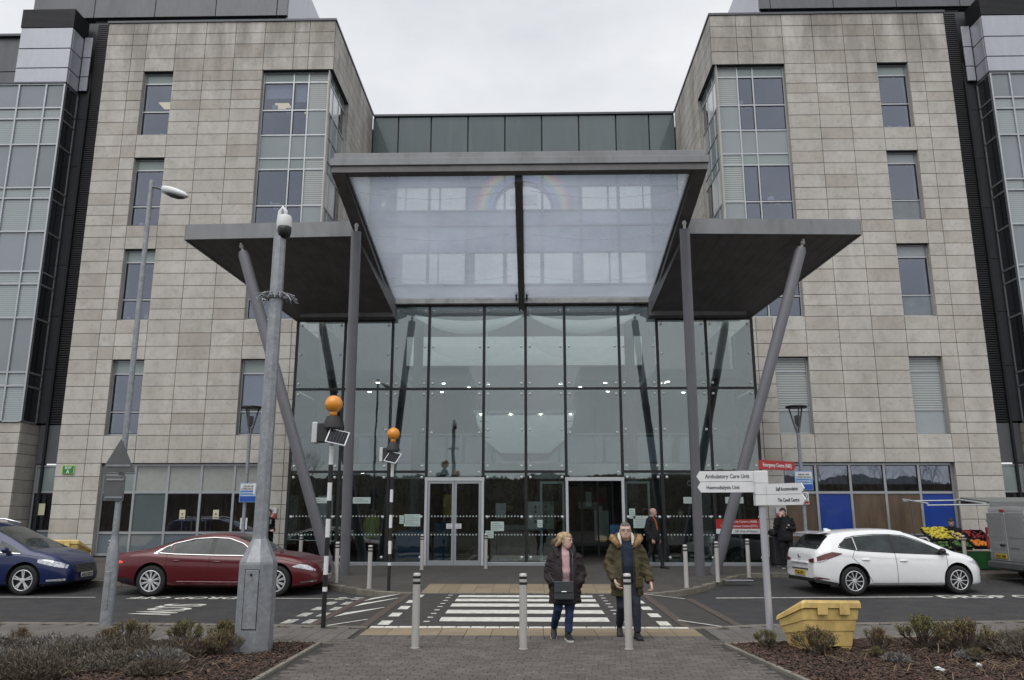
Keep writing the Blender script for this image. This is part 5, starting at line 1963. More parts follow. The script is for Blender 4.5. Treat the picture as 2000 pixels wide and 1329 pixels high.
def patch(B, xs, zlow, zhigh, side, off=.004, rows=5):
    """strip of the side surface between two curves"""
    m = MB()
    n = len(xs)
    vs_ = []
    for x in xs:
        a, b = zlow(x), zhigh(x)
        for j in range(rows + 1):
            z = a + (b - a) * j / rows
            vs_.append((x, side * (B.y(x, z) + off), z))
    fs = [(i * (rows + 1) + j, (i + 1) * (rows + 1) + j, (i + 1) * (rows + 1) + j + 1, i * (rows + 1) + j + 1) for i in range(n - 1) for j in range(rows)]
    m.add(vs_, fs)
    return m


def top_patch(B, xs, t0, t1, off=.004, rows=8, full=True):
    """strip of the upper surface (windscreen, backlight) between two section parameters"""
    m = MB()
    rows_ = []
    for x in xs:
        sec = B.section(x)
        half = []
        for j in range(rows + 1):
            t = t0 + (t1 - t0) * j / rows
            i = min(int(t), len(sec) - 2)
            f = t - i
            y, z = sec[i][0] * (1 - f) + sec[i + 1][0] * f, sec[i][1] * (1 - f) + sec[i + 1][1] * f
            half.append((y, z))
        rows_.append([(x, -y, z + off) for y, z in half] + [(x, y, z + off) for y, z in half[::-1]][(1 if t1 >= 45 else 0):])
    n = len(rows_[0])
    vs_ = [p for r_ in rows_ for p in r_]
    m.add(vs_, [(i * n + j, i * n + j + 1, (i + 1) * n + j + 1, (i + 1) * n + j) for i in range(len(rows_) - 1) for j in range(n - 1)])
    return m


def side_line(B, pts, side, r=.005, off=.001):
    m = MB()
    P = []
    for a, b in zip(pts[:-1], pts[1:]):
        n = max(2, int(hypot(b[0] - a[0], b[1] - a[1]) / .06))
        P += [(a[0] + (b[0] - a[0]) * k / n, a[1] + (b[1] - a[1]) * k / n) for k in range(n)]
    P.append(pts[-1])
    m.tube([(x, side * (B.y(x, z) + off), z) for x, z in P], r, 5)
    return m


def lin(pts): return lambda x: interp(pts, x)


def car(name, label, cat, loc, rz, B, paint, wheels, rw, style, wins, shield, back, seams, handles, chrome=None, group=None, roll=0):
    root = empty(name, loc, rz, label, cat, group)
    if roll: root.rotation_euler = (roll, 0, rz)
    link('body', B.mesh(paint, wheels, rw), root)
    for wx in wheels:
        for sd in (-1, 1): wheel(root, wx, sd * (B.W / 2 - .125), rw, style, sd)
    for sd in (-1, 1):
        for (x0, x1, lo, hi) in wins:
            xs = list(np.linspace(x0, x1, 16))
            patch(B, xs, lin(lo), lin(hi), sd).build('side_window', K['car_glass'], root, smooth=True, fix=False)
        for s_ in seams: side_line(B, s_, sd).build('door_seam', K['seam'], root)
        for (hx, hz) in handles:
            h = MB()
            yy = sd * (B.y(hx, hz) + .012)
            h.ball((hx, yy, hz), .11, (1, .2, .2), 12, 6)
            h.build('door_handle', paint, root, smooth=True)
        if chrome:
            side_line(B, chrome, sd, .017, .004).build('window_trim', K['chrome'], root, smooth=True)
    if shield: top_patch(B, list(np.linspace(*shield, 14)), 36.2, 45).build('windscreen', K['car_glass'], root, smooth=True)
    if back: top_patch(B, list(np.linspace(*back, 12)), 36.0, 45).build('rear_window', K['car_glass_dark'], root, smooth=True)
    return root


def mirror(root, B, x, z, paint):
    for sd in (-1, 1):
        y = sd * (B.y(x, z) + .11)
        m = MB()
        m.ball((x, y, z + .03), .1, (.75, 1.0, .68), 14, 8)
        mo = m.build('door_mirror', paint, root, smooth=True)
        MB().bar((x + .02, sd * (B.y(x, z) - .02), z - .02), (x, y - sd * .03, z - .01), .06, .03).build('mirror_stalk', K['trim_black'], mo)


def number_plate(root, words, x, y, z, facing, mat, w=.52):
    """facing +1 front, -1 rear"""
    p = MB().cbox(x - .006, x + .006, y - w / 2, y + w / 2, z - .056, z + .056, .003).build('number_plate', K[mat], root)
    text('lettering', words, .1, K['black'], p, (x + facing * .0075, y, z - .036), rot=(pi / 2, 0, facing * pi / 2), align='CENTER', bold=.003, ext=.0008, sx=.98)
    return p


# --- red saloon
K['paint_red'] = M('dark_red_paint', (.088, .003, .007), .3, .1, var=.06, coat=.45)
top = [(-2.46, .62), (-2.43, .86), (-2.34, .97), (-2.1, 1.0), (-1.8, 1.03), (-1.5, 1.1), (-1.0, 1.28), (-.5, 1.39), (-.05, 1.42), (.35, 1.395), (.75, 1.27), (1.05, 1.10), (1.22, .995), (1.6, .95), (2.0, .875), (2.28, .77), (2.42, .65), (2.47, .5)]
belt = [(-2.46, .6), (-2.4, .80), (-2.2, .88), (-1.6, .93), (-.8, .915), (.4, .875), (1.2, .83), (1.8, .78), (2.2, .68), (2.47, .46)]
bot = [(-2.46, .42), (-2.2, .27), (-1.8, .2), (1.9, .17), (2.3, .22), (2.47, .30)]
plan = [(-2.46, .74), (-2.42, .82), (-2.3, .90), (-2.0, .965), (-1.4, 1), (1.4, 1), (1.9, .97), (2.15, .92), (2.32, .83), (2.42, .70), (2.47, .55)]
BR_ = Body(4.93, 1.88, top, belt, bot, plan, .60)
lo = [(-1.3, .985), (-.95, .955), (.0, .93), (.9, .905), (1.05, .90)]
red = car('saloon_car', 'dark red saloon car with chrome window surround pulled in behind the camera pole', 'car', (-7.38, 19.93, -.075), 0, BR_, K['paint_red'], (-1.42, 1.49), .345, (10, .085, 0),
          [(-1.28, -1.0, [(-1.28, .99), (-1.0, .955)], [(-1.28, 1.02), (-1.16, 1.10), (-1.0, 1.16)]),
           (-.97, -.12, [(-.97, .955), (-.12, .93)], [(-.97, 1.17), (-.55, 1.265), (-.12, 1.29)]),
           (-.02, .96, [(-.02, .93), (.96, .90)], [(-.02, 1.292), (.25, 1.275), (.6, 1.16), (.96, .925)])],
          (.48, 1.20), (-1.62, -.85),
          [[(-1.08, .95), (-1.1, .7), (-.95, .42), (-.85, .27)], [(-.07, .93), (-.1, .5), (-.08, .27)], [(1.02, .9), (1.08, .7), (1.0, .3)], [(-.85, .27), (1.0, .26)], [(1.1, .86), (1.6, .83), (2.1, .73)]],
          [(-.86, .80), (.1, .775)], chrome=[(-1.32, .975), (-1.2, 1.09), (-1.0, 1.18), (-.55, 1.285), (-.1, 1.312), (.27, 1.292), (.62, 1.175), (1.02, .905), (.0, .918), (-.9, .942), (-1.32, .972)], group=None)
MB().add([(x, s * (BR_.y(x, z) + .005), z) for s in (-1,) for x, z in ((-1.42, .955), (-1.18, .95), (-1.06, 1.14), (-1.16, 1.12), (-1.3, 1.05))], [(0, 1, 2, 3, 4)]).build('window_trim', K['chrome'], red)
for sd in (-1, 1): patch(BR_, [-.125, -.07, -.015], lin([(-2, .93), (0, .93)]), lin([(-2, 1.29), (0, 1.29)]), sd, .006).build('window_pillar', K['trim_black'], red)
mirror(red, BR_, .98, .90, K['paint_red'])
for sd in (-1, 1):
    patch(BR_, list(np.linspace(1.86, 2.36, 10)), lin([(1.86, .665), (2.1, .62), (2.36, .565)]), lin([(1.86, .67), (2.0, .725), (2.2, .70), (2.36, .60)]), sd, .006).build('headlamp', K['lamp_clear'], red, smooth=True)
    patch(BR_, list(np.linspace(-2.425, -2.12, 10)), lin([(-2.425, .69), (-2.12, .755)]), lin([(-2.425, .80), (-2.3, .835), (-2.12, .775)]), sd, .006).build('tail_lamp', K['lamp_lit'], red, smooth=True)
    patch(BR_, list(np.linspace(2.05, 2.4, 6)), lin([(2.05, .31), (2.4, .33)]), lin([(2.05, .33), (2.4, .36)]), sd, .01).build('bumper_trim', K['chrome'], red)
    patch(BR_, list(np.linspace(-2.4, -1.85, 6)), lin([(-2.4, .38), (-1.85, .28)]), lin([(-2.4, .45), (-1.85, .40)]), sd, .004).build('bumper_trim', K['trim_black'], red)
    side_line(BR_, [(-.8, .335), (.9, .32)], sd, .012).build('sill_strip', K['paint_red'], red)
gq = MB()
gq.prism([(2.44, -.34, .44), (2.44, .34, .44), (2.40, .30, .64), (2.40, -.30, .64)], (.045, 0, 0))
gq.build('grille', K['trim_black'], red)
for k in range(9): MB().box(2.455, 2.492, -.29 + k * .068, -.265 + k * .068, .46, .62).build('grille_bar', K['chrome'], red)
number_plate(red, 'KJ12 XFR', 2.50, 0, .40, 1, 'plate_white', .5)
MB().tube([(-1.75, .2, 1.045), (-1.85, .2, 1.1)], [.02, .008], 6).build('antenna_fin', K['paint_red'], red)
MB().ball((.25, .3, .98), .14, (1, .8, 1.1), 8, 6).ball((-.75, .3, .98), .13, (1, .8, 1.1), 8, 6).build('headrest', K['cabin'], red)

# --- white hatchback
K['paint_white'] = M('white_paint_car', (.82, .83, .84), .3, var=.03, coat=1)
top = [(-2.15, .72), (-2.145, .88), (-2.10, .99), (-1.98, 1.10), (-1.84, 1.26), (-1.68, 1.385), (-1.5, 1.425), (-1.0, 1.475), (-.4, 1.50), (.1, 1.475), (.5, 1.375), (.9, 1.205), (1.25, 1.03), (1.4, .97), (1.7, .90), (1.95, .79), (2.08, .66), (2.15, .5)]
belt = [(-2.15, .69), (-2.1, .88), (-2.0, .97), (-1.6, 1.01), (-.8, .955), (.4, .90), (1.2, .86), (1.7, .78), (2.0, .64), (2.15, .46)]
bot = [(-2.15, .38), (-1.95, .27), (-1.6, .2), (1.7, .17), (2.0, .2), (2.15, .27)]
plan = [(-2.15, .78), (-2.1, .86), (-2.0, .93), (-1.7, .985), (-1.3, 1), (1.2, 1), (1.6, .965), (1.85, .89), (2.02, .76), (2.1, .64), (2.15, .5)]
BW = Body(4.3, 1.77, top, belt, bot, plan, .595)
wx0 = -1.27
ang = radians(8)
off = Vector((cos(ang), sin(ang))) * -wx0 + Vector((-sin(ang), cos(ang))) * (1.77 / 2 - .1)
wht = car('hatchback_car', 'white hatchback seen from behind, pulled in by the far kerb on the right', 'car', (7.47 + off.x, 19.38 + off.y, -.05), ang, BW, K['paint_white'], (wx0, 1.33), .325, (10, 0, .28),
          [(-1.52, -1.14, [(-1.52, 1.085), (-1.14, 1.02)], [(-1.52, 1.15), (-1.3, 1.27), (-1.14, 1.30)]),
           (-1.09, -.26, [(-1.09, 1.015), (-.26, .965)], [(-1.09, 1.31), (-.6, 1.35), (-.26, 1.35)]),
           (-.16, 1.12, [(-.16, .96), (1.12, .905)], [(-.16, 1.345), (.15, 1.32), (.55, 1.195), (1.12, .935)])],
          (.2, 1.36), (-2.05, -1.72),
          [[(-1.2, 1.0), (-1.28, .85), (-1.02, .6), (-.82, .3)], [(-.21, .96), (-.2, .6), (-.2, .27)], [(1.08, .88), (1.06, .6), (.98, .28)], [(-.82, .27), (.98, .26)]],
          [(-.95, .80), (-.02, .77)])
mirror(wht, BW, .95, .95, K['trim_black'])
K['win_line'] = K['trim_black']
for sd in (-1, 1):
    side_line(BW, [(-1.56, 1.075), (-1.1, 1.0), (-.2, .95), (1.16, .89)], sd, .011, .003).build('window_trim', K['trim_black'], wht)
    side_line(BW, [(-1.56, 1.09), (-1.3, 1.285), (-1.1, 1.325), (-.6, 1.365), (-.2, 1.362), (.16, 1.335), (.57, 1.205), (1.16, .91)], sd, .009, .003).build('window_trim', K['trim_black'], wht)
    patch(BW, list(np.linspace(-1.12, -1.08, 3)), lin([(-2, 1.015), (0, 1.01)]), lin([(-2, 1.31), (0, 1.32)]), sd, .005).build('window_pillar', K['trim_black'], wht)
    patch(BW, list(np.linspace(-.27, -.15, 3)), lin([(-2, .965), (0, .96)]), lin([(-2, 1.35), (0, 1.35)]), sd, .005).build('window_pillar', K['trim_black'], wht)
    # arrow shaped tail lamp, wraps onto the side
    patch(BW, list(np.linspace(-2.135, -1.52, 14)), lin([(-2.135, .73), (-1.95, .78), (-1.52, .93)]), lin([(-2.135, .82), (-2.08, .87), (-1.95, .92), (-1.75, .975), (-1.52, .945)]), sd, .008).build('tail_lamp', K['lamp_dark'], wht, smooth=True)
    patch(BW, list(np.linspace(-2.13, -1.9, 8)), lin([(-2.13, .725), (-1.9, .785)]), lin([(-2.13, .755), (-1.9, .81)]), sd, .011).build('lamp_insert', K['lamp_clear'], wht, smooth=True)
    patch(BW, list(np.linspace(-2.12, -1.86, 6)), lin([(-2.12, .375), (-1.86, .36)]), lin([(-2.12, .415), (-1.86, .375)]), sd, .006).build('reflector', K['lamp_dark'], wht)
    patch(BW, list(np.linspace(-2.13, -1.66, 8)), lin([(-2.13, .29), (-1.66, .22)]), lin([(-2.13, .36), (-1.66, .28)]), sd, .006).build('bumper_trim', K['trim_black'], wht)
    patch(BW, list(np.linspace(1.66, 2.08, 8)), lin([(1.66, .745), (2.08, .58)]), lin([(1.66, .755), (1.85, .765), (2.08, .63)]), sd, .006).build('headlamp', K['lamp_clear'], wht, smooth=True)
    patch(BW, list(np.linspace(2.0, 2.14, 5)), lin([(2.0, .3), (2.14, .3)]), lin([(2.0, .5), (2.14, .46)]), sd, .006).build('grille', K['trim_black'], wht)
# tailgate details across the back
MB().cbox(-2.19, -2.13, -.42, .42, .70, .735, .008).build('tailgate_strip', K['paint_white'], wht)
MB().cbox(-2.175, -2.13, -.55, .55, .30, .375, .01).build('bumper_trim', K['trim_black'], wht)
MB().cbox(-2.172, -2.12, -.40, .40, .555, .58, .005).build('bumper_gap', K['trim_black'], wht)
number_plate(wht, 'YT66 CPV', -2.172, 0, .475, -1, 'plate_yellow', .50)
MB().ball((-2.165, 0, .85), .045, (.2, 1.25, .9), 12, 6).build('badge', K['chrome'], wht, smooth=True)
for sd in (-1, 1):
    m = MB()
    m.prism([(-2.152, sd * .50, .735), (-2.152, sd * .685, .725), (-2.14, sd * .68, .83), (-2.146, sd * .46, .79)], (-.012, 0, 0))
    m.build('tail_lamp', K['lamp_dark'], wht)
sp_ = MB()
sp_.prism([(-1.93, -.56, 1.375), (-1.93, .56, 1.375), (-1.6, .58, 1.41), (-1.6, -.58, 1.41)], (0, 0, .022))
sp_.build('spoiler', K['paint_white'], wht, fix=True)
MB().prism([(-1.45, -.025, 1.42), (-1.25, -.025, 1.43), (-1.42, -.025, 1.5), (-1.48, -.025, 1.49)], (0, .05, 0)).build('antenna_fin', K['paint_white'], wht)
MB().tube([(-2.0, -.1, 1.09), (-1.95, .25, 1.15)], .008, 5).build('wiper', K['trim_black'], wht)
for (x, y) in ((.25, -.35), (.25, .35), (-.7, -.35), (-.7, .35)):
    pass

# --- blue people carrier, mostly out of the frame
K['paint_blue'] = M('dark_blue_paint', (.004, .014, .075), .3, .1, var=.06, coat=.45)
top = [(-2.42, .7), (-2.38, 1.2), (-2.2, 1.55), (-1.8, 1.66), (-1.0, 1.70), (-.2, 1.69), (.3, 1.60), (.75, 1.42), (1.2, 1.20), (1.5, 1.06), (1.75, 1.0), (2.05, .90), (2.25, .79), (2.37, .66), (2.43, .5)]
belt = [(-2.42, .68), (-2.35, .95), (-1.8, 1.05), (-.6, 1.0), (.6, .96), (1.4, .92), (1.9, .82), (2.2, .68), (2.43, .46)]
bot = [(-2.42, .4), (-2.1, .26), (-1.7, .2), (1.9, .18), (2.25, .22), (2.43, .3)]
plan = [(-2.42, .8), (-2.3, .9), (-1.9, .98), (-1.2, 1), (1.4, 1), (1.85, .965), (2.12, .9), (2.3, .79), (2.39, .66), (2.43, .5)]
BB = Body(4.85, 1.9, top, belt, bot, plan, .66)
blu = car('people_carrier', 'dark blue people carrier cut off by the left edge of the picture', 'car', (-13.32, 20.05, -.075), 0, BB, K['paint_blue'], (-1.4, 1.45), .345, (5, .13, 0),
          [(.72, 1.32, [(.72, .995), (1.32, .955)], [(.72, 1.24), (1.0, 1.13), (1.32, .97)]), (-.35, .66, [(-.35, 1.03), (.66, 1.0)], [(-.35, 1.52), (.15, 1.47), (.66, 1.27)]), (-1.4, -.42, [(-1.4, 1.06), (-.42, 1.03)], [(-1.4, 1.5), (-.42, 1.53)])],
          (.42, 1.5), (-2.34, -2.16), [[(.75, .99), (.85, .6), (.8, .28)], [(-.38, 1.0), (-.36, .28)], [(1.3, .94), (1.8, .86), (2.2, .7)], [(-.8, .27), (.8, .26)]], [(-.15, .85), (-1.2, .88)])
mirror(blu, BB, .98, 1.0, K['paint_blue'])
for sd in (-1, 1):
    side_line(BB, [(-1.45, 1.045), (-.4, 1.015), (.7, .98), (1.3, .945)], sd, .012, .003).build('window_trim', K['chrome'], blu)
    patch(BB, list(np.linspace(1.74, 2.33, 10)), lin([(1.74, .745), (2.05, .665), (2.33, .60)]), lin([(1.74, .815), (1.95, .81), (2.2, .745), (2.33, .675)]), sd, .006).build('headlamp', K['lamp_clear'], blu, smooth=True)
    patch(BB, list(np.linspace(1.98, 2.34, 6)), lin([(1.98, .315), (2.34, .32)]), lin([(1.98, .355), (2.34, .375)]), sd, .008).build('fog_lamp', K['lamp_clear'], blu)
    patch(BB, list(np.linspace(1.85, 2.42, 6)), lin([(1.85, .20), (2.42, .31)]), lin([(1.85, .24), (2.42, .345)]), sd, .012).build('bumper_trim', K['trim_black'], blu)
    MB().tube([(-1.6, sd * .68, 1.66), (-1.4, sd * .68, 1.73), (-.2, sd * .68, 1.735), (.25, sd * .66, 1.64)], .022, 8).build('roof_rail', K['chrome'], blu, smooth=True)
m = MB()
m.prism([(2.40, -.42, .50), (2.40, .42, .50), (2.36, .40, .68), (2.36, -.40, .68)], (.045, 0, 0))
m.build('grille', K['trim_black'], blu)
for k in range(5): MB().box(2.40 - k * .006, 2.452 - k * .008, -.40, .40, .51 + k * .034, .522 + k * .034).build('grille_bar', K['chrome'], blu)
number_plate(blu, 'AX16 DDY', 2.46, 0, .43, 1, 'plate_white')

# --- grey van, back doors in view at the right edge
K['paint_grey'] = M('grey_van_paint', (.33, .335, .345), .35, .2, var=.05, coat=.8)
top = [(-2.45, 1.80), (-2.42, 1.92), (-2.3, 1.97), (1.0, 1.97), (1.3, 1.85), (1.7, 1.45), (2.0, 1.2), (2.3, 1.0), (2.45, .6)]
belt = [(-2.45, 1.05), (1.2, 1.05), (2.0, .98), (2.45, .5)]
bot = [(-2.45, .36), (-2.3, .3), (-1.9, .25), (2.0, .2), (2.45, .3)]
plan = [(-2.45, .93), (-2.42, .975), (-2.35, 1), (1.6, 1), (2.1, .9), (2.45, .6)]
BV = Body(4.9, 1.95, top, belt, bot, plan, .86, .7, boxy=True)
van = car('panel_van', 'grey panel van with closed back doors at the right edge of the picture', 'van', (14.93, 21.72, .02), 0, BV, K['paint_grey'], (-1.45, 1.5), .34, (5, .1, 0), [], (1.2, 1.95), None, [], [])
xb = -2.452
for (y0, y1) in ((.015, .86), (-.86, -.015)):
    d = MB().cbox(xb - .02, xb + .01, y0, y1, .56, 1.80, .012).build('back_door', K['paint_grey'], van)
    MB().cbox(xb - .03, xb - .019, y0 + .07, y1 - .07, 1.16, 1.72, .006).build('door_pressing', K['paint_grey'], d)
    MB().cbox(xb - .028, xb - .019, y0 + .09, y1 - .09, .62, .80, .006).build('door_pressing', K['paint_grey'], d)
    yo = y1 - .02 if y0 > 0 else y0 + .02
    for z in (.8, 1.2, 1.6): MB().cbox(xb - .045, xb - .005, yo - .03, yo + .03, z - .04, z + .04, .008).build('hinge', K['paint_grey'], d)
MB().cbox(xb - .05, xb - .02, .1, .32, .93, .99, .012).build('door_handle', K['trim_black'], van)
MB().cbox(xb - .06, xb + .08, -.98, .98, .36, .53, .02).build('bumper', K['panel_grey'], van)
MB().cbox(xb - .03, xb, .02, .22, 1.83, 1.885, .008).build('brake_lamp', K['lamp_red'], van)
for sd in (-1, 1): MB().cbox(xb - .03, xb + .06, sd * .93 - .05, sd * .93 + .05, .85, 1.42, .015).build('tail_lamp', K['lamp_red'], van)
number_plate(van, 'NX67 ABB', xb - .03, .36, .68, -1, 'plate_yellow')
MB().box(xb - .024, xb - .0195, -.5, -.1, .88, .91).build('badge', K['chrome'], van)
MB().cbox(xb - .07, xb - .055, -.8, -.6, .4, .46, .005).build('reflector', K['lamp_red'], van)
# ================================================================== PEOPLE
from mathutils import noise as mnoise
K['skin'] = M('skin', (.64, .43, .35), .55, var=.1, scale=14)
K['skin_red'] = M('ruddy_skin', (.58, .34, .27), .55, var=.12, scale=14)
K['lip'] = M('lip', (.30, .10, .09), .5)
K['eye_white'] = M('eye_white', (.6, .58, .55), .3)
K['eye_dark'] = M('eye_dark', (.02, .015, .012), .3)
K['parka'] = M('olive_parka', (.060, .050, .020), .8, var=.22, scale=5, bump=.7, bscale=14, dirt=(.036, .030, .012), dirt_scale=7, dirt_amt=.6)
K['fur'] = M('fur_trim', (.34, .20, .09), .95, var=.4, scale=22, bump=1., bscale=70)
K['fleece'] = M('fleece_lining', (.62, .58, .50), .95, var=.1, bump=.6, bscale=60)
K['navy'] = M('navy_jumper', (.013, .022, .042), .9, var=.15, scale=10, bump=.4, bscale=40)
K['jeans'] = M('dark_jeans', (.016, .021, .036), .85, var=.3, scale=9, bump=.4, bscale=30)
K['blue_jeans'] = M('blue_jeans', (.012, .024, .072), .85, var=.25, scale=9, bump=.4, bscale=30)
K['plum'] = M('plum_black_coat', (.018, .011, .014), .8, var=.25, scale=6, bump=.8, bscale=11)
K['pink'] = M('pink_top', (.47, .30, .315), .85, var=.08, scale=8, bump=.3, bscale=25)
K['blackcloth'] = M('black_cloth', (.010, .010, .012), .85, var=.25, scale=8, bump=.5, bscale=18)
K['shoe'] = M('black_shoe', (.012, .012, .013), .55)
K['sole'] = M('white_sole', (.62, .62, .60), .6)
K['hair_blonde'] = M('blonde_hair', (.36, .26, .15), .6, var=.45, scale=26, stretch=(1, 1, .3))
K['hair_grey'] = M('grey_brown_hair', (.105, .09, .08), .7, var=.35, scale=40)
K['hair_dark'] = M('dark_hair', (.03, .022, .018), .7, var=.3, scale=40)
K['hair_auburn'] = M('auburn_hair', (.10, .04, .022), .7, var=.3, scale=40)
K['bag'] = M('grey_leather', (.045, .048, .055), .45, var=.15, scale=6, bump=.3, bscale=50)
K['orange'] = M('orange_cloth', (.42, .10, .035), .85, var=.1)
K['hi_vis'] = M('yellow_bib', (.30, .33, .06), .8, var=.15)


def ellip(c, rx, ry, n=16, tilt=0.0, pw=1.0):
    out = []
    for k in range(n):
        a = 2 * pi * k / n
        x, y = rx * cos(a), ry * sin(a)
        if pw != 1.0:
            x, y = math.copysign(abs(cos(a)) ** pw, cos(a)) * rx, math.copysign(abs(sin(a)) ** pw, sin(a)) * ry
        out.append(Vector((c[0] + x, c[1] + y, c[2] + tilt * y)))
    return out


def fused(name, mb, mat, parent, voxel=.012, cut=None, thick=0, soft=2):
    """one continuous surface grown over overlapping lofts"""
    me = mb.mesh(name, mat, fix=True)
    o = bpy.data.objects.new('tmp', me)
    md = o.modifiers.new('r', 'REMESH')
    md.mode = 'VOXEL'
    md.voxel_size = voxel
    if soft:
        sm = o.modifiers.new('s', 'SMOOTH')
        sm.factor = .5
        sm.iterations = soft
    res = evaluated(o)
    bpy.data.objects.remove(o)
    if cut:
        bm = bmesh.new()
        bm.from_mesh(res)
        bmesh.ops.delete(bm, geom=[f for f in bm.faces if cut(f.calc_center_median())], context='FACES')
        if thick: bmesh.ops.solidify(bm, geom=bm.faces[:], thickness=thick)
        bm.to_mesh(res)
        bm.free()
    if name in ('coat', 'trousers', 'jumper'):      # folds in the cloth
        ns = [v.normal.copy() for v in res.vertices]
        for v, n_ in zip(res.vertices, ns):
            c = v.co
            k = mnoise.noise(c * 9) * .011 + mnoise.noise(c * 22) * .004
            if name == 'coat' and abs(c.x) > .17: k += .007 * sin(c.z * 62 + c.x * 25 + 2 * mnoise.noise(c * 5))
            v.co = c + n_ * k * (.7 if name == 'jumper' else 1)
    if not res.materials: res.materials.append(mat)
    res.shade_smooth()
    return link(name, res, parent)


def head_mesh(mb, T, fat=1.0):
    for sc_, rings in ((1, [(-.118, -.04, .02, .018), (-.108, -.04, .042, .036), (-.08, -.03, .057, .062), (-.04, -.016, .066, .082), (0, -.003, .073, .095), (.04, .004, .077, .099), (.075, .008, .071, .092), (.1, .01, .053, .07), (.117, .01, .022, .03)]),):
        mb.loft([[T @ p for p in ellip((0, cy, z), rx * fat, ry, 18, 0, .92)] for z, cy, rx, ry in rings])
    # nose, brow, ears
    mb.loft([[T @ Vector((x * w, y, z)) for x, y, z in ((-.6, -.08, z0), (.6, -.08, z0), (.5, yf, z0), (-.5, yf, z0))] for (w, z0, yf) in ((.012, .022, -.094), (.018, -.005, -.108), (.026, -.024, -.116), (.022, -.034, -.098))])
    mb.loft([[T @ Vector((x, y, z)) for x, y, z in ((-.055, -.078, z0), (.055, -.078, z0), (.05, -.097, z0), (-.05, -.097, z0))] for z0 in (.024, .038)])
    for s in (-1, 1):
        b = MB().ball((0, 0, 0), .03, (.35, .62, 1), 8, 6)
        mb.add([T @ (Vector(v) + Vector((s * .077 * fat, .012, -.004))) for v in b.v], b.f)


def face_details(parent, T, glasses=False, fat=1.0):
    for s in (-1, 1):
        e = MB()
        b = MB().ball((0, 0, 0), .0115, (1.25, .5, .75), 8, 6)
        e.add([T @ (Vector(v) + Vector((s * .031, -.0915, .010))) for v in b.v], b.f)
        eo = e.build('eye', K['eye_white'], parent)
        p = MB()
        b = MB().ball((0, 0, 0), .0062, (1, .5, 1), 8, 6)
        p.add([T @ (Vector(v) + Vector((s * .031, -.0965, .010))) for v in b.v], b.f)
        p.build('pupil', K['eye_dark'], eo)
        br = MB()
        b = MB().cbox(-.02, .02, -.004, .004, -.0035, .0035, .002)
        br.add([T @ (Vector(v) + Vector((s * .032, -.0985, .033))) for v in b.v], b.f)
        br.build('eyebrow', K['hair_grey'], parent)
    m = MB()
    b = MB().ball((0, 0, 0), .024, (1, .3, .26), 10, 6)
    m.add([T @ (Vector(v) + Vector((0, -.089, -.058))) for v in b.v], b.f)
    m.build('mouth', K['lip'], parent)
    if glasses:
        g_ = MB()
        for s in (-1, 1):
            g_.tube([T @ Vector((s * .033 + .024 * cos(a), -.107, .008 + .016 * sin(a))) for a in [2 * pi * k / 14 for k in range(15)]], .0022, 5)
            g_.tube([T @ Vector((s * .057, -.106, .012)), T @ Vector((s * .076, -.05, .012)), T @ Vector((s * .08, .02, .008))], .0022, 5)
        g_.tube([T @ Vector((-.009, -.108, .012)), T @ Vector((.009, -.108, .012))], .0022, 5)
        g_.build('spectacles', K['eye_dark'], parent)


def hand_mesh(mb, wrist, d, palm_n, thumb_side, curl=.6, sc_=1.0):
    """palm, four curled fingers of different lengths and a thumb leaving the side of the palm"""
    d, nrm = Vector(d).normalized(), Vector(palm_n).normalized()
    sd = d.cross(nrm).normalized() * thumb_side
    w = Vector(wrist)
    mb.loft([[w + d * a * sc_ + (sd * (rw * cos(2 * pi * k / 12)) + nrm * (rt * sin(2 * pi * k / 12))) * sc_ for k in range(12)] for a, rw, rt in ((-.03, .028, .022), (.01, .03, .02), (.045, .041, .018), (.085, .043, .016), (.1, .036, .012))])
    for i, (off_, L) in enumerate(((.031, .074), (.0105, .084), (-.0105, .078), (-.031, .062))):
        p = w + (d * .088 + sd * off_) * sc_
        pts = [p - d * .02 * sc_, p]
        ang_ = .15
        for seg in (.45, .32, .26):
            ang_ += curl
            p = p + (d * cos(ang_) + nrm * sin(ang_)) * L * seg * sc_
            pts.append(p)
        mb.tube(pts, [.0098 * sc_, .0098 * sc_, .0092 * sc_, .0085 * sc_, .0072 * sc_], 8)
    p = w + (d * .025 + sd * .03) * sc_
    mb.tube([p - sd * .015 * sc_, p + (d * .025 + sd * .02 + nrm * .008) * sc_, p + (d * .052 + sd * .026 + nrm * .02) * sc_, p + (d * .072 + sd * .02 + nrm * .03) * sc_], [.012 * sc_, .0115 * sc_, .0098 * sc_, .0078 * sc_], 8)


def limb(mb, pts, rs, n=14): mb.tube(pts, rs, n)


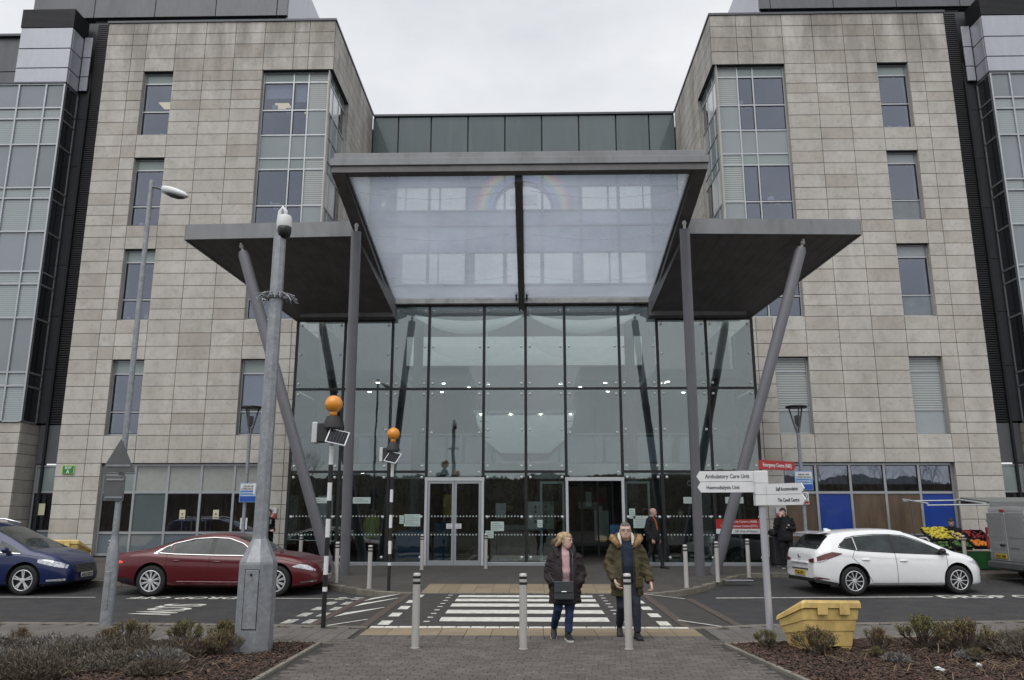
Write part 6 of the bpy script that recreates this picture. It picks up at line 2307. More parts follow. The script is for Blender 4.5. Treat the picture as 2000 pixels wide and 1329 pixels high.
def shoe(parent, ankle, fwd, pitch, mat, sole):
    """shoe with its sole; pitch > 0 lifts the heel"""
    f = Vector((fwd[0], fwd[1], 0)).normalized()
    up = Vector((0, 0, 1))
    f2 = f * cos(pitch) - up * sin(pitch)
    u2 = up * cos(pitch) + f * sin(pitch)
    s = f.cross(up)
    a = Vector(ankle)
    m = MB()
    rings = []
    for (t, w, h0, h1) in ((-.085, .026, -.082, -.03), (-.07, .038, -.085, .01), (-.02, .04, -.085, .03), (.05, .043, -.085, -.01), (.11, .047, -.085, -.038), (.16, .042, -.085, -.05), (.185, .024, -.082, -.06)):
        c, hh = (h0 + h1) / 2, (h1 - h0) / 2
        rings.append([a + f2 * t + s * (w * cos(2 * pi * k / 14)) + u2 * (c + hh * math.copysign(abs(sin(2 * pi * k / 14)) ** .7, sin(2 * pi * k / 14))) for k in range(14)])
    m.loft(rings)
    so = m.build('shoe', mat, parent, smooth=True)
    m2 = MB()
    rings = []
    for (t, w) in ((-.09, .026), (-.075, .04), (-.02, .042), (.05, .045), (.11, .05), (.165, .044), (.192, .024)):
        rings.append([a + f2 * t + s * x * w + u2 * z for x, z in ((-1, -.098), (1, -.098), (1, -.074), (-1, -.074))])
    m2.loft(rings)
    m2.build('sole', sole, so)


def person(loc, rz, label, P):
    """P: joints and clothing. Front of the figure is -y, x is to the viewer's right when rz = 0."""
    body = MB()
    hip, ch, nb, hc = [Vector(P[k]) for k in ('pelvis', 'chest', 'neck', 'head')]
    T = Matrix.Translation(hc) @ Matrix.Rotation(P.get('yaw', 0), 4, 'Z') @ Matrix.Rotation(P.get('pitch', 0), 4, 'X')
    head_mesh(body, T, P.get('fat', 1))
    body.tube([nb - Vector((0, -.0, .08)), nb, hc + Vector((0, .015, -.05))], [.075, .06, .058], 14)
    bw = P.get('build', 1.0)
    tr = [(hip + Vector((0, 0, -.1)), .15, .11), (hip + Vector((0, 0, .05)), .155 * bw, .115 * bw), ((hip + ch) / 2, .145 * bw, .11 * bw + P.get('belly', 0)), (ch, .16 * bw, .115), (ch + Vector((0, 0, .1)), .17, .1), (nb + Vector((0, 0, -.03)), .10, .07)]
    body.loft([ellip(c, rx, ry) for c, rx, ry in tr])
    for leg in P['legs']:
        limb(body, [Vector(leg[0]) + Vector((0, 0, .06)), leg[0], leg[1], leg[2]], [.08, .085, .055, .038])
    for arm_ in P['arms']:
        limb(body, arm_[:3], [.05, .04, .028])
    for h in P.get('hands', []): hand_mesh(body, *h)
    # the continuous body is the person itself; clothing hangs from it
    root = fused('person', body, K[P.get('skin', 'skin')], None, P.get('voxel', .0075), soft=1)
    root.location = loc
    root.rotation_euler = (0, 0, rz)
    tag(root, label, 'person')
    face_details(root, T, P.get('glasses'), P.get('fat', 1))
    g = MB()                      # jumper or shirt
    ts = [(hip + Vector((0, 0, -.06)), .168 * bw, .125 * bw), (hip + Vector((0, 0, .05)), .17 * bw, .13 * bw), ((hip + ch) / 2, .16 * bw, .125 * bw + P.get('belly', 0)), (ch, .172 * bw, .13), (ch + Vector((0, 0, .1)), .178, .112), (nb + Vector((0, 0, -.035)), .105, .085), (nb + Vector((0, .005, .005)), .072, .07)]
    g.loft([ellip(c, rx, ry) for c, rx, ry in ts])
    fused('jumper', g, K[P['top']], root, .014)
    g = MB()                      # trousers
    g.loft([ellip(c, rx, ry) for c, rx, ry in ((hip + Vector((0, 0, -.11)), .165, .12), (hip + Vector((0, 0, .0)), .17 * bw, .125 * bw), (hip + Vector((0, 0, .1)), .165 * bw, .125 * bw))])
    tw = P.get('trouser', 1.0)
    for leg in P['legs']:
        a, k, e = [Vector(v) for v in leg[:3]]
        limb(g, [a + Vector((0, 0, .05)), a, a.lerp(k, .5), k, k.lerp(e, .4), e + Vector((0, 0, .0))], [.09, .098, .085 * tw, .067 * tw, .062 * tw, .05 * tw])
    fused('trousers', g, K[P['trousers']], root, .013)
    for leg in P['legs']: shoe(root, leg[2], leg[3], leg[4], K['shoe'], K[P.get('sole', 'shoe')])
    if 'coat' in P:
        g = MB()
        cz = P['coat_hem']
        cw = P.get('coat_w', 1.0)
        rings = [((hip + Vector((P.get('hem_x', 0), .0, cz - hip.z))), .225 * cw, .18), (hip + Vector((0, 0, -.02)), .222 * cw, .17 + P.get('belly', 0)), ((hip + ch) / 2, .212 * cw, .155 + P.get('belly', 0)), (ch + Vector((0, .01, 0)), .215 * cw, .148), (ch + Vector((0, .012, .11)), .208, .128),
                 (nb + Vector((0, .02, -.03)), .125, .105), (nb + Vector((0, .03, .03)), .095, .09)]
        g.loft([ellip(c, rx, ry, 20) for c, rx, ry in rings])
        for arm_ in P['arms']:
            a, e, w = [Vector(v) for v in arm_[:3]]
            sl = P.get('sleeve', 1.0)
            pts = [a.lerp(ch + Vector((0, .01, .13)), .45), a, a.lerp(e, .5), e, e.lerp(w, .5), w]
            limb(g, pts, [.07, .088 * sl, .09 * sl, .085 * sl, .078 * sl, .062 * sl])
        op = P['opening']
        zc, zt_ = ch.z, nb.z

        def cut(c):
            if c.y > -.02: return False
            x0, x1 = op(c.z)
            return x0 < c.x < x1
        coat = fused('coat', g, K[P['coat']], root, .0125, cut=cut, thick=.012)
        if 'lining' in P:
            pass
    return root, T


def cap_hair(root, T, mat, scale=1.06, hairline=.055, back=-.05, extra=None):
    g = MB()
    g.loft([[T @ (Vector((p.x, p.y + .004, p.z))) for p in ellip((0, cy, z), rx * scale, ry * scale, 20)] for z, cy, rx, ry in
            [(-.075, .012, .062, .07), (-.04, .004, .069, .085), (0, .002, .0745, .0955), (.04, .006, .0775, .0985), (.078, .01, .072, .093), (.106, .011, .056, .073), (.127, .011, .03, .038)]])
    if extra: extra(g)
    Ti = T.inverted()

    def cut(c):
        q = Ti @ c
        if q.z > hairline + (q.y + .08) * .25: return False
        if q.y < -.02 and q.z < hairline + .03: return True
        if q.z < .0 and q.y < .03 + (0 - q.z) * .3: return True
        return q.z < back
    return fused('hair', g, mat, root, .008, cut=cut if extra is None else None, soft=1)


# --- man in green parka, walking towards us
man, Tm = person((1.44, 12.42, 0), 0, 'man with glasses in an olive fur hooded parka walking between the bollards', dict(
    pelvis=(0, 0, .86), chest=(.01, -.01, 1.19), neck=(.005, .0, 1.395), head=(-.005, -.035, 1.535), yaw=-.02, pitch=.02, build=1.08, belly=.035, fat=1.06, glasses=True,
    legs=[((-.09, 0, .80), (-.095, -.02, .45), (-.10, .24, .16), (-.08, -1, 0), .55), ((.09, -.01, .80), (.115, -.10, .45), (.12, -.12, .098), (.12, -1, 0), 0.0)],
    arms=[((-.18, .01, 1.275), (-.262, .01, 1.03), (-.20, -.15, .83)), ((.19, .01, 1.275), (.275, .02, 1.03), (.335, -.10, .80))],
    hands=[((-.19, -.165, .81), (.35, -.35, -.85), (.9, .2, .35), 1, .45), ((.34, -.115, .775), (.1, -.4, -.9), (-.9, -.2, 0), -1, .75)],
    top='navy', trousers='jeans', trouser=1.05, coat='parka', coat_hem=.60, coat_w=1.06, sleeve=1.0, hem_x=-.0,
    opening=lambda z: (-.085 - max(0, z - 1.3) * .2, .10 + max(0, 1.0 - z) * .12) if z < 1.40 else (-.07, .07)))
cap_hair(man, Tm, K['hair_grey'], 1.095, .07, -.03)
# hood lying on the shoulders: olive roll, cream fleece and a fur rim
hood = MB()
hood.tube([(-.10, -.115, 1.28), (-.15, -.07, 1.37), (-.15, .02, 1.43), (-.09, .11, 1.45), (0, .15, 1.46), (.09, .11, 1.45), (.15, .02, 1.43), (.15, -.07, 1.37), (.11, -.115, 1.28)], [.03, .05, .06, .065, .07, .065, .06, .05, .03], 12)
fused('hood', hood, K['parka'], man, .012)
fl = MB()
fl.tube([(-.085, -.105, 1.33), (-.10, -.055, 1.43), (-.09, .05, 1.48), (0, .1, 1.49), (.09, .05, 1.48), (.10, -.055, 1.43), (.09, -.105, 1.33)], [.015, .032, .035, .035, .035, .032, .015], 10)
fused('hood_lining', fl, K['fleece'], man, .011)
fu = MB()
for s in (-1, 1):
    fu.tube([(s * .115, -.125, 1.30), (s * .165, -.12, 1.37), (s * .205, -.06, 1.43), (s * .20, .03, 1.46)], [.028, .045, .052, .03], 10)
for k in range(260):
    s = rnd.choice((-1, 1))
    t = rnd.random()
    p = Vector((s * (.12 + .09 * t), -.13 + .13 * t, 1.31 + .14 * t))
    d = Vector((rnd.uniform(-1, 1), rnd.uniform(-1, .6), rnd.uniform(-.6, 1))).normalized()
    fu.tube([p, p + d * rnd.uniform(.05, .075)], [.006, .001], 3)
fu.build('fur_rim', K['fur'], man, smooth=True)
zp_ = MB()
for s in (-1, 1): zp_.tube([(s * .09 + .005, -.165, .62 + .0), (s * .085, -.20, .85), (s * .085, -.175, 1.1), (s * .09, -.145, 1.26)], .007, 6)
zp_.build('zip_edge', K['hair_dark'], man)
for s in (-1, 1):
    m = MB().cbox(-.07, .07, -.012, .012, -.075, .075, .01).build('pocket', K['parka'], man, loc=(s * .165, -.155, .80))
    m.rotation_euler = (0, 0, s * .5)

# --- woman in plum coat, looking over to her left
wom, Tw = person((.51, 12.3, 0), 0, 'woman with blonde bob in a dark plum coat and pink top, looking sideways', dict(
    pelvis=(0, 0, .80), chest=(.0, .0, 1.10), neck=(0, .01, 1.275), head=(.015, -.02, 1.395), yaw=1.15, pitch=.05, build=1.12, belly=.03, fat=1.04,
    legs=[((-.085, 0, .74), (-.11, -.05, .42), (-.165, .16, .15), (-.05, -1, 0), .5), ((.085, -.01, .74), (.06, -.06, .41), (.035, -.13, .098), (.18, -1, 0), 0.0)],
    arms=[((-.165, .02, 1.15), (-.225, .04, .91), (-.175, -.09, .76)), ((.165, .02, 1.15), (.235, .04, .91), (.185, -.09, .76))],
    top='pink', trousers='blue_jeans', trouser=1.0, coat='plum', coat_hem=.50, coat_w=1.06, sleeve=1.1, sole='sole',
    opening=lambda z: (-.048, .065) if z > .76 else ((-.02, .03) if z > .62 else (0, 0))))


def bob(g):
    # swept back bob, the ends lifted by the wind
    for (a, b, c, r0, r1) in (((0, .03, .07), (-.0, .10, .0), (-.01, .155, -.07), .07, .025), ((-.05, .02, .05), (-.075, .07, -.03), (-.07, .12, -.09), .05, .02), ((.05, .02, .05), (.072, .06, -.03), (.06, .12, -.10), .05, .02), ((.0, .06, .03), (.02, .12, -.05), (.03, .17, -.05), .06, .018)):
        g.tube([Tw @ Vector(a), Tw @ Vector(b), Tw @ Vector(c)], [r0, (r0 + r1) / 2, r1], 10)


cap_hair(wom, Tw, K['hair_blonde'], 1.15, .056, -.09)
g = MB()
g.loft([[Tw @ (Vector((p.x, p.y + .03, p.z + .0))) for p in ellip((0, cy, z), rx * 1.1, ry * 1.04, 20)] for z, cy, rx, ry in
        [(.0, .03, .068, .07), (.04, .012, .0765, .095), (.075, .012, .073, .093), (.1, .012, .056, .073), (.119, .012, .026, .034)]])
bob(g)
fused('hair', g, K['hair_blonde'], wom, .008, soft=1)
st_ = MB()
for k in range(90):
    a = Vector((rnd.uniform(-.07, .07), rnd.uniform(-.03, .08), rnd.uniform(.03, .1)))
    b_ = a + Vector((rnd.uniform(-.01, .01), rnd.uniform(.05, .08), -.07))
    c_ = b_ + Vector((rnd.uniform(-.02, .02), rnd.uniform(.04, .09), rnd.uniform(-.07, .0)))
    st_.tube([Tw @ (a * 1.02), Tw @ (b_ * 1.04), Tw @ c_], [.005, .004, .001], 4)
st_.build('hair_strands', K['hair_blonde'], wom, smooth=True)
hd2 = MB()
hd2.tube([(-.10, -.11, 1.16), (-.13, -.04, 1.25), (-.11, .08, 1.30), (0, .13, 1.31), (.11, .08, 1.30), (.13, -.04, 1.25), (.11, -.11, 1.16)], [.025, .045, .055, .06, .055, .045, .025], 12)
fused('hood', hd2, K['plum'], wom, .012)
zp_ = MB()
zp_.tube([(-.05, -.205, .62), (-.052, -.20, .85), (-.055, -.165, 1.1), (-.075, -.12, 1.2)], .006, 6)
zp_.build('zip_edge', K['hair_dark'], wom)
# shoulder bag: hangs in front of her, a thing of its own
bg_ = empty('shoulder_bag', (.485, 12.075, .57), 0, 'grey flap shoulder bag hanging in front of the woman', 'bag')
bb_ = MB()
bb_.loft([[Vector((x * w, y * d, z)) for x, y in ((-1, -1), (1, -1), (1, 1), (-1, 1))] for z, w, d in ((0, .125, .035), (.02, .14, .05), (.14, .138, .05), (.25, .13, .035))])
bb_.build('pouch', K['bag'], bg_)
MB().cbox(-.137, .137, -.062, -.05, .105, .262, .006).build('flap', K['bag'], bg_)
MB().cbox(-.04, .04, -.068, -.062, .108, .124, .003).build('clasp', K['chrome'], bg_)
sp2 = MB()
sp2.tube([(.13, -.03, .24), (.135, -.03, .36), (.128, -.02, .52), (.135, .03, .64), (.11, .12, .70), (.02, .3, .69)], .007, 6)
sp2.tube([(-.13, -.01, .24), (-.18, .05, .3), (-.22, .2, .38)], .007, 6)
sp2.build('strap', K['bag'], bg_)

# --- man leaving the doors
dm_, Td = person((3.62, 24.25, zpav(24.25)), radians(52), 'bald man in a black jacket and orange shirt by the open doors', dict(
    pelvis=(0, 0, .90), chest=(.0, .0, 1.24), neck=(0, .01, 1.46), head=(0, -.03, 1.60), yaw=.35, pitch=.03, build=1.05, belly=.03, skin='skin_red', voxel=.012,
    legs=[((-.09, 0, .84), (-.09, .04, .46), (-.09, .3, .14), (0, -1, 0), .5), ((.09, 0, .84), (.09, -.14, .47), (.09, -.24, .098), (0, -1, 0), 0.0)],
    arms=[((-.2, .0, 1.37), (-.26, .05, 1.08), (-.22, -.08, .84)), ((.2, .0, 1.37), (.26, .05, 1.08), (.22, -.06, .84))],
    hands=[((-.215, -.09, .82), (.1, -.3, -.9), (.9, 0, 0), 1, .5, 1.0), ((.215, -.07, .82), (-.1, -.3, -.9), (-.9, 0, 0), -1, .5, 1.0)],
    top='orange', trousers='blackcloth', coat='blackcloth', coat_hem=.76, sole='shoe', opening=lambda z: (-.06, .06) if z > 1.05 else (0, 0)))

# --- smoker by the litter bin
smk, Ts = person((7.5, 24.3, zpav(24.3)), radians(-8), 'man in a black hooded top smoking by the litter bin', dict(
    pelvis=(0, 0, .90), chest=(-.01, .0, 1.24), neck=(-.01, .0, 1.455), head=(-.03, -.04, 1.60), yaw=-.75, pitch=.08, build=1.1, belly=.03, voxel=.012,
    legs=[((-.09, 0, .84), (-.1, -.03, .48), (-.10, -.02, .098), (-.2, -1, 0), 0), ((.09, 0, .84), (.16, -.02, .47), (.26, .12, .098), (.5, -1, 0), 0.0)],
    arms=[((-.2, .0, 1.37), (-.27, -.06, 1.12), (-.13, -.16, 1.47)), ((.2, .0, 1.37), (.25, -.02, 1.1), (.03, -.2, 1.16))],
    hands=[((-.125, -.165, 1.485), (.3, .1, .9), (.2, .9, .1), -1, .4, 1.0)],
    top='blackcloth', trousers='blackcloth', trouser=1.1, coat='blackcloth', coat_hem=.78, sole='sole', opening=lambda z: (0, 0)))
cap_hair(smk, Ts, K['hair_dark'], 1.11, .05, -.05)
hd3 = MB()
hd3.tube([(-.11, -.06, 1.40), (-.13, .04, 1.46), (0, .13, 1.47), (.13, .04, 1.46), (.11, -.06, 1.40)], [.03, .05, .06, .05, .03], 10)
fused('hood', hd3, K['blackcloth'], smk, .014)
MB().cbox(-.03, .03, -.158, -.15, 1.22, 1.245, .002).build('badge', K['white'], smk, loc=(.1, 0, 0))

# --- woman in dark coat half behind the camera pole
wl_, Tl = person((-8.38, 25.9, zpav(25.9)), radians(60), 'woman with auburn hair in a long dark coat half hidden by the camera pole', dict(
    pelvis=(0, 0, .86), chest=(.0, .0, 1.19), neck=(0, .01, 1.40), head=(0, -.03, 1.53), yaw=.1, pitch=.2, build=1.0, voxel=.012,
    legs=[((-.085, 0, .80), (-.09, -.01, .46), (-.09, .02, .098), (0, -1, 0), 0), ((.085, 0, .80), (.09, -.01, .46), (.09, .0, .098), (0, -1, 0), 0.0)],
    arms=[((-.19, .0, 1.31), (-.23, .02, 1.05), (-.08, -.2, .98)), ((.19, .0, 1.31), (.23, .02, 1.05), (.08, -.2, .98))],
    hands=[((-.07, -.21, .98), (.6, -.6, .1), (.3, .3, -.8), -1, .5, .95), ((.07, -.21, .98), (-.6, -.6, .1), (-.3, .3, -.8), 1, .5, .95)],
    top='white' if False else 'blackcloth', trousers='blackcloth', coat='blackcloth', coat_hem=.42, opening=lambda z: (0, 0)))
cap_hair(wl_, Tl, K['hair_auburn'], 1.14, .045, -.11)
MB().cbox(-.03, .03, -.005, .005, 1.18, 1.32, .003).build('scarf', K['white'], wl_, loc=(0, -.14, 0))

# --- stall holder, behind the crates
sh_, Tsh = person((12.72, 25.0, zpav(25.0)), radians(-20), 'dark haired stall holder crouched behind the fruit crates beside the van', dict(
    pelvis=(0, .1, .62), chest=(.0, .0, .95), neck=(0, -.03, 1.14), head=(0, -.08, 1.27), yaw=-.2, pitch=.25, build=1.05, voxel=.013,
    legs=[((-.1, .1, .56), (-.12, -.2, .48), (-.11, .02, .098), (0, -1, 0), 0), ((.1, .1, .56), (.12, -.2, .48), (.11, .02, .098), (0, -1, 0), 0.0)],
    arms=[((-.2, .0, 1.06), (-.26, -.05, .8), (-.2, -.28, .75)), ((.2, .0, 1.06), (.26, -.05, .8), (.2, -.28, .75))],
    hands=[((-.19, -.3, .75), (.2, -.9, 0), (0, 0, -1), 1, .4, 1.0), ((.19, -.3, .75), (-.2, -.9, 0), (0, 0, -1), -1, .4, 1.0)],
    top='blackcloth', trousers='blackcloth', coat='blackcloth', coat_hem=.5, opening=lambda z: (0, 0)))
cap_hair(sh_, Tsh, K['hair_dark'], 1.1, .045, -.06)

# --- two people seen through the entrance glass
hv_, Th = person((-5.15, 26.6, .25), radians(150), 'person in a yellow bib inside the entrance glass beside the left column', dict(
    pelvis=(0, 0, .90), chest=(.0, .0, 1.24), neck=(0, .01, 1.46), head=(0, -.03, 1.60), yaw=.1, pitch=.0, build=1.05, voxel=.013,
    legs=[((-.09, 0, .84), (-.09, .04, .46), (-.09, .1, .098), (0, -1, 0), 0), ((.09, 0, .84), (.09, -.04, .47), (.09, -.1, .098), (0, -1, 0), 0.0)],
    arms=[((-.2, .0, 1.37), (-.25, .05, 1.1), (-.24, -.05, .85)), ((.2, .0, 1.37), (.25, .05, 1.1), (.24, -.05, .85))],
    hands=[((-.24, -.06, .83), (0, -.3, -.9), (.9, 0, 0), 1, .5, 1.0), ((.24, -.06, .83), (0, -.3, -.9), (-.9, 0, 0), -1, .5, 1.0)],
    top='hi_vis', trousers='jeans', coat='hi_vis', coat_hem=.78, opening=lambda z: (0, 0)))
cap_hair(hv_, Th, K['hair_dark'], 1.06, .05, -.06)
pv_, Tp = person((4.85, 26.4, .25), radians(-20), 'grey haired person in dark clothes inside the entrance glass left of the right column', dict(
    pelvis=(0, 0, .88), chest=(.0, .0, 1.2), neck=(0, .01, 1.42), head=(0, -.03, 1.56), yaw=-.1, pitch=.0, build=1.0, voxel=.013,
    legs=[((-.09, 0, .82), (-.09, .0, .46), (-.09, .05, .098), (0, -1, 0), 0), ((.09, 0, .82), (.09, -.1, .47), (.09, -.14, .098), (0, -1, 0), 0.0)],
    arms=[((-.2, .0, 1.33), (-.27, .05, 1.06), (-.3, -.05, .85)), ((.2, .0, 1.33), (.26, .05, 1.06), (.25, -.08, .84))],
    hands=[((-.3, -.06, .83), (0, -.3, -.9), (.9, 0, 0), 1, .5, 1.0), ((.25, -.09, .82), (0, -.2, -.9), (-.9, 0, 0), -1, .8, 1.0)],
    top='panel_grey' if False else 'jeans', trousers='blackcloth', coat='blackcloth', coat_hem=.72, opening=lambda z: (-.07, .07)))
cap_hair(pv_, Tp, K['hair_grey'], 1.08, .045, -.08)
cb_ = MB()
cb_.loft([[Vector((x * w, y * .04, z)) for x, y in ((-1, -1), (1, -1), (1, 1), (-1, 1))] for z, w in ((0, .12), (.05, .16), (.3, .15))])
cb_.tube([(-.1, 0, .3), (-.05, 0, .42), (.05, 0, .42), (.1, 0, .3)], .012, 6)
tag(cb_.build('carrier_bag', K['fleece'], None, loc=(5.13, 26.25, .62)), 'pale patterned carrier bag held by the person inside the glass', 'bag')
# ================================================================== FRUIT STALL
K['crate_black'] = M('black_crate', (.016, .016, .017), .6)
K['crate_wood'] = M('card_tray', (.26, .20, .12), .8, var=.2)
K['green_cloth'] = M('green_cloth', (.008, .075, .014), .8, var=.2, scale=3, bump=.5, bscale=10)
K['banana'] = M('banana', (.52, .44, .04), .6, var=.25, scale=12)
K['apple_red'] = M('red_fruit', (.25, .02, .03), .4, var=.3, scale=14, island=.3)
K['orange_fruit'] = M('orange_fruit', (.62, .19, .015), .5, var=.15, island=.2)
K['pear'] = M('pale_fruit', (.45, .36, .13), .55, var=.2, island=.3)
K['veg'] = M('green_veg', (.05, .12, .02), .7, var=.4, scale=10, island=.4)
K['awning'] = M('awning_canvas', (.16, .165, .165), .8, var=.1)
st = empty('market_stall', (12.3, 24.3, zpav(24.3)), 0, 'fruit stall with green cloth front between the white car and the grey van', 'market stall')
MB().cbox(-.42, 2.6, -.48, .55, .42, .48, .01).build('table_top', K['crate_wood'], st)
cl = MB()
xs = np.linspace(-.4, 2.6, 50)
cl.loft([[(x, -.5 + .022 * sin(x * 17) * (0.2 + (1 - z / .6)), z) for x in xs] for z in (.02, .17, .34, .5)], cap=False, close=False)
cl.build('cloth', K['green_cloth'], st, smooth=True)
for x in (-.3, 2.5):
    for y in (-.4, .45): MB().bar((x, y, 0), (x, y, .42), .05, .05).build('leg', K['galv_dark'], st)
for (x, y) in ((-.75, .6), (.65, .62), (2.4, .62)): MB().tube([(x, y, 0), (x, y, 1.98)], .028, 8).build('awning_post', K['galv_dark'], st)
aw = MB()
for y, z in ((-.9, 1.84), (.62, 1.98)): aw.tube([(-1.0, y, z - .05), (2.6, y, z)], .018, 8)
for x in (-.98, .65, 2.4): aw.tube([(x, -.9, 1.84), (x, .62, 1.98)], .025, 8)
tag(aw.build('awning_frame', K['alu_white'], st), kind='stuff')
am = MB()
am.prism([(.75, -.94, 1.70), (.75, -.92, 1.89), (.75, .64, 2.04), (.75, .66, 1.8), (.75, .6, 1.98), (.75, -.86, 1.85)], (2.6, 0, 0))
am.build('awning', K['awning'], st, fix=True)


def crate(x, y, z, w, d, h, fruit, tilt, label, n=26, r=.045, cm_='crate_black', cat='crate'):
    c = empty('fruit_crate', (12.3 + x, 24.3 + y, zpav(24.3) + z), 0, label, cat, 'crates on the fruit stall')
    c.rotation_euler = (tilt, 0, 0)
    b = MB()
    t = .015
    b.box(-w / 2, w / 2, 0, d, 0, t).box(-w / 2, -w / 2 + t, 0, d, t, h).box(w / 2 - t, w / 2, 0, d, t, h).box(-w / 2 + t, w / 2 - t, 0, t, t, h).box(-w / 2 + t, w / 2 - t, d - t, d, t, h)
    b.build('box', K[cm_], c)
    f = MB()
    for i in range(n):
        px, py = rnd.uniform(-w / 2 + r, w / 2 - r), rnd.uniform(r, d - r)
        if fruit == 'banana':
            a0 = rnd.uniform(-.5, .5)
            pts = [(px + .075 * cos(a0) * (k - 2) / 2, py + .075 * sin(a0) * (k - 2) / 2, h * .75 + rnd.uniform(0, .03) + .03 * (1 - ((k - 2) / 2) ** 2)) for k in range(5)]
            f.tube(pts, [.008, .02, .023, .02, .006], 6)
        else:
            f.ball((px, py, h * .7 + rnd.uniform(0, .03)), r * rnd.uniform(.8, 1.1), n=8, m=6)
    tag(f.build('fruit', K[fruit], c, smooth=True), kind='stuff')
    return c


crate(-.30, -.1, .74, .74, .6, .1, 'banana', .62, 'crate of bananas tilted at the left end of the fruit stall', 110)
crate(.30, -.02, .72, .42, .5, .1, 'pear', .55, 'crate of pale pears between the bananas and the red fruit', 22, .045)
crate(.86, .05, .76, .62, .5, .1, 'apple_red', .5, 'crate of red fruit on the upper row of the stall', 40, .04)
crate(.66, -.48, .56, .5, .4, .1, 'orange_fruit', .45, 'crate of oranges at the front of the fruit stall beside the van', 30, .05)
crate(.1, -.5, .54, .48, .4, .1, 'veg', .45, 'crate of green vegetables on the lower row behind the bollard', 34, .045)
crate(-.45, -.52, .50, .5, .4, .1, 'veg', .5, 'black crate of mixed greens under the bananas', 30, .04)
crate(1.3, -.46, .56, .55, .4, .1, 'orange_fruit', .45, 'crate of oranges on the stall hidden partly by the van', 30, .05)
pb = empty('chalk_board', (11.35, 24.15, zpav(24.15)), radians(8), 'black and white chevron price board leaning at the left of the fruit stall', 'board')
MB().cbox(-.35, .35, -.015, .015, 0, .95, .006).build('panel', K['black'], pb)
for k in range(3):
    m = MB()
    m.prism([(-.3, -.019, .9 - k * .13), (.2, -.019, .9 - k * .13), (.3, -.019, .78 - k * .13), (.3, -.019, .74 - k * .13), (.17, -.019, .86 - k * .13), (-.3, -.019, .86 - k * .13)], (0, .003, 0))
    m.build('stripe', K['white'], pb)

# ================================================================== PLANTING
def leafy(name_leaf, col, var=.35): return M(name_leaf, col, .7, var=var, scale=20, island=.35)


K['twig'] = M('twig', (.085, .065, .05), .9, var=.3)
K['leaf_olive'] = leafy('olive_leaf', (.15, .135, .045))
K['leaf_bronze'] = leafy('bronze_leaf', (.165, .095, .05))
K['leaf_green'] = leafy('green_leaf', (.13, .125, .045))
K['heather'] = leafy('heather_stem', (.125, .110, .088), .3)
K['heather_brown'] = leafy('heather_brown', (.080, .060, .042), .3)
K['heather_silver'] = leafy('heather_silver', (.19, .185, .18), .3)
K['mulch'] = M('bark_chip', (.068, .040, .028), .9, var=.45, scale=12, island=.75)
K['straw'] = M('dry_stem', (.24, .185, .115), .9, var=.3, island=.3)


def shrub_mesh(seed, R, H, n_stem, n_leaf, mats):
    """a rounded bush: bare stems rise from one root and branch towards a leafy shell"""
    r = random.Random(seed)
    tw, lf = MB(), MB()
    tips = []
    for i in range(n_stem):
        a = r.uniform(0, 2 * pi)
        ph = r.uniform(.05, 1.35)
        k_ = r.uniform(.8, 1.08)
        tip = Vector((R * sin(ph) * cos(a), R * sin(ph) * sin(a), H * (.32 + .68 * cos(ph)))) * k_
        c1 = Vector((tip.x * .45, tip.y * .45, tip.z * .35)) + Vector((r.gauss(0, .015), r.gauss(0, .015), 0))
        c2 = Vector((tip.x * .85, tip.y * .85, tip.z * .7)) + Vector((r.gauss(0, .015), r.gauss(0, .015), 0))
        tw.tube([(0.05 * cos(a), .05 * sin(a), 0), c1, c2, tip], [.009, .007, .0055, .003], 5, cap=False)
        up = (tip - c2).normalized()
        for b0 in (c1, c2, (c2 + tip) / 2, c2.lerp(tip, .8)):
            for q in range(2 if b0 is c1 else 3):
                e = (up + Vector((r.gauss(0, .6), r.gauss(0, .6), r.uniform(-.1, .6)))).normalized()
                L = r.uniform(.05, .10)
                m2 = b0 + e * L * .6
                m3 = m2 + (e + Vector((r.gauss(0, .3), r.gauss(0, .3), .5))).normalized() * L * .5
                tw.tube([b0, m2, m3], [.004, .0032, .002], 4, cap=False)
                if b0 is not c1: tips += [(m2, e), (m3, e), (m3, e)]
        tips += [(tip, up), (tip, up)]
    for i in range(n_leaf):
        p, e = r.choice(tips)
        p = p + Vector((r.gauss(0, .012), r.gauss(0, .012), r.gauss(.004, .014)))
        d = (e * .8 + Vector((r.uniform(-1, 1), r.uniform(-1, 1), r.uniform(-.2, 1)))).normalized()
        s = d.orthogonal().normalized() * r.uniform(.0045, .0085)
        s = Matrix.Rotation(r.uniform(0, 6.28), 3, d) @ s
        L = r.uniform(.018, .034)
        lf.mat(0 if r.random() < .6 else 1)
        n_ = d.cross(s).normalized() * .004
        lf.add([p, p + d * L * .5 + s + n_, p + d * L, p + d * L * .5 - s + n_], [(0, 1, 2, 3)])
    return tw.mesh('stems', K['twig']), lf.mesh('leaves', mats)


SH = [shrub_mesh(11, .3, .36, 34, 1100, [K['leaf_olive'], K['leaf_bronze']]), shrub_mesh(12, .25, .30, 24, 800, [K['leaf_bronze'], K['leaf_olive']]), shrub_mesh(13, .3, .34, 34, 1700, [K['leaf_olive'], K['leaf_green']]), shrub_mesh(14, .3, .32, 36, 1900, [K['leaf_green'], K['leaf_bronze']])]


def shrub(x, y, sc_, kind, label, rz=0, group='shrubs in the flower beds'):
    o = empty('shrub', (x, y, .0), rz, label, 'shrub', group)
    o.scale = (sc_ * 1.1, sc_ * 1.1, sc_)
    link('stems', SH[kind][0], o)
    link('leaves', SH[kind][1], o)
    return o


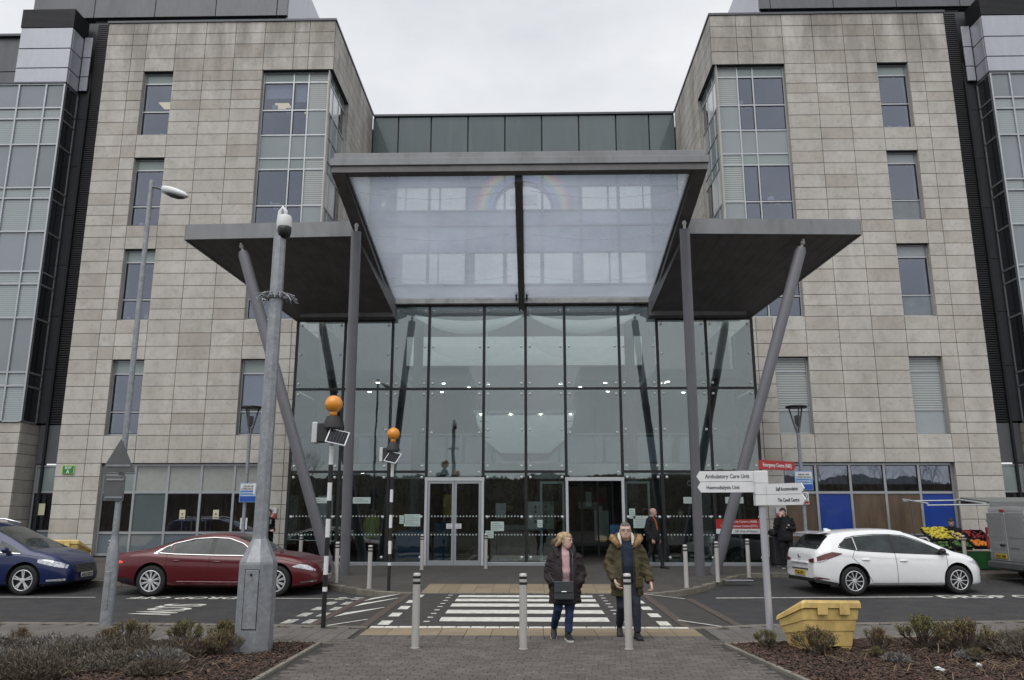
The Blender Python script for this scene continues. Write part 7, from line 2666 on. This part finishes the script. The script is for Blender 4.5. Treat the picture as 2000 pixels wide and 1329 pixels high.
for (x, y, s_, k, l) in ((-7.85, 11.7, .95, 0, 'twiggy bronze shrub cut by the left edge of the picture'),
                         (-7.1, 11.55, .62, 1, 'small sparse shrub at the back of the left bed, left of the tall street lamp'),
                         (-5.85, 11.5, .62, 1, 'thin twiggy shrub in the left bed just right of the tall street lamp'),
                         (-5.5, 11.45, .85, 0, 'rounded twiggy shrub in the left bed under the rear wheel of the red car'),
                         (-4.72, 11.4, .85, 2, 'olive leaved shrub in the left bed below the middle of the red car'),
                         (-4.22, 11.5, .82, 2, 'olive shrub in the left bed just left of the camera pole cabinet'),
                         (-4.0, 10.85, .78, 3, 'bronze and green shrub spreading in front of the camera pole cabinet'),
                         (-4.45, 10.7, .5, 1, 'low sprig in the left bed before the olive shrubs'),
                         (3.22, 11.6, .55, 2, 'green sprig at the foot of the finger post'),
                         (3.72, 11.1, .86, 3, 'leafy bronze green shrub in front of the yellow grit bin'),
                         (4.62, 11.35, .78, 1, 'bronze shrub just right of the yellow grit bin'),
                         (5.35, 11.6, 1.0, 2, 'tall green shrub right of the grit bin, narrower of two'),
                         (5.75, 11.3, 1.1, 3, 'bushy bronze green shrub in the middle of the right bed'),
                         (7.0, 11.7, .85, 2, 'wispy green shrub at the back of the right bed'),
                         (7.5, 11.9, 1.05, 0, 'twiggy olive shrub at the far right of the right bed'),
                         (4.35, 10.75, .35, 2, 'small grey green tuft before the grit bin'),
                         (5.55, 10.65, .4, 3, 'low green tuft in the bark of the right bed')):
    shrub(x, y, s_, k, l, rnd.uniform(0, 6))


def heather(name, spots, seed, label):
    """dense low tangle of fine stems and sprigs; nobody could count it"""
    r = random.Random(seed)
    m = MB()
    for (cx, cy, rx, ry, h, n, mi) in spots:
        for i in range(n):
            a, q = r.uniform(0, 2 * pi), sqrt(r.random())
            x, y = cx + rx * q * cos(a), cy + ry * q * sin(a)
            hh = h * sqrt(max(.05, 1 - .85 * q * q)) * r.uniform(.6, 1.1)
            d = Vector((r.gauss(0, .3) + .75 * q * cos(a), r.gauss(0, .3) + .75 * q * sin(a), 1)).normalized()
            p0 = Vector((x, y, 0))
            p1 = p0 + d * hh * .7
            w = r.uniform(.002, .0035)
            s = Vector((cos(r.uniform(0, 6)), sin(r.uniform(0, 6)), 0)) * w
            base = mi if r.random() < .6 else r.choice((0, 1, 1))
            m.mat(1)
            m.add([p0 - s, p0 + s, p1 + s * .6, p1 - s * .6], [(0, 1, 2, 3)])
            m.mat(base)
            for q2 in range(6):
                t = r.uniform(.45, 1.05)
                b_ = p0.lerp(p1, t)
                e = (d * .7 + Vector((r.gauss(0, .6), r.gauss(0, .6), r.uniform(-.2, .6)))).normalized() * r.uniform(.03, .07)
                s2 = e.orthogonal().normalized() * r.uniform(.0025, .005)
                m.add([b_ - s2 * .4, b_ + e * .6 + s2, b_ + e, b_ + e * .5 - s2], [(0, 1, 2, 3)])
    o = m.build(name, [K['heather'], K['heather_brown'], K['heather_silver']])
    return tag(o, label, 'ground cover', kind='stuff')


spL = []
r_ = random.Random(5)
for i in range(26):
    x = r_.uniform(-8.3, -4.4)
    y = r_.uniform(9.3, 11.0)
    spL.append((x, y, .42, .34, r_.uniform(.26, .36), 700, r_.choice((0, 0, 1, 1, 1, 2))))
spL += [(-7.4, 10.9, .5, .3, .33, 1700, 2), (-6.2, 10.8, .5, .3, .33, 1700, 2), (-5.1, 10.6, .45, .3, .3, 2200, 1), (-4.5, 10.1, .3, .25, .26, 1300, 2), (-4.3, 9.6, .3, .25, .2, 1000, 1)]
heather('heather', spL, 1, 'grey brown heather filling the left flower bed')
spR = []
for i in range(15):
    x = r_.uniform(6.2, 9.0)
    y = r_.uniform(9.6, 11.7)
    spR.append((x, y, .45, .36, r_.uniform(.3, .46), 700, r_.choice((0, 1, 1, 2))))
spR += [(6.6, 11.2, .5, .4, .42, 2600, 1), (7.6, 11.0, .6, .4, .48, 3200, 1), (7.9, 11.4, .5, .3, .5, 2000, 2), (4.5, 10.5, .12, .1, .14, 300, 2), (5.5, 10.7, .14, .12, .16, 300, 2)]
heather('heather', spR, 2, 'dark brown heather at the right end of the right flower bed')


def chips(inside, x0, x1, y0, y1, n, seed, label):
    r = random.Random(seed)
    m = MB()
    k = 0
    while k < n:
        x, y = r.uniform(x0, x1), r.uniform(y0, y1)
        if not inside(x, y): continue
        k += 1
        L, w = r.uniform(.012, .036), r.uniform(.006, .014)
        a, t = r.uniform(0, 2 * pi), r.uniform(-.5, .5)
        d = Vector((cos(a), sin(a), t)).normalized() * L
        s = Vector((-sin(a), cos(a), r.uniform(-.6, .6))).normalized() * w
        c = Vector((x, y, r.uniform(.004, .022)))
        u = Vector((0, 0, .005))
        m.add([c - d - s, c + d - s * .6, c + d * .9 + s, c - d * .8 + s * .9, c + u], [(0, 1, 4), (1, 2, 4), (2, 3, 4), (3, 0, 4)])
    return tag(m.build('bark_mulch', K['mulch']), label, 'mulch', kind='stuff')


chips(inL, -9, -3, 8.8, 12, 17000, 3, 'brown bark chips covering the left flower bed')
chips(inR, 2.7, 9, 8.8, 13, 24000, 4, 'brown bark chips covering the right flower bed')
dry = MB()
r_ = random.Random(9)
for i in range(150):
    L_ = r_.random() < .5
    x, y = (r_.uniform(-7.5, -3.6), r_.uniform(9.2, 10.5)) if L_ else (r_.uniform(3.6, 8), r_.uniform(9.3, 11.3))
    a = r_.uniform(0, 2 * pi)
    L = r_.uniform(.06, .28)
    dry.tube([(x, y, .03), (x + cos(a) * L * .5, y + sin(a) * L * .5, .05 + r_.uniform(0, .06)), (x + cos(a) * L, y + sin(a) * L, .03 + r_.uniform(0, .1))], [.004, .0035, .002], 4)
tag(dry.build('dry_stems', K['straw']), 'pale dry stems scattered over the flower beds', 'plant litter', kind='stuff')
for (x, y, s_, l) in ((4.72, 9.9, .06, 'crumpled white paper lying in the right bed below the grit bin'), (5.3, 10.15, .07, 'torn white packaging lying in the right bed, farther right')):
    m = MB()
    m.ball((0, 0, .02), s_, (1.1, .5, .35), 9, 6)
    mm = m.mesh('litter_scrap', K['white'])
    for v in mm.vertices: v.co += Vector((rnd.uniform(-.01, .01), rnd.uniform(-.01, .01), rnd.uniform(-.008, .012)))
    o = tag(link('paper_scrap', mm, None, (x, y, .012)), l, 'litter')
    o.rotation_euler = (.1, .2, rnd.uniform(0, 3))
sp = MB()          # chewing gum and specks on the paving
r_ = random.Random(21)
for i in range(70):
    x, y, q = r_.uniform(-2.6, 2.9), r_.uniform(9.2, 12.2), r_.uniform(.006, .016)
    sp.add([(x + q * cos(2 * pi * k / 7), y + q * 1.2 * sin(2 * pi * k / 7), .0035) for k in range(7)], [tuple(range(7))])
tag(sp.build('paving_specks', M('pale_speck', (.34, .33, .30), .8)), 'pale specks of gum and grit on the block paving', 'litter', kind='stuff')

# ================================================================== BEHIND THE CAMERA: bare trees and a hedge that the glass reflects
K['bark'] = M('bare_branch', (.17, .15, .13), .9, var=.3)
K['hedge'] = M('far_hedge', (.17, .148, .12), .9, var=.6, scale=3)
r_ = random.Random(31)
tl = MB()
tl.cur = 1
prof = []
x = -80.0
while x < 80:                  # ragged top of the far thicket
    prof.append((x, -37 + r_.uniform(-.2, .2), 5.9 + .5 * sin(x * .23) * cos(x * .11 + 1) + .25 * sin(x * .9) + r_.uniform(-.14, .14)))
    x += .22
tl.loft([[(p[0], p[1], -.3) for p in prof], [(p[0], p[1] + .3, p[2] * .6) for p in prof], prof, [(p[0], p[1] - 1.5, p[2] * .9) for p in prof], [(p[0], p[1] - 2, -.3) for p in prof]], cap=False, close=False)
tl.cur = 0


def grow(p, d, L, r0, depth):
    q = p + d * L
    tl.tube([p, q], [r0, r0 * .7], 5 if depth > 2 else 3, cap=False)
    if depth == 0: return
    for k in range(r_.choice((2, 3, 3))):
        e = (d + Vector((r_.gauss(0, .45), r_.gauss(0, .45), r_.uniform(-.1, .35)))).normalized()
        grow(q, e, L * r_.uniform(.6, .82), r0 * .62, depth - 1)


for i in range(26):
    if abs(-62 + i * 5) < 9: continue
    grow(Vector((-62 + i * 5 + r_.uniform(-1.5, 1.5), -34 + r_.uniform(-2, 2), 0)), Vector((0, 0, 1)), r_.uniform(1.9, 2.7), .10, 6)
tag(tl.build('treeline', [K['bark'], K['hedge']]), 'bare trees and hedge across the car park', 'trees', kind='stuff')
bpy.data.scenes.remove(TMP)
